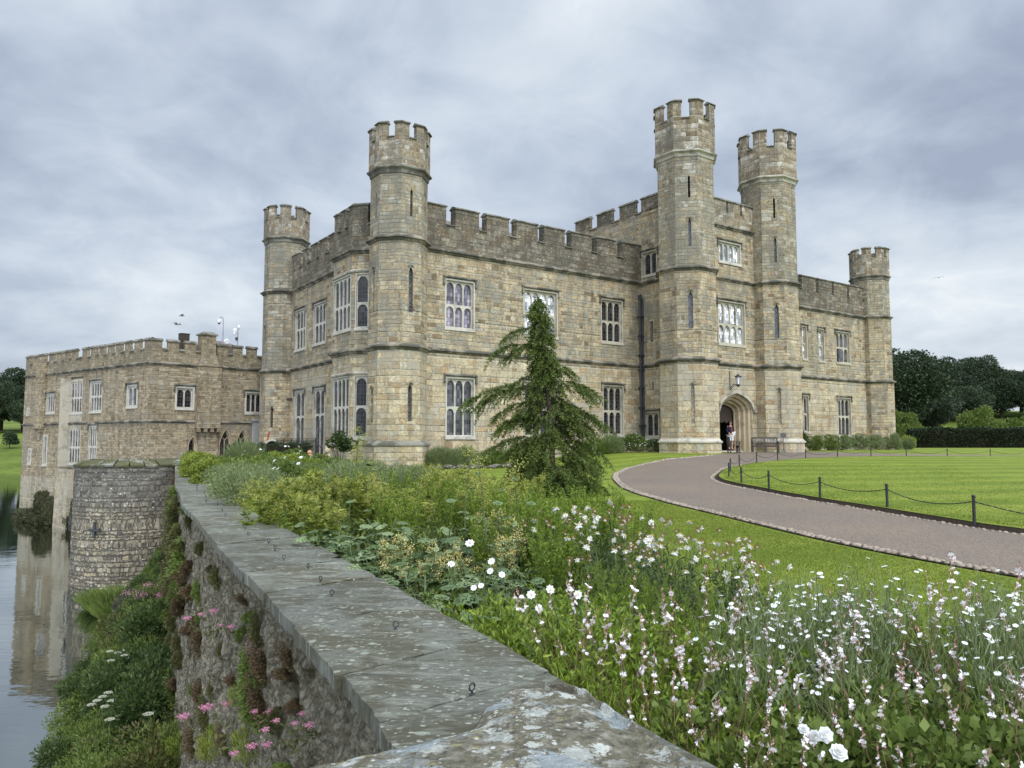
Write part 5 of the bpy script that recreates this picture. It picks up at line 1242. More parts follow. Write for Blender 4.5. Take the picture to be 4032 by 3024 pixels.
for hb,sg_ in ((19,-1),(23,1)):   # five fingers each, curled round the papers
    bx,by,bz,_=V[hb]
    for f in range(4):
        n=len(V); y0=by+sg_*(.0); z0=bz+.026-.017*f; L_=(.075,.085,.080,.062)[f]
        V+= [(bx+.03,y0,z0,.0095),(bx+.03+L_*.5,y0+sg_*.012,z0-.005,.0085),(bx+.03+L_*.75,y0+sg_*.04,z0-.012,.0075)]; Ed+=[(hb,n),(n,n+1),(n+1,n+2)]
    n=len(V); V+=[(bx+.005,by+sg_*.02,bz+.038,.0105),(bx+.045,by+sg_*.038,bz+.05,.009)]; Ed+=[(hb,n),(n,n+1)]
skinned('body',V,Ed,0,M['skin'],man)
skinned('jacket',[(0,0,.92,(.165,.18)),(0,0,1.12,(.14,.17)),(0,0,1.30,(.145,.185)),(0,0,1.44,(.12,.17)),(-.005,0,1.49,.075),(0,.20,1.41,.078),(-.02,.262,1.14,.064),(.12,.215,1.03,.054),(0,-.20,1.41,.078),(-.02,-.262,1.14,.064),(.11,-.215,1.03,.054)],[(0,1),(1,2),(2,3),(3,4),(3,5),(5,6),(6,7),(3,8),(8,9),(9,10)],0,M['navy'],man)
skinned('shirt',[(.085,0,.95,(.075,.07)),(.085,0,1.15,(.07,.055)),(.085,0,1.35,(.07,.05)),(.06,0,1.45,(.06,.05))],[(0,1),(1,2),(2,3)],0,M['redshirt'],man)
skinned('shorts',[(0,0,.93,(.15,.17)),(0,.10,.84,.115),(.02,.115,.55,.10),(0,-.10,.84,.115),(.04,-.115,.55,.10)],[(0,1),(1,2),(0,3),(3,4)],0,M['whitecloth'],man)
m=MB(); m.lathe((.015,0,1.73),[(.098,0),(.108,.02),(.10,.055),(.06,.08),(.0,.085)],14); m.loft([[(.05,-.08,1.735),(.05,.08,1.735),(.05,.08,1.75),(.05,-.08,1.75)],[(.16,-.05,1.725),(.16,.05,1.725),(.16,.05,1.735),(.16,-.05,1.735)]],True,True); o=m.build('flat_cap',M['capcloth']); o.parent=man
m=MB()
for s_ in (-1,1): m.ball((.098,.03*s_,1.675),.009,n=6,m=4)
o=m.build('eye',M['black']); o.parent=man
m=MB(); m.loft([[(.10,-.012,1.67),(.10,.012,1.67),(.10,.0,1.675)],[(.125,-.014,1.635),(.125,.014,1.635),(.13,0,1.64)]],True,True); m.ball((.02,.085,1.66),.012,.01,.028,6,4); m.ball((.02,-.085,1.66),.012,.01,.028,6,4); o=m.build('face_detail',M['skin']); o.parent=man
m=MB(); m.ball((.097,0,1.605),.012,.026,.006,8,4); o=m.build('mouth',M['redpaint']); o.parent=man
m=MB(); m.ball((-.02,0,1.67),.085,.08,.075,10,8); o=m.build('hair',M['capcloth']); o.parent=man
for s_ in (-1,1):
    m=MB(); m.ball((.06,.12*s_,.03),.14,.05,.05,8,6); o=m.build('shoe',M['black']); o.parent=man
pp_=MB(); pp_.loft([[(.27,-.16,.90),(.27,.12,.93),(.275,.12,.93),(.275,-.16,.90)],[(.33,-.18,1.10),(.33,.11,1.14),(.335,.11,1.14),(.335,-.18,1.10)]],True,True)
o=pp_.build('paper_sheets',M['whitecloth']); o.location=(0,0,0)
pr_=thing('papers',mp,'white folded papers held by the man in the doorway','papers',rz=math.radians(-62)); o.parent=pr_
# ------------------------------------------------------------------ vegetation kit
R=np.random.default_rng(21)
def nrm(a): return a/np.maximum(np.linalg.norm(a,axis=-1,keepdims=True),1e-9)
def sph(n): return nrm(R.normal(size=(n,3)))
def blobcloud(n,rx,ry,rz,nb=14,br=.38,cz=None,inner=.35):
    """points on a lumpy crown made of nb overlapping leafy lumps"""
    c=sph(nb)*np.array([rx,ry,rz])*(1-br*.75)*R.uniform(.55,1.0,(nb,1)); k=R.integers(0,nb,n); d=sph(n)
    rad=R.uniform(inner,1.0,(n,1))**.45; s=R.uniform(.75,1.25,nb)[k][:,None]
    p=c[k]+d*rad*np.array([rx,ry,rz])*br*s
    return p,nrm(d+.6*nrm(p/np.array([rx,ry,rz]))),c
def bush(n,rx,ry,rz,L,Wd,nb=16,br=.36,up=.3,base=.0,zc=None):
    pm=PM(); p,d,c=blobcloud(n,rx,ry,rz,nb,br); zc=rz*.9 if zc is None else zc; p=p+np.array([0,0,zc])
    p[:,2]=np.maximum(p[:,2],.02+R.random(n)*.05)
    d=nrm(d+np.array([0,0,up])+R.normal(size=(n,3))*.5); pm.leaves(p,d,L*R.uniform(.6,1.3,n),Wd*R.uniform(.7,1.2,n),mi=0)
    return pm
def stems_into(pm,n,r,h,w,mi=1,spread=.5,seg=4,lean=None):
    tips=[]
    for i in range(n):
        a=R.uniform(0,2*PI); r0=r*math.sqrt(R.random())*.5; hh=h*R.uniform(.7,1.0); b=np.array([r0*math.cos(a),r0*math.sin(a),0]); o=np.array([math.cos(a),math.sin(a),0])*spread*r*R.uniform(.3,1.2)
        if lean is not None: o=o+np.array(lean)
        t=np.linspace(0,1,seg+1)[:,None]; pts=b+o*t**1.6+np.array([0,0,hh])*t+np.concatenate([np.zeros((1,3)),R.normal(size=(seg,3))*.012])
        pm.strip(pts,w,w*.5,mi=mi); tips.append(pts)
    return tips
def onpt(pts,t):
    n=len(pts)-1; f=t*n; i=min(int(f),n-1); return pts[i]+(pts[i+1]-pts[i])*(f-i)
def place(root,x,y,rz=None,sc=1.0,first=False,label=None,group=None,dz=0,scz=None):
    z=float(zg(x,y))+dz; rz=random.uniform(0,6.28) if rz is None else rz
    if first:
        root.location=(x,y,z); root.rotation_euler=(0,0,rz); root.scale=(sc,sc,sc if scz is None else scz)
        if label: root['label']=label
        if group: root['group']=group
        return root
    return dup_tree(root,(x,y,z),rz,sc,label,group,scz)
def plant(name,parts,label,cat,group=None):
    """parts: [(part name, PM, materials)]"""
    t=thing(name,(0,0,0),label,cat,group)
    for nm,pm,mats in parts:
        o=pm.obj(nm,[M[m] for m in (mats if isinstance(mats,(list,tuple)) else [mats])]); o.parent=t
    return t

# ------------------------------------------------------------------ deodar by the drive
cx,cy=.98,18.7; cz=float(zg(cx,cy))
ced=thing('conifer_tree',(cx,cy,cz),'young conifer with drooping boughs standing on the lawn in front of the long wall','tree')
def axis(z): # trunk position at height z above the base
    t=z/4.9; return np.array([-.30*t+.06*math.sin(t*5),.02*math.sin(t*4),z])
tk=MB(); tk.tube([tuple(axis(z)+np.array([cx,cy,cz])) for z in np.linspace(0,4.86,14)],.085,8,.008); tk.build('trunk',M['bark'],ced)
pm=PM(); lb=PM()
K=298.0
def limb(z0,ang,length,droop,dens=1.0):
    a=axis(z0); o=np.array([math.cos(ang),math.sin(ang),0]); n=9; t=np.linspace(0,1,n)[:,None]
    lift=.16*length; P=a+o*length*t+np.array([0,0,1.0])*(lift*np.sin(t*PI*.62)-droop*t**2.4)
    P[:,:2]+=R.normal(size=(n,2))*.02*length
    lb.strip(P,.022,.006,mi=0)
    side=np.array([-o[1],o[0],0]); nt=int(max(6,length*17*dens)); pts=[];dirs=[];Ls=[];rn=[]
    base=R.random()*.5
    for i in range(nt):
        u=R.uniform(.12,1.0)**.8; p=onpt(P,u); sg=R.choice([-1,1]); tl=(.16+.34*math.sin(min(1,u*1.05)*PI*.8))*R.uniform(.55,1.2)*(.45+.55*min(1,length/1.2))
        d=nrm(o*R.uniform(.3,.9)+side*sg*R.uniform(.25,1.0)+np.array([0,0,R.uniform(-.25,.15)])); m=7; tt=np.linspace(0,1,m)[:,None]
        Q=p+d*tl*tt+np.array([0,0,-1.0])*tl*R.uniform(.45,.95)*tt**1.7
        lb.strip(Q,.007,.003,mi=0,cross=False)
        k=int(26*tl/.3*dens)+6; uu=R.random(k); idx=np.minimum((uu*(m-1)).astype(int),m-2); fr=(uu*(m-1)-idx)[:,None]; q=Q[idx]+(Q[idx+1]-Q[idx])*fr
        dd=nrm((Q[idx+1]-Q[idx]))*.8+sph(k)*.9; pts.append(q); dirs.append(dd); Ls.append(np.full(k,1.0)); rn.append(np.clip(R.normal(.42+.28*uu-.1+base*.25,.13,k),0,1))
    pts=np.concatenate(pts); dirs=np.concatenate(dirs); rn=np.concatenate(rn)
    pm.leaves(pts,dirs,R.uniform(.05,.095,len(pts)),R.uniform(.014,.024,len(pts)),rnd=rn)
def H(y): return (1510-y)/K
spec=[(1,300,540),(1,430,440),(1,430,560),(1,650,600),(1,740,250),(1,760,330),(1,850,470),(1,970,460),(1,930,500),(1,1110,400),(1,1280,560),(1,1390,600),(-1,300,860),(-1,440,870),(-1,360,840),(-1,560,1020),(-1,590,1000),(-1,700,1200),(-1,720,1150),(-1,860,1140),(-1,920,1270),(-1,960,1180),(-1,1130,1240),(-1,1200,1200),(-1,1380,1240),(-1,1340,1180)]
for sd_,y,xt in spec:
    z0=min(4.6,H(y)-.06); ax_=cx+axis(z0)[0]; X=(xt/1.844+1700-2016)/3028*18.7; ln=abs(X-ax_); a=(PI if sd_==1 else 0)+R.uniform(-.28,.28)
    limb(max(.15,z0),a,max(.25,ln/ max(.5,abs(math.cos(a)))),.10+.30*ln,1.35)
prof=[(0,1.15),(.35,1.25),(1.0,1.2),(1.7,1.0),(2.25,.78),(2.6,.46),(3.0,.30),(3.4,.30),(3.9,.33),(4.2,.22),(4.7,.10),(4.9,.05)]
for i in range(165):
    z0=.12+4.6*(i/165)**.95; r=np.interp(z0,[p[0] for p in prof],[p[1] for p in prof])*R.uniform(.55,1.0); a=R.uniform(0,2*PI)
    limb(z0,a,max(.10,r),.12+.28*r,1.15)
for i in range(26):
    limb(R.uniform(.10,.7),R.uniform(0,2*PI),R.uniform(.5,1.15),R.uniform(.15,.4),1.3)
for i in range(46):
    z=R.uniform(2.6,4.86); a=R.uniform(0,2*PI); limb(z,a,R.uniform(.08,.34)*(5.1-z)/2.4,.12,1.5)
o=pm.obj('foliage',M['leaf_conifer'],ced); o=lb.obj('branches',M['bark'],ced)

# ------------------------------------------------------------------ woods
def tree_mesh(h,r,n,leaf,nb=30,seed=0):
    pm=PM(); p,d,c=blobcloud(n,r,r,h*.40,nb,.34,inner=.5); p=p+np.array([0,0,h*.57]); 
    sh=np.clip(.30+.55*(p[:,2]/h)*.6+R.normal(0,.15,n),0,1)
    pm.leaves(p,nrm(d+R.normal(size=(n,3))*.6),leaf*R.uniform(.6,1.4,n),leaf*.75*R.uniform(.6,1.3,n),rnd=R.random(n))
    # loose twiggy sprays at the rim
    k=n//40; q=sph(k)*np.array([r,r,h*.40])*R.uniform(.80,.98,(k,1))+np.array([0,0,h*.57]); pm.leaves(q,sph(k),leaf*.6,leaf*.35)
    return pm.mesh('foliage',[M['leaf_far']]),c
tv=[tree_mesh(12,5.2,24000,.34,44),tree_mesh(14,5.6,26000,.34,48),tree_mesh(10,5.8,22000,.32,40)]
def trunk_mesh(h,c):
    m=MB(); m.tube([(0,0,-.6),(.1,0,h*.25),(0,.1,h*.5)],.38,7,.2)
    for q in c[:9]: m.tube([(0,.05,h*.32),(q[0]*.5,q[1]*.5,h*.45+q[2]*.4),(q[0],q[1],h*.57+q[2])],.14,5,.04)
    o=m.build('x',M['bark']); me=o.data; me.name='trunk'; D.objects.remove(o); return me
tm=[trunk_mesh(h,v[1]) for h,v in zip((12,14,10),tv)]
lst=[(52.5,103,1,1.12),(60,112,2,1.0),(57,122,0,.95),(66,131,1,.92),(73.5,134,1,.95),(79.5,137,0,.82),(86,140,1,.92),(92,133,0,.98),(70,150,0,1.15),(82,156,0,1.05),(96,150,2,1.2),(58,140,1,1.1),(47,118,0,1.0),(104,142,1,1.0),(64,160,0,1.2),(76,128,2,.8),(89,128,2,.75),(98,128,2,.8)]
labs=['tall dark tree rising right beside the far right turret']+[None]*30
lst+= [(55,128,2,1.0),(63,124,2,.85),(69,140,1,.95),(76,142,0,.95),(88,146,1,.95),(84,132,2,.9),(94,142,2,1.0),(50,110,2,.9),(72,127,2,.7),(101,134,2,.85),(108,146,0,1.0),(61,138,0,.95)]
for k,(x,y,v,s) in enumerate(lst):
    s*=.86 if y<150 else .8; z=hf(x,y)-.3
    t=thing('broadleaf_tree',(x,y,z),labs[k] or 'dark green broadleaf tree in the wood on the hill right of the castle','tree',None if k==0 else 'trees of the wood right of the castle',rz=k*1.3); t.scale=(s,s,s)
    mobj('crown',tv[v][0],t); mobj('trunk',tm[v],t)
for k,(x,y,v,s) in enumerate([(-139,206,1,1.15),(-146,208,0,1.2),(-133,212,1,1.05),(-128,206,2,1.1),(-153,212,1,1.1),(-141,222,1,1.45),(-150,226,0,1.5),(-133,228,0,1.5),(-120,215,1,1.2),(-110,212,2,1.2),(-160,222,2,1.3),(-125,236,1,1.4),(-100,216,1,1.2),(-90,214,0,1.2)]):
    t=thing('broadleaf_tree',(x,y,hf(x,y)-.8),'dark tree of the wood beyond the moat at the left edge','tree','trees of the wood beyond the moat',rz=k*2.1); t.scale=(s,s,s)
    mobj('crown',tv[v][0],t); mobj('trunk',tm[v],t)
ps=tree_mesh(3.2,1.5,1600,.28,14)
for k,(x,y,s) in enumerate([(-104.5,168,.8),(-112,172,1.3)]):
    t=thing('park_tree',(x,y,hf(x,y)-.3),('small dark round tree standing alone on the far meadow' if k==0 else 'larger dark round tree at the left edge of the far meadow'),'tree'); t.scale=(s,s,s); mobj('crown',ps[0],t)
    mb=MB(); mb.tube([(0,0,-.2),(0,0,1.6)],.09,6); o=mb.build('trunk',M['bark']); o.parent=t
# leafy shrubs in front of the wood
sb_=bush(9000,2.4,2.0,1.75,.20,.13,26,.34).mesh('foliage',[M['leaf_bush']])
for k,(x,y,s,sz,lab) in enumerate([(43.6,86,1.0,1.35,'large leafy shrub just right of the far turret, behind the clipped hedge'),(58.5,96,1.35,1.2,'broad pale leafy shrub behind the right end of the clipped hedge'),(64,98,1.2,1.0,'leafy shrub at the right edge of the view behind the hedge')]):
    z=-.66 if y<95 else hf(x,y); t=thing('large_shrub',(x,y,z),lab,'shrub',rz=k); t.scale=(s,s,s*sz); mobj('foliage',sb_,t)
# clipped hedges
def hedge(name,x0,x1,y0,y1,z0,z1,leaf,n,lab,rz=0,mat='leaf_hedge'):
    t=thing(name,((x0+x1)/2,(y0+y1)/2,z0),lab,'hedge',rz=rz); hx,hy,hz_=(x1-x0)/2,(y1-y0)/2,z1-z0
    P=[];Dn=[]
    A=[(hx*2*hz_,0),(hx*2*hz_,1),(hy*2*hz_,2),(hy*2*hz_,3),(hx*hy*4,4)]; tot=sum(a for a,_ in A)
    for a,k in A:
        m=int(n*a/tot); u,v=R.random(m)*2-1,R.random(m)
        jit=R.normal(0,leaf*.35,m)+.06*np.sin(u*9)+.04*np.sin(v*7)
        if k==0: q=np.stack([u*hx,-hy+jit,v*hz_],1); d=(0,-1,.3)
        elif k==1: q=np.stack([u*hx,hy+jit,v*hz_],1); d=(0,1,.3)
        elif k==2: q=np.stack([-hx+jit,u*hy,v*hz_],1); d=(-1,0,.3)
        elif k==3: q=np.stack([hx+jit,u*hy,v*hz_],1); d=(1,0,.3)
        else: q=np.stack([u*hx,(v*2-1)*hy,hz_+jit],1); d=(0,0,1)
        P.append(q); Dn.append(np.tile(d,(m,1)))
    P=np.concatenate(P); Dn=nrm(np.concatenate(Dn)+R.normal(size=P.shape)*.7); pm=PM(); pm.leaves(P,Dn,leaf*R.uniform(.7,1.3,len(P)),leaf*.7); pm.obj('foliage',M[mat],t)
    m=MB(); m.box(-hx*.96,hx*.96,-hy*.93,hy*.93,0,hz_*.96); o=m.build('hedge_core',M['soil']); o.parent=t; return t
hedge('clipped_hedge',40.5,51.8,77.2,79,-.66,1.18,.16,16000,'long dark clipped yew hedge on the right beyond the lawns')
hedge('clipped_hedge',-13.6,-11.9,36.8,37.7,-1.3,-.20,.07,3500,'low dark clipped hedge in front of the arched annexe windows')
hedge('clipped_hedge',-11.3,-9.5,35.6,36.6,-1.3,-.17,.07,4200,'low dark clipped hedge in front of the iron railing')
# golden bush and the shrubs along the wing
gb=bush(5000,1.0,.9,.62,.09,.06,16,.36).mesh('foliage',[M['leaf_yellow']])
t=thing('golden_shrub',(32.9,64.2,-.66),'rounded golden-green shrub at the foot of the far right turret','shrub'); mobj('foliage',gb,t)
bm1=bush(5200,.95,.7,.55,.07,.045,16,.36).mesh('foliage',[M['leaf_dark']]); bm2=bush(5200,.95,.7,.52,.07,.045,16,.36).mesh('foliage',[M['leaf_bush']]); bm3=bush(5200,.95,.7,.5,.065,.035,18,.34).mesh('foliage',[M['leaf_grey']])
LW='{} shrub at the foot of the right-hand wing, {} from the gatehouse turret'
for k,(s,t_,sc,me,lab) in enumerate([(11.0,-1.9,1.15,bm1,'dark rounded shrub directly right of the gatehouse turret'),(12.8,-1.9,1.05,bm1,'dark leafy shrub under the wing, second from the gatehouse turret'),(14.6,-2.0,.92,bm2,'mid-green shrub under the wing, third from the gatehouse turret'),(16.5,-2.0,.98,bm2,'green shrub under the wing, fourth from the gatehouse turret'),(18.4,-2.1,1.0,bm3,'silvery shrub under the wing, fifth from the gatehouse turret'),(20.3,-2.0,1.05,bm3,'silvery shrub directly under the tall lower window of the wing'),(22.3,-2.0,1.0,bm3,'grey-green shrub just left of the far right turret'),(24.3,-2.4,1.1,bm3,'grey-green shrub in front of the far right turret'),(26.0,-2.6,.8,bm3,'low pale shrub at the right foot of the far right turret')]):
    p=W(s,t_); t=thing('wall_shrub',(*p,-.66),lab,'shrub',rz=k); t.scale=(sc,sc,sc*1.3); mobj('foliage',me,t)
# feathery upright shrubs along facade A
def feather(n,r,h,L=.22,w=.014):
    pm=PM(); a=R.random(n)*2*PI; q=np.sqrt(R.random(n))*r; p=np.stack([q*np.cos(a),q*np.sin(a)*.7,R.random(n)*h*.75*(1-.45*(q/r)**2)],1); d=np.stack([np.cos(a)*q/r*.5,np.sin(a)*q/r*.5,np.ones(n)],1)+R.normal(size=(n,3))*.16
    pm.leaves(p,d,L*R.uniform(.6,1.4,n),w,mi=0); return pm
fm=feather(6500,.95,1.25).mesh('foliage',[M['leaf_grey']]); fm2=feather(6500,1.0,1.15).mesh('foliage',[M['leaf_bush']])
wf=bush(5000,.95,.6,.5,.07,.045,16,.36); 
q=sph(150)*np.array([.95,.6,.5])*.95+np.array([0,0,.5]); q=q[q[:,2]>.2]; wf.leaves(q,sph(len(q)),.06,.05,mi=1); wfm=wf.mesh('foliage',[M['leaf_bush'],M['petal']])
for k,(s,t_,me,sc,lab) in enumerate([(-14.9,-1.3,fm,1.0,'feathery grey-green shrub at the right foot of the tall corner turret'),(-13.6,-1.2,fm,1.0,'feathery grey-green shrub under the lower left window of the long wall'),(-12.0,-1.3,fm2,.9,'green shrub under the long wall, left of the conifer'),(-10.6,-1.3,fm2,.85,'dark green shrub partly hidden by the conifer at its left'),(-5.0,-1.2,fm2,.95,'tall green shrub under the long wall just right of the conifer'),(-3.7,-1.2,fm,1.02,'feathery grey-green shrub under the lower right window of the long wall'),(-2.2,-1.25,wfm,1.15,'leafy shrub with small white flowers near the drainpipe'),(-.75,-1.6,wfm,.85,'small white-flowered shrub between the drainpipe and the gatehouse turret')]):
    x,y=W(s,t_); t=thing('wall_shrub',(x,y,float(zg(x,y))),lab,'shrub',rz=k*.9); t.scale=(sc,sc,sc); mobj('foliage',me,t)
# rose tree by the corner turret
rb_=thing('small_tree',(-7.15,32.4,float(zg(-7.15,32.4))),'small open leafy bush standing before the canted bay window','shrub')
pm=bush(1500,.62,.5,.48,.11,.07,11,.34,zc=1.25); pm.obj('foliage',M['leaf_dark'],rb_); pm=PM(); stems_into(pm,9,.35,1.35,.03,mi=0,spread=.9); pm.obj('branches',M['bark'],rb_)

# ------------------------------------------------------------------ the flower border
BX=[(2.0,11),(4.4,9.5),(4.85,6.0),(5.2,3.7),(5.8,2.5),(7,1.95),(8,1.6),(10,1.15),(13,.35),(17,-1.0),(21,-3.1),(26,-6.2),(30,-8.4)]
def bx(y): return float(np.interp(y,[p[0] for p in BX],[p[1] for p in BX]))
rows=[[(left_edge(y)+(bx(y)-left_edge(y))*u,y,float(zg(left_edge(y)+(bx(y)-left_edge(y))*u,y))+.022) for u in np.linspace(0,1,14)] for y in np.linspace(1.0,30,70)]
sheet('flower_bed',rows,'soil')
def wright(y): return wx(y)+.80/1.0
def scatter(n,y0,y1,u0=0,u1=1,minx=None):
    out=[]
    for _ in range(n):
        y=random.uniform(y0,y1); a,b=wright(y)+.12,bx(y)-.15; out.append((a+(b-a)*random.uniform(u0,u1),y))
    return out
# A: yellow-green leafy shrubs at the far end, some leaning over the coping
shy=plant('leafy_shrub',[('foliage',bush(6500,.75,.75,.52,.062,.045,22,.32,zc=.5),'leaf_yellow')],'yellow-green leafy shrub at the far end of the border, spilling over the coping','shrub','yellow-green shrubs at the far end of the border')
shm=plant('leafy_shrub',[('foliage',bush(6500,.75,.75,.5,.06,.038,22,.32,zc=.48),'leaf_bush')],'mid-green leafy shrub at the far end of the border','shrub','mid-green shrubs at the far end of the border')
fa=[(-10.35,25.6,1.0,0),(-9.5,24.0,1.0,0),(-8.75,22.2,1.0,0),(-7.9,20.4,.98,1),(-7.3,19.0,.9,0),(-9.2,23.0,.8,1),(-8.2,21.3,.8,0),(-9.9,24.9,.85,1),(-9.6,27.4,.8,1),(-8.2,26.0,.85,1),(-7.6,24.4,1,0),(-6.9,22.6,1,1),(-6.0,20.9,1,0),(-5.9,18.6,1,1),(-11.2,27.8,.85,0),(-10.6,29,.75,1),(-6.6,27,.75,1),(-5.8,25,.8,1),(-5.0,23,.9,1),(-4.2,21,.85,1),(-6.2,17.2,.8,0)]
f0={}
for x,y,s,k in fa:
    r_=(shy,shm)[k]; place(r_,x,y,sc=s,first=k not in f0); f0[k]=1
# roses
def petals(pm,c,r,n,nrmv,mi=0,cup=.3,w=.9,rnd=None):
    nv=nrm(np.array(nrmv,float)); a=nrm(np.cross(nv,[.3,.5,1.1])); b=np.cross(nv,a)
    th=np.arange(n)*2*PI/n+R.random(); d=a*np.cos(th)[:,None]+b*np.sin(th)[:,None]+nv*cup
    pm.leaves(np.tile(np.array(c,float),(n,1)),d,r,r*w,up=np.tile(nv,(n,1)),mi=mi,rnd=rnd,mid=.6)
rose=PM()
for q in range(3): petals(rose,(0,0,0),.05-.012*q,6-q,(.1,-.6,.7),0,.15+.5*q,1.0)
rose_me=rose.mesh('bloom',[M['petal']])
rb=plant('rose_bush',[('foliage',bush(3200,.5,.5,.5,.07,.05,14,.36,zc=.6),'leaf_bush')],'white rose bush at the far end of the border','rose','white roses at the far end of the border')
first=True
for (x,y,s) in [(-9.3,29.5,.85),(-8.4,29.8,.95),(-7.7,28.6,.8),(-9.9,28.4,.8),(-6.9,27.6,.8),(-4.9,16.9,.8),(-3.8,14.6,.75)]:
    r_=place(rb,x,y,sc=s,first=first) 
    if first: base_rose=r_
    first=False
    for q in range(2 if x<-6.5 else 3):
        a=random.uniform(0,6.28); o=mobj('bloom',rose_me,r_,(.36*math.cos(a),.36*math.sin(a),random.uniform(.85,1.2)),random.uniform(0,6)); o.scale=(1.15,)*3
# B: grey-green fine shrubs
gsh=plant('grey_shrub',[('foliage',bush(8500,.8,.8,.5,.058,.016,24,.32,up=.6,zc=.45),'leaf_grey')],'fine grey-green shrub in the middle of the border','shrub','fine grey-green shrubs in the border')
first=True
for x,y,s in [(-6.2,17.2,.85),(-5.6,15.9,.95),(-4.9,14.2,.98),(-4.3,12.7,.95),(-5.3,17.3,.9),(-3.2,15.0,1.02),(-2.8,13.2,1.0),(-3.3,17.2,1.0),(-1.9,14.8,.9),(-5.2,18.6,.9),(-2.3,16.6,.9),(-3.4,11.8,.85),(-3.9,19.4,.9)]:
    place(gsh,x,y,sc=s,first=first); first=False
fg=plant('ornamental_grass',[('foliage',feather(4200,.6,1.3,.35,.010),'leaf_grey')],'tall hazy grey-green plume grass at the far end of the wall','grass'); place(fg,-10.4,30.0,sc=1.15,first=True)
# C: plume heads (thalictrum-like) yellow-green
def plume_plant(h,mat,n=7,heads=16,leafmat_='leaf_yellow',hr=.10,hl=.30):
    st=PM(); tips=stems_into(st,n,.32,h,.010,mi=0,spread=.8,seg=5); fl=PM(); lf=PM()
    for P in tips:
        for q in range(heads):
            u=1-R.random()**1.3*(hl/h); c=onpt(P,u)+R.normal(size=3)*np.array([hr,hr,.03])*(1.15-u)*2.2+R.normal(size=3)*.02
            k=26; fl.leaves(c+R.normal(size=(k,3))*.022,sph(k)+np.array([0,0,-.2]),.018,.010,mi=0)
        k=95; uu=R.random(k)*.95; c=np.array([onpt(P,t) for t in uu]); d=sph(k); d[:,2]=np.abs(d[:,2])*.3; lf.leaves(c,d,R.uniform(.06,.13,k),R.uniform(.03,.06,k),mi=0)
    return [('stems',st,'stem_green'),('foliage',lf,leafmat_),('plumes',fl,mat)]
pp1=plant('plume_flower',plume_plant(1.05,'plume_y',8,11),'bushy plant with frothy yellow-green flower plumes in the border','plant','yellow-green plume plants in the border')
first=True
for x,y in [(-3.6,11.2),(-3.0,10.2),(-2.3,11.6),(-1.9,10.2),(-1.3,11.8),(-2.5,9.2),(-1.3,9.4),(-.6,10.6),(-.4,12.2),(-1.2,13.2),(-.3,9.3),(-2.9,12.4),(-.9,14.6),(-2.0,8.5),(-3.1,9.5),(.1,11.2),(-1.6,15.6)]:
    place(pp1,x,y,sc=random.uniform(.82,.98),first=first); first=False
pp2=plant('plume_flower',plume_plant(.95,'plume',3,26,'leaf_blue',.07,.42),'buff-coloured feathery plume plant','plant','buff plume plants in the middle of the border')
first=True
for x,y,s in [(-.80,6.3,.86),(-.25,6.5,.84),(-.10,7.4,.98),(-.50,4.95,.5)]:
    place(pp2,x,y,sc=s,first=first); first=False
# lobed blue-green leaves on tall stalks (plume poppy)
def lobed(pm,c,d,size,rnd,mi=0):
    """one big lobed leaf as a fan of lobes"""
    d=nrm(np.array(d,float)); up=nrm(np.array([0,0,1.0])+R.normal(size=3)*.25); s=nrm(np.cross(d,up)); 
    angs=np.array([-2.1,-1.45,-.85,-.3,.3,.85,1.45,2.1]); ln=np.array([.55,.8,.95,1.05,1.05,.95,.8,.55])*size
    D_=d*np.cos(angs)[:,None]+s*np.sin(angs)[:,None]-np.cross(s,d)*0; D_[:,2]-=.22
    pm.leaves(np.tile(c,(8,1)),D_,ln,ln*.62,rnd=rnd,up=np.tile(up,(8,1)),mi=mi,mid=.62)
    pm.leaves(np.tile(c,(8,1)),D_,ln*.7,ln*.75,rnd=rnd,up=np.tile(up,(8,1)),mi=mi,mid=.5)
def poppy(h,nl=14,big=.17,top=False,ns=3):
    st=PM(); lf=PM(); fl=PM(); tips=stems_into(st,ns,.22,h,.020 if top else .016,mi=0,spread=.7,seg=5)
    for P in tips:
        for q in range(nl):
            u=.12+.83*(q+.5)/nl; c=onpt(P,u); a=q*2.4+R.random(); d=np.array([math.cos(a),math.sin(a),.15]); L=.10+.12*(1-u); e=c+d*L
            st.strip(np.array([c,c+d*L*.5+np.array([0,0,.02]),e]),.007,.004,mi=0); lobed(lf,e,d+np.array([0,0,-.25]),big*(1.1-.6*u),R.random())
        if top:
            for q in range(34):
                c=onpt(P,1-R.random()*.28)+R.normal(size=3)*.045; k=16; fl.leaves(c+R.normal(size=(k,3))*.02,sph(k),.02,.012,mi=0)
    r=[('stems',st,'stem_green'),('foliage',lf,'leaf_blue')]
    if top: r.append(('flower_buds',fl,'plume_y'))
    return r
pop=plant('plume_poppy',poppy(.72,9,.165,False,5),'clump of large lobed blue-green leaves beside the coping','plant','large-leaved plume poppies in the border')
first=True
for x,y,s in [(-1.75,7.6,.95),(-1.35,7.0,.95),(-1.0,6.3,.9),(-1.35,8.2,1.0),(-.6,5.5,.85),(-.35,5.9,.95),(-.75,7.6,1.05),(-2.1,8.7,.9),(-.1,7.7,1.0),(-.05,6.1,.8),(.15,5.2,.6),(.75,4.9,.6),(-1.9,8.1,.8),(-.35,5.0,.7)]:
    place(pop,x,y,sc=s,first=first); first=False
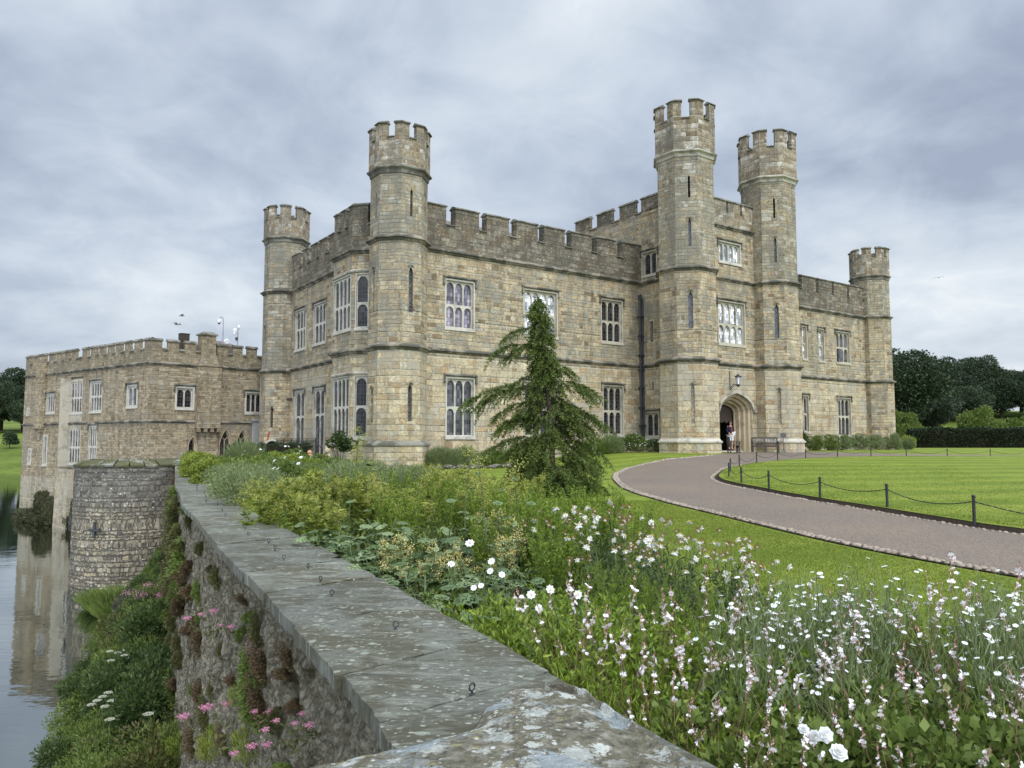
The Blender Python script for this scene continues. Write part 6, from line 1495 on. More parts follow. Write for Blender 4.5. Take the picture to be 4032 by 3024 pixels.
for (x,y,h,lab) in [(-.10,7.2,1.48,'tall bare-stalked plume poppy with few leaves, just left of the conifer'),(.13,7.4,1.42,'tall budding plume poppy stalk directly in front of the conifer'),(-.55,8.0,1.72,'tallest thin plume poppy stalk, standing left of the conifer'),(-2.2,10.0,1.72,'slender tall budding stalk in front of the corner turret'),(-1.55,9.2,1.45,'slender budding stalk between the corner turret and the lawn')]:
    t=plant('plume_poppy',poppy(h,8,.10,True,1),lab,'plant'); place(t,x,y,rz=0,sc=1,first=True)
# bright feathery upright foliage (right of the conifer foot)
def amsonia(n,h,r,per=46,L=.05,w=.009):
    st=PM(); lf=PM()
    for P in stems_into(st,n,r,h,.007,mi=0,spread=.6,seg=5):
        k=per; uu=.25+.75*R.random(k); c=np.array([onpt(P,t) for t in uu]); d=sph(k)*.8+np.array([0,0,.75]); lf.leaves(c,d,L*R.uniform(.7,1.3,k)*(1.15-.5*uu),w,mi=0)
    return [('stems',st,'stem_green'),('foliage',lf,'leaf_bright')]
ams=plant('feathery_plant',amsonia(40,.92,.30,80,.055,.013),'upright bright green plant with narrow willowy leaves','plant','upright bright green willowy plants')
first=True
for x,y,s in [(.95,8.7,1.0),(.70,8.2,.92),(1.2,8.0,.9),(.35,8.9,.95),(1.15,9.4,.95),(.75,9.6,.95),(.0,8.6,.95),(-.2,9.9,.95),(.3,10.0,.95),(-1.1,12.2,.95),(.2,7.5,.95),(.5,7.1,.9),(.35,6.5,.8),(-.3,8.9,1.0),(-.8,9.9,1.05),(-1.6,11.0,1.05),(-2.6,12.9,1.0),(-.2,7.2,.85),(-1.3,8.9,.95),(-3.4,13.6,1.0)]:
    place(ams,x,y,sc=s,first=first); first=False
lw=plant('low_foliage',amsonia(60,.44,.36,34,.06,.014),'low bright green leafy clump beside the coping','plant','low bright green clumps beside the coping')
first=True
for x,y in [(.35,4.9),(.05,4.75),(.65,4.6),(-.15,5.0),(.32,4.25),(.62,4.1),(.9,4.4),(.62,3.75),(.95,3.9),(.88,3.4),(1.2,4.1),(.1,5.4),(.45,5.4),(1.15,3.55),(-.35,5.45),(.85,5.0)]:
    place(lw,x,y,sc=random.uniform(.85,1.15),first=first); first=False
cos_=plant('ferny_plant',amsonia(30,.62,.26,120,.055,.004),'very fine ferny yellow-green plant','plant','fine ferny plants among the daisies')
first=True
for x,y,s in [(1.15,5.1,.85),(.95,5.5,.9),(1.4,5.0,.8),(1.0,4.7,.7),(1.75,4.6,.8),(2.05,4.7,.95),(2.35,4.3,1.0),(2.9,4.5,.95),(.75,5.9,.9)]:
    place(cos_,x,y,sc=s,first=first); first=False
# daisies
def daisy(shag=True):
    pm=PM(); n=22; th=np.linspace(0,2*PI,n,endpoint=False)+R.normal(0,.08,n); dr=R.uniform(-.75,.15,n)
    d=np.stack([np.cos(th),np.sin(th),dr],1); pm.leaves(np.zeros((n,3)),d,R.uniform(.028,.040,n),.0075,up=np.tile([0,0,1.],(n,1)),mi=0,mid=.6)
    k=30; q=sph(k)*np.array([.010,.010,.006]); q[:,2]=np.abs(q[:,2])+.002; pm.leaves(q,nrm(q),.006,.006,mi=1); return pm.mesh('flower',[M['petal'],M['eye_yellow']])
dm=[daisy() for _ in range(3)]
def seedhead():
    pm=PM(); k=60; q=sph(k)*np.array([.014,.014,.011]); pm.leaves(q,nrm(q),.007,.007,mi=0); n=9; th=np.linspace(0,2*PI,n,endpoint=False); pm.leaves(np.zeros((n,3)),np.stack([np.cos(th),np.sin(th),-1.2+0*th],1),.020,.006,mi=1); return pm.mesh('seed_head',[M['eye_brown'],M['petal_old']])
sh_me=seedhead()
def daisy_plants(spots):
    first=None
    for x,y,s in spots:
        st=PM(); lf=PM(); tips=stems_into(st,24,.30,.86,.0065,mi=0,spread=1.0,seg=6)
        for P in tips:
            k=26; uu=R.random(k)**1.4*.75; c=np.array([onpt(P,t) for t in uu]); d=sph(k)+np.array([0,0,.5]); lf.leaves(c,d,R.uniform(.05,.09,k),.016,mi=0)
        t=plant('daisy_plant',[('stems',st,'stem_green'),('foliage',lf,'leaf_dark')],'clump of shaggy white daisies, many gone to brown seed heads','flowers','white daisy clumps')
        place(t,x,y,rz=0,sc=s,first=True)
        for q,P in enumerate(tips):
            if q%2<1: o=mobj('flower',dm[q%3],t,tuple(P[-1])); o.scale=(random.uniform(.85,1.25),)*3
            else: o=mobj('seed_head',sh_me,t,tuple(P[-1])); o.scale=(random.uniform(1.1,1.6),)*3
            o.rotation_euler=(random.uniform(-.2,1.0),random.uniform(-.6,.6),random.uniform(0,6))
daisy_plants([(.95,6.6,.98),(1.35,6.5,.96),(1.2,5.9,.85),(1.65,6.2,.86),(1.75,5.7,.75),(.45,7.2,.95),(.85,7.3,1.0),(.8,6.0,.85)])
# cosmos and anemones
def bigflower(r,n=8,mat='petal'):
    pm=PM(); petals(pm,(0,0,0),r,n,(0,0,1),0,.18,.78); k=40; q=sph(k)*np.array([.16,.16,.08])*r*1.2; q[:,2]=np.abs(q[:,2])+.1*r; pm.leaves(q,nrm(q),.10*r,.12*r,mi=1); return pm.mesh('flower',[M[mat],M['eye_yellow']])
bf=bigflower(.030)
cst=PM()
for k,(u,v,Y,s) in enumerate([(1852,2134,6.0,1.35),(1937,2203,5.6,1.0),(1932,2240,5.5,.9),(1977,2254,5.4,.9),(1780,2214,5.8,1.05),(1868,2304,5.2,.8),(1896,2296,5.2,.8),(2090,2330,4.6,1.0),(2163,2310,4.6,1.0),(2270,2330,4.3,.9),(2120,2380,4.4,.8)]):
    x=(u-2016)/3028*Y; z=(1738-v)/3028*Y; g=float(zg(x,y if False else Y)); st=PM()
    P=np.array([[x+.12,Y+.05,g],[x+.08,Y+.03,(g+z)/2],[x+.01,Y+.01,z-.05],[x,Y,z]])-np.array([x+.12,Y+.05,g]); st.strip(P,.006,.004,mi=0)
    c=P[1]; kk=60; st.leaves(np.array([onpt(P,t) for t in R.random(kk)*.85]),sph(kk),.05,.004,mi=0)
    t=plant('cosmos_plant',[('stem',st,'stem_green')],'single white cosmos flower with a yellow eye on a thin stem','flower','white cosmos flowers in the middle of the border'); t.location=(x+.12,Y+.05,g)
    o=mobj('flower',bf,t,tuple(P[-1])); o.scale=(s,)*3; o.rotation_euler=(random.uniform(.6,1.2),random.uniform(-.4,.4),random.uniform(-.5,.5))
# campion: felted grey stems, flat white flowers
cf=PM(); petals(cf,(0,0,0),.0155,5,(0,0,1),0,-.10,1.25); cf.strip(np.array([[0,0,0],[0,0,-.012]]),.007,.005,mi=1); cfm=cf.mesh('flower',[M['petal'],M['stem_grey']])
camps=[]
for v_ in range(3):
    st=PM(); tips=[]
    for P in stems_into(st,17,.20,.80,.0055,mi=0,spread=.9,seg=5):
        tips.append(P[-1])
        for q in range(3):
            u=R.uniform(.55,.9); c=onpt(P,u); e=c+np.array([R.normal()*.05,R.normal()*.05,R.uniform(.06,.15)]); st.strip(np.array([c,(c+e)/2+R.normal(size=3)*.006,e]),.0038,.003,mi=0); tips.append(e)
            st.leaves(e[None],np.array([[0,0,1.]]),.02,.010,mi=0)
    k=420; a=R.random(k)*2*PI; q=np.sqrt(R.random(k))*.22; st.leaves(np.stack([q*np.cos(a),q*np.sin(a),R.random(k)*.35],1),sph(k)+np.array([0,0,1.2]),R.uniform(.05,.10,k),.016,mi=0)
    camps.append((st.mesh('stems',[M['stem_grey']]),tips))
def campion(x,y,s,v_):
    t=thing('campion_plant',(x,y,float(zg(x,y))),'silvery-stemmed campion plant topped with flat white flowers','flowers','white campion plants in the near border',rz=random.uniform(0,6)); t.scale=(s,)*3
    mobj('stems',camps[v_][0],t)
    tt=list(camps[v_][1]); random.shuffle(tt)
    for p in tt[:17]:
        o=mobj('flower',cfm,t,tuple(p)); o.rotation_euler=(random.uniform(-.5,.5),random.uniform(-.5,.5),random.uniform(0,6)); sc=random.uniform(.75,1.25); o.scale=(sc,)*3
rcx=random.Random(3)
for k in range(34):
    y=rcx.uniform(3.35,4.55); x=rcx.uniform(.95+.15*(y-3.3),2.95+.1*(y-3.3)); campion(x,y,rcx.uniform(.82,1.04),k%3)
# gaura: wiry reddish stems, loose white and blush flowers
def gflower():
    pm=PM(); nv=np.array([.0,-.5,.85]); th=np.array([.35,1.15,2.0,2.8]); a=np.array([1,0,0]); b=np.array([0,.55,.83]); d=a*np.cos(th)[:,None]+b*np.sin(th)[:,None]
    pm.leaves(np.zeros((4,3)),d,.0195,.0155,up=np.tile([0,-.83,.5],(4,1)),mi=0,mid=.62)
    n=6; th=np.linspace(3.6,5.8,n); d=np.stack([np.cos(th),-.6+0*th,np.sin(th)],1); pm.leaves(np.zeros((n,3)),d,.013,.0014,mi=0); 
    pm.leaves(np.zeros((3,3)),np.array([[.4,.3,-1],[-.4,.3,-1],[0,.6,-.9]]),.014,.004,mi=1); return pm
gfl=gflower()
def spike(nf,L):
    pm=PM(); P=np.stack([np.linspace(0,.10*R.normal(),9)+.04*np.sin(np.linspace(0,2,9))*R.normal(),np.linspace(0,.08*R.normal(),9),np.linspace(0,L,9)],1); pm.strip(P,.0032,.0018,mi=2)
    k=26; uu=.45+.55*R.random(k); c=np.array([onpt(P,t) for t in uu]); pm.leaves(c,sph(k)*.5+np.array([0,0,1.]),R.uniform(.012,.022,k),.0045,mi=2)
    k=9; uu=.62+.38*R.random(k); c=np.array([onpt(P,t) for t in uu]); pm.leaves(c,sph(k)*.6+np.array([0,0,.9]),.019,.006,mi=1)
    for q in range(nf):
        c=onpt(P,R.uniform(.50,.90))+R.normal(size=3)*.008; a=R.uniform(0,6.28); pm.merge(gfl,c,a,R.uniform(.65,1.15))
    return pm.mesh('flower_spike',[M['petal_g'],M['petal_blush'],M['stem_red']])
spk=[spike(n,l) for n,l in ((6,.30),(4,.26),(7,.34),(3,.22),(5,.28),(2,.24),(8,.36))]
gau=[]
for v_ in range(3):
    st=PM(); tips=stems_into(st,13,.14,.62,.0042,mi=0,spread=1.7,seg=6); lf=PM()
    k=520; a=R.random(k)*2*PI; q=np.sqrt(R.random(k))*.17; lf.leaves(np.stack([q*np.cos(a),q*np.sin(a),R.random(k)**1.3*.42],1),sph(k)*.7+np.array([0,0,1.]),R.uniform(.04,.085,k),.0085,mi=0)
    gau.append((st.mesh('stems',[M['stem_red']]),lf.mesh('foliage',[M['leaf_bright']]),tips))
def gaura(x,y,s,v_,n=8):
    t=thing('gaura_plant',(x,y,float(zg(x,y))),'wiry gaura plant with loose white and pale pink butterfly flowers','flowers','white and pink gaura plants in the near border',rz=random.uniform(0,6)); t.scale=(s,)*3
    mobj('stems',gau[v_][0],t); mobj('foliage',gau[v_][1],t)
    for q,P in enumerate(random.sample(gau[v_][2],n)):
        o=mobj('flower_spike',spk[random.randrange(len(spk))],t,tuple(P[-1])); d=nrm(P[-1]-P[-2]); o.rotation_euler=Vector((d[0],d[1],d[2]*1.3)).to_track_quat('Z','X').to_euler(); o.rotation_euler.z+=0; sc=random.uniform(.8,1.1); o.scale=(sc,)*3
for k,(x,y,s) in enumerate([(.30,3.85,.86),(.45,3.55,.84),(.60,3.35,.82),(.72,3.75,.86),(.55,4.1,.88),(.85,3.15,.78),(.98,2.9,.74),(1.1,3.3,.76),(.25,4.2,.85),(.95,4.3,.80),(1.25,2.75,.72),(1.05,3.7,.70),
    (1.5,3.0,.72),(1.75,3.1,.76),(2.0,3.4,.9),(2.2,3.1,.85),(2.45,3.6,.95),(2.65,3.3,.92),(2.8,3.9,1.0),(3.0,3.6,.95),(2.25,3.9,.98),(1.95,4.2,.9),(2.6,4.3,1.0),(1.5,4.5,.85),(1.7,3.7,.8),(2.0,2.75,.72),(2.35,2.7,.78),(1.65,2.5,.62),(1.35,2.35,.6),(2.9,3.1,.88),(3.2,4.2,1.0),(1.25,4.7,.85),(3.3,3.4,.9),(1.9,2.3,.62),(1.2,4.05,.8),(.75,2.7,.62),(.7,3.0,.7),(.85,2.45,.55),(1.0,2.2,.55),(.55,2.95,.66),(.95,2.65,.6),(.8,2.1,.5),(1.45,3.4,.78),(1.5,2.75,.62),(1.15,2.5,.6),(1.85,2.6,.66),(2.15,2.5,.66),(3.5,3.9,.95),(3.7,3.3,.95),(3.9,4.3,.95),(4.2,3.7,.95),(4.5,4.4,.95),(3.4,2.9,.9),(4.0,2.9,.9),(4.6,3.3,.9),(2.9,2.6,.85)]):
    gaura(x,y,s,k%3,6)
# darker rose foliage low in the foreground with a few double white blooms
rl_=plant('rose_bush',[('foliage',bush(2600,.34,.34,.22,.045,.032,13,.36,zc=.22),'leaf_bush')],'low dark-leaved rose bush between the gaura stems at the front','rose','low rose bushes at the front of the border')
first=True; rr3=random.Random(9)
for x,y,s in [(.75,2.75,.8),(.82,2.35,.75),(1.05,2.2,.8),(1.3,2.0,.8),(.95,2.95,.9),(1.25,2.6,.95),(1.55,2.45,1.0),(1.9,2.6,1.05),(1.3,3.1,1.0),(1.65,3.0,1.05),(2.05,3.0,1.05),(2.4,2.9,1.05),(.85,3.35,.9),(1.1,3.5,.9),(2.7,3.2,1.1),(1.45,2.2,.85),(1.8,2.2,.9),(2.2,2.4,1.0),(1.5,3.5,1.0),(2.0,3.5,1.0),(3.2,3.0,1.2),(3.6,3.6,1.2),(4.1,3.2,1.3),(4.4,4.0,1.3),(3.3,4.2,1.2),(2.9,2.4,1.1),(3.6,2.5,1.2)]:
    r_=place(rl_,x,y,sc=s,first=first); first=False
dbl=PM()
for q in range(5): petals(dbl,(0,0,.004*q),.040-.006*q,7-q//2,(0,-.25,1),0,.05+.35*q,1.15)
dbm=dbl.mesh('bloom',[M['petal']])
t=plant('rose_bush',[('foliage',bush(500,.15,.15,.12,.05,.035,6,.4,zc=.3),'leaf_bright')],'front rose with large double white blooms and two open ones above the capstone','rose'); place(t,.95,2.15,rz=0,sc=.8,first=True)
tz=t.location.z
for (u,v,Y,s,rx) in [(3300,2958,2.1,.80,.5),(3250,2890,2.15,.72,.9),(3205,2895,2.2,.6,1.2),(3165,2870,2.2,.55,.4)]:
    x=(u-2016)/3028*Y*.97; z=(1738-v)/3028*Y*.97; o=mobj('bloom',dbm,t,((x-.95)/.8,(Y-2.15)/.8,(z-tz)/.8)); o.scale=(s,)*3; o.rotation_euler=(rx,0,0)
# brownish upright cress-like sprigs at the lower right corner
sprig=plant('seedling_sprigs',[('foliage',feather(900,.22,.42,.05,.008),'leaf_olive'),('stems',(lambda p:(stems_into(p,26,.22,.5,.004,mi=0,spread=.4),p)[1])(PM()),'stem_red')],'patch of upright brownish seedling sprigs in the lower right corner','plant','brownish sprigs in the lower right corner')
first=True
for x,y in [(1.75,2.25),(1.95,2.1),(2.1,2.3),(2.3,2.2),(1.6,2.05),(2.45,2.45)]:
    place(sprig,x,y,sc=random.uniform(.9,1.1),first=first); first=False
# filler foliage that covers the soil
fill=PM(); n=52000
yy=1.9+(29-1.9)*R.random(n)**1.9; xa=np.array([wright(y)-.02 for y in yy]); xb=np.array([bx(y) for y in yy]); u=R.random(n); xx=xa+(np.minimum(xb,6)-xa)*u
zz=zg(xx,yy)+R.random(n)**1.2*(.22+.016*yy); keep=(yy<14)|(R.random(n)<.8)
sz=.035+.0035*yy
fill.leaves(np.stack([xx,yy,zz],1),sph(n)*.8+np.array([0,0,.9]),sz*R.uniform(.7,1.5,n),sz*.35)
o=fill.obj('undergrowth',M['leaf_bush']); tag(o,'mixed low green undergrowth filling the flower border','undergrowth',kind='stuff')

# ------------------------------------------------------------------ plants on the wall face and the bank
def patch(mat,n=2000,L=.032,w=.022,rx=.60,rz=.15): 
    pm=PM(); p,d,c=blobcloud(n,rx,.09,rz,12,.42); p[:,1]=-np.abs(p[:,1])*2.4; pm.leaves(p,d+np.array([0,-.6,-.3]),L*R.uniform(.6,1.4,n),w*R.uniform(.6,1.3,n)); return pm.mesh('foliage',[M[mat]])
pmesh={'o':patch('leaf_olive'),'g':patch('leaf_bush',2200,.045,.022),'r':patch('leaf_rust'),'y':feather(800,.30,.42,.06,.012).mesh('foliage',[M['leaf_yellow']])}
names={'o':('olive-green plants rooted in the outer face of the wall','olive wall plants'),'g':('fresh green plants rooted in the outer face of the wall','green wall plants'),'r':('rusty red and brown plants hanging on the outer face of the wall','rusty wall plants'),'y':('yellow-green feathery tufts low on the wall near the lower edge of the view','yellowish wall plants')}
wl=[(10.12,-1.39,'o',.5),(11.86,-1.21,'o',.6),(13.89,-1.2,'g',.5),(8.1,-1.4,'o',.5),(8.41,-1.4,'g',.25),(11.39,-1.89,'r',.8),(10.96,-2.1,'r',.8),(9.48,-2.12,'g',.4),(10.53,-2.52,'r',.7),(11.59,-3.21,'o',.7),(6.56,-1.32,'r',.35),(6.26,-1.4,'g',.3),(6.53,-1.6,'g',.3),(5.88,-1.4,'o',.4),(4.79,-1.3,'r',.35),(4.82,-1.42,'r',.4),(5.63,-1.55,'r',.5),(5.62,-1.8,'r',.5),(6.72,-2.03,'r',.4),(7.51,-1.99,'o',.3),(8.8,-2.77,'r',.5),(8.16,-2.77,'o',.5),(4.98,-1.75,'o',.4),(6.33,-2.1,'y',.45),(5.83,-2.3,'y',.55),(7.36,-2.9,'y',.7),(4.61,-1.9,'g',.4),(13.31,-3.06,'o',.8),(12.48,-3.85,'g',.8),(10.53,-4.07,'y',.8),
    (15,-1.8,'o',1.1),(17,-1.6,'o',1.2),(19,-2.2,'o',1.3),(21.5,-1.9,'g',1.2),(23.5,-2.2,'o',1.4),(15.5,-3.0,'r',1.0),(18,-3.2,'g',1.2),(20.5,-3.6,'o',1.3),(25.5,-2.0,'o',1.4),(27.5,-2.4,'g',1.5),(29.5,-2.2,'o',1.5),(26,-3.6,'o',1.5),(23,-3.9,'g',1.3),(9.2,-3.4,'r',.6),(8.4,-3.6,'o',.6),(12.2,-2.6,'r',.8),(13.4,-2.1,'o',.7),(14.0,-2.7,'r',.8)]
rwl=random.Random(31)
for q in range(90):
    yq=rwl.uniform(4.2,30); zq=rwl.uniform(-1.35,-1.3-.33*yq if yq<9 else -4.3); wl.append((yq,max(zq,-4.3),rwl.choice('oorrggo'),rwl.uniform(.25,.7)*(1 if yq<12 else 1.8)))
for k,(y,z,ty,s) in enumerate(wl):
    off=.06-.30*max(0,-1.075-z)/5.4; p=wp(y,off-.01,z); n_,t_=wn(y)
    t=thing('wall_plant',p,names[ty][0],'plant',names[ty][1]); t.scale=(s*random.uniform(.9,1.5),s*1.1,s*random.uniform(.7,1.2))
    t.rotation_euler=(0,random.uniform(-.5,.5) if ty!='y' else 0,math.atan2(t_[1],t_[0])+PI); mobj('foliage',pmesh[ty],t)
# valerian with pink heads
def valerian(heads,h=.35):
    st=PM(); lf=PM(); fl=[]
    for P in stems_into(st,heads,.12,h,.006,mi=0,spread=.9,seg=4,lean=(-.10,-.06,0)):
        k=14; uu=R.random(k)*.7; c=np.array([onpt(P,t) for t in uu]); d=sph(k)+np.array([0,0,.5]); lf.leaves(c,d,.06,.022,mi=0); fl.append(P[-1])
    return st.mesh('stems',[M['stem_green']]),lf.mesh('foliage',[M['leaf_olive']]),fl
hd=PM(); k=120; q=R.normal(size=(k,3))*np.array([.015,.015,.008]); hd.leaves(q,sph(k)+np.array([0,0,1.]),.010,.009,mi=0); hdm=hd.mesh('flower_head',[M['petal_pink']])
va=[valerian(3,.3),valerian(2,.22)]
for k,(y,z,s,lab) in enumerate([(6.39,-2.5,1.35,'pink valerian on the wall face with the widest cluster of heads, lower left'),(5.01,-1.80,.85,'pink valerian growing on the wall, uppermost by the nearest coping slab'),(4.14,-1.62,.7,'small pink valerian close to the capstone corner'),(10.5,-4.6,1.5,'magenta valerian at the foot of the wall, lowest in the view'),(4.91,-2.1,.8,'faded pink valerian low on the wall above the lower edge'),(4.02,-1.5,.6,'pink valerian head beside the edge of the coping, nearest the viewer'),(7.7,-1.95,1.0,'pink valerian high on the wall under the third visible slab'),(6.65,-1.65,.7,'tiny pink valerian just under the coping slabs')]):
    off=.02-.30*max(0,-1.075-z)/5.4; p=wp(y,off-.02,z); t=thing('valerian_plant',p,lab,'flowers',rz=random.uniform(-.4,.4)); t.scale=(s,)*3; v_=va[k%2]
    mobj('stems',v_[0],t); mobj('foliage',v_[1],t)
    for P in v_[2]: 
        o=mobj('flower_head',hdm,t,tuple(P)); sc=random.uniform(.8,1.4); o.scale=(sc,)*3
# bank shrubs between wall and water
bk1=bush(5200,.75,.75,.55,.075,.030,18,.36,zc=.5).mesh('foliage',[M['leaf_dark']]); bk2=bush(5200,.75,.75,.6,.07,.022,18,.36,up=.8,zc=.5).mesh('foliage',[M['leaf_bush']]); bk3=bush(4200,.7,.7,.5,.07,.03,16,.36,zc=.45).mesh('foliage',[M['leaf_olive']])
rbk=random.Random(12); cnt=0
bl={0:('dark green bank shrub between the wall foot and the moat','dark shrubs on the moat bank'),1:('soft mid-green plant mass on the moat bank','mid-green plants on the moat bank'),2:('olive-brown plant on the moat bank','olive plants on the moat bank')}
for y in np.arange(7.5,31,.62):
    for u in (0.1,.42,.72):
        if u>.6 and rbk.random()<.35: continue
        p=bank(y+rbk.uniform(-.25,.25),u+rbk.uniform(-.08,.08)); k=rbk.choice([0,0,1,1,1,2]); s=rbk.uniform(.75,1.15)*(1.1-.35*u)*(.75+.02*y if y<13 else 1.0)*(1 if y<22 else .78)
        t=thing('bank_shrub',(p[0],p[1],p[2]-.1),bl[k][0],'shrub',bl[k][1],rz=rbk.uniform(0,6)); t.scale=(s,s,s*rbk.uniform(.85,1.2)); mobj('foliage',(bk1,bk2,bk3)[k],t)
# flag-like leaves at the waterline, purple shrub, cream umbels, pink heads
rd=PM(); n=900; a=R.random(n)*2*PI; q=np.sqrt(R.random(n))*.5; L=R.uniform(.35,.75,n); rd.leaves(np.stack([q*np.cos(a),q*np.sin(a),0*a],1),np.stack([np.cos(a)*.7,np.sin(a)*.7,.9+0*a],1)+R.normal(size=(n,3))*.15,L,.03); rdm=rd.mesh('foliage',[M['leaf_bush']])
for k,(x,y,s) in enumerate([(-14.6,28.0,1.15),(-13.9,27.2,1.2),(-13.3,26.4,1.1),(-14.9,28.9,1.0),(-13.9,28.4,1.2)]):
    t=thing('water_iris',(x,y,ZW-.02),'clump of strap-leaved iris at the waterline below the bastion','plant','strap-leaved clumps at the waterline',rz=k); t.scale=(s,)*3; mobj('foliage',rdm,t)
M['leaf_purple']=leafmat('purple_leaves',[(0,(.035,.022,.03)),(.5,(.075,.05,.065)),(1,(.13,.09,.11))],tr=.1)
pu=bush(4200,.55,.5,.5,.05,.012,14,.36,up=.8,zc=.5).mesh('foliage',[M['leaf_purple']]); t=thing('purple_shrub',(-12.5,25.4,-5.7),'dusky purple mound of foliage on the bank below the bastion','shrub'); mobj('foliage',pu,t)
um=PM(); k=260; a=R.random(k)*2*PI; q=np.sqrt(R.random(k))*.10; um.leaves(np.stack([q*np.cos(a),q*np.sin(a),.015*np.cos(q*14)+.7],1),sph(k)+np.array([0,0,1.]),.016,.014,mi=0); um.strip(np.array([[0,0,0],[.02,0,.35],[0,0,.69]]),.010,.006,mi=1); umm=um.mesh('umbel',[M['umbel'],M['stem_green']])
for k,(u,v,Y) in enumerate([(530,2545,17),(560,2550,17),(590,2540,17.4),(585,2560,16.6),(535,2580,16.4),(600,2570,16.8),(510,2715,14.6),(530,2700,14.8),(490,2730,14.4),(545,2730,14.2),(520,2752,14.0),(540,2800,13.2),(470,2745,14.4),(680,2780,12.2)]):
    Y-=2.4; x=(u-2016)/3028*Y/.96; z=(1738-v)/3028*Y*1.0; t=thing('umbel_flower',(x,Y,z-.70),'flat cream flower umbel above the bank greenery','flower','cream umbels on the moat bank',rz=k); t.scale=(.62,.62,1); mobj('flower_head',umm,t)
pk=PM(); 
for P in stems_into(pk,26,.4,.75,.008,mi=1,spread=.8): 
    k=60; pk.leaves(P[-1]+R.normal(size=(k,3))*np.array([.05,.05,.03]),sph(k),.018,.015,mi=0)
pkm=pk.mesh('foliage',[M['petal_pink'],M['stem_green']])
t=thing('pink_flower_clump',(-9.65,21.2,-4.9),'dusty pink flower clump on the bank below the bastion, right of the purple mound','flowers'); mobj('foliage',pkm,t); t.scale=(1.3,1.3,1.3)
M['leaf_ivy']=leafmat('dark_ivy_leaves',[(0,(.018,.022,.010)),(.5,(.050,.054,.024)),(1,(.13,.13,.07))],tr=.1)
# ivy at the foot of the annexe and on the bastion's shoulder
iv=bush(14000,3.0,.45,.8,.12,.08,90,.17,zc=.55).mesh('foliage',[M['leaf_ivy']])
for s_,o_,dz,sx,sz,lab in ((3.0,.30,-.25,1.05,1.0,'dark olive ivy along the waterline of the annexe, left part'),(4.7,.25,.85,.48,1.15,'upper dark ivy climbing the annexe wall left of its buttress'),(9.3,.45,-.25,.75,1.1,'dark olive ivy at the waterline of the annexe, beside the bastion'),(1.3,.3,-.35,.55,.6,'low ivy at the left corner of the annexe'),(6.3,.35,.1,.42,1.25,'dark ivy against the left side of the pale annexe buttress'),(10.6,.3,.3,.5,1.5,'dark ivy on the annexe wall right of the pale buttress')):
    p=F1.p(s_,0,o_); t=thing('ivy_mass',(p[0],p[1],ZW+dz),lab,'ivy',rz=math.atan2(F1.d[1],F1.d[0])); t.scale=(sx,1,sz); mobj('foliage',iv,t)

# blades of grass over the near lawn
gm=leafmat('grass_blades',[(0,(.070,.105,.012)),(.5,(.150,.195,.024)),(1,(.24,.27,.05))],tr=.35)
gp=PM(); n=110000; yy=5.0+ (17-5.0)*R.random(n)**1.5; x0=np.array([bx(y)-.3 for y in yy]); x1=np.interp(yy,[5,6,7.4,8.8,10,11.3,12.9,14.6,16.3,18.5],[12,7.3,6.1,5.4,4.9,4.5,4.15,3.8,3.4,3.1])-.16; xx=x0+(x1-x0)*R.random(n)
gp.leaves(np.stack([xx,yy,zg(xx,yy)-.002],1),R.normal(size=(n,3))*np.array([.5,.5,0])+np.array([0,0,1.]),R.uniform(.016,.034,n),R.uniform(.004,.007,n)*(.6+yy*.1))
n=34000; yy=11+24*R.random(n)**2.4; x0=np.interp(yy,[11,12.7,14.2,15.8,17.6,19.9,22.6,25,29,35],[9.2,8.0,7.65,7.35,6.95,6.65,6.6,6.85,7.8,11])+.08; xx=x0+9*R.random(n)**1.6
gp.leaves(np.stack([xx,yy,zg(xx,yy)+.083],1),R.normal(size=(n,3))*np.array([.5,.5,0])+np.array([0,0,1.]),R.uniform(.016,.034,n),R.uniform(.006,.010,n)*(.6+yy*.08))
tag(gp.obj('grass',gm),'short mown grass of the lawns beside the drive','grass',kind='stuff')
ZEN,SUNB,SUNE,EXPO=1.0,3.2,1.5,0.15
# ------------------------------------------------------------------ camera, sky, sun
cam=D.cameras.new('camera'); co=D.objects.new('camera',cam); COL.objects.link(co)
cam.sensor_width=36; cam.lens=36*3028/4032; cam.clip_end=3000; cam.clip_start=.05
co.location=(0,0,0); co.rotation_euler=(PI/2+math.atan((1738-1512)/3028),0,0); scene.camera=co
w=D.worlds.new('World'); scene.world=w; w.use_nodes=True; nt=w.node_tree; nt.nodes.clear()
class WN(NT):
    def __init__(s,t): s.t=t
N=WN(nt)
out=N.n('ShaderNodeOutputWorld'); bg=N.n('ShaderNodeBackground'); N.l(bg.outputs[0],out.inputs[0])
tc=N.n('ShaderNodeTexCoord'); x,y,z=N.sep(tc.outputs['Generated'])
SUN_EL,SUN_AZ=math.radians(50),math.radians(155)   # azimuth from +Y towards +X: behind the viewer, to the right
sky=N.n('ShaderNodeTexSky',sky_type='NISHITA'); sky.sun_disc=False; sky.sun_elevation=SUN_EL; sky.sun_rotation=SUN_AZ; sky.air_density=1.5; sky.dust_density=3
zc=N.math('MAXIMUM',z,0.0); den=N.math('ADD',zc,.30)
px=N.math('DIVIDE',x,den); py=N.math('DIVIDE',y,den)
v=N.xyz(px,N.math('MULTIPLY',py,1.0),0.0)
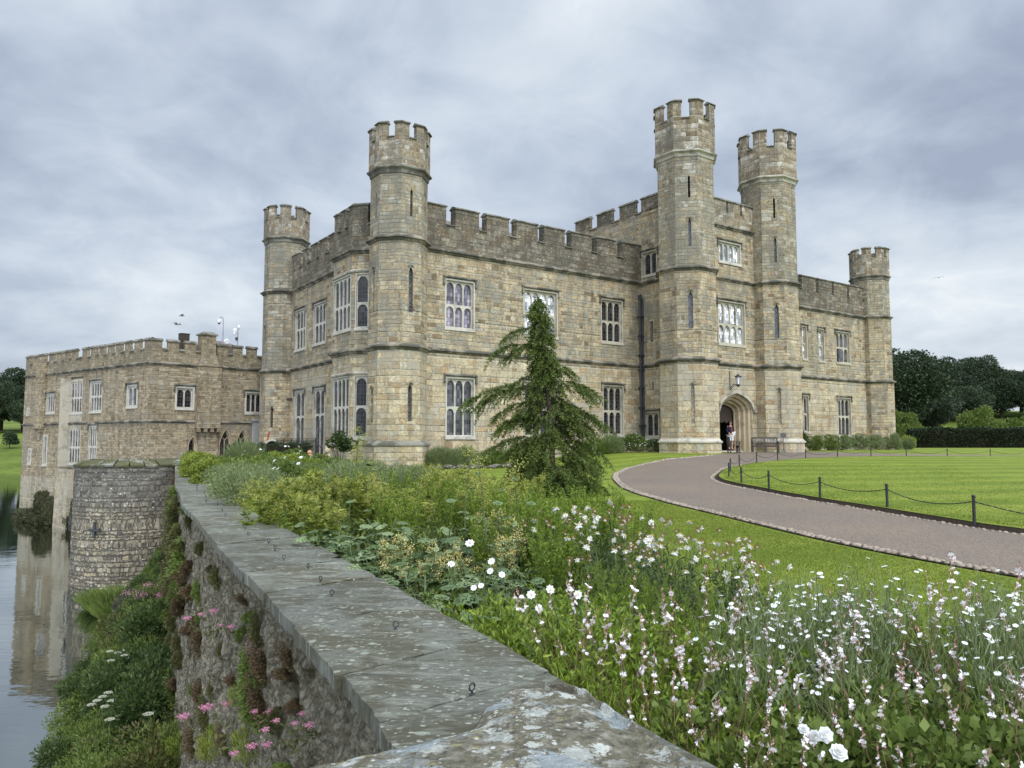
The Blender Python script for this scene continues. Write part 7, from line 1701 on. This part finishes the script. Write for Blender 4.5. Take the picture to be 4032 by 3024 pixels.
n1=N.noise(v,1.25,6,.52,dist=.2); n2=N.noise(N.xyz(N.math('ADD',px,3.1),py,2.0),.75,4,.5); n3=N.noise(N.xyz(px,py,5.0),4.5,5,.6,dist=.8)
f=N.math('ADD',N.math('ADD',N.math('MULTIPLY',n1,.52),N.math('MULTIPLY',n2,.42)),N.math('MULTIPLY',n3,.12))
cl=N.ramp(f,[(.415,(.345,.400,.525)),(.465,(.46,.53,.655)),(.515,(.60,.67,.775)),(.565,(.74,.80,.88)),(.615,(.94,.96,.99))])
# paler towards the horizon, thinner and brighter cloud overhead and towards the hidden sun
hz=N.step(z,.16,.0); cl=N.mix(N.math('MULTIPLY',hz,.55),cl,(.60,.68,.80))
sd=Vector((math.sin(SUN_AZ)*math.cos(SUN_EL),math.cos(SUN_AZ)*math.cos(SUN_EL),math.sin(SUN_EL)))
dot=N.math('ADD',N.math('ADD',N.math('MULTIPLY',x,sd.x),N.math('MULTIPLY',y,sd.y)),N.math('MULTIPLY',z,sd.z))
br=N.math('ADD',1.0,N.math('ADD',N.math('MULTIPLY',N.step(z,.55,.95),ZEN),N.math('MULTIPLY',N.step(dot,.2,.95),SUNB)))
cl=N.mix(1.0,cl,N.xyz(br,br,N.math('MULTIPLY',br,.98)),'MULTIPLY')
sk=N.mix(1.0,sky.outputs[0],(.10,.10,.10),'MULTIPLY')
fin=N.mix(.90,sk,cl)
low=N.step(z,-.02,.0); fin=N.mix(low,(.05,.07,.03),fin)
N.l(fin,bg.inputs[0]); bg.inputs[1].default_value=1.0
sl=D.lights.new('sun','SUN'); sl.energy=SUNE; sl.angle=math.radians(12); sl.color=(1.0,.965,.91); so_=D.objects.new('sun',sl); COL.objects.link(so_); so_.rotation_euler=(PI/2-SUN_EL,0,PI-SUN_AZ)
so_.rotation_euler=(-sd).to_track_quat('-Z','Y').to_euler()
scene.view_settings.view_transform='Standard'; scene.view_settings.look='None'; scene.view_settings.exposure=EXPO; scene.view_settings.gamma=1
scene.render.engine='CYCLES'; scene.cycles.max_bounces=6; scene.cycles.transparent_max_bounces=4; scene.cycles.use_denoising=True
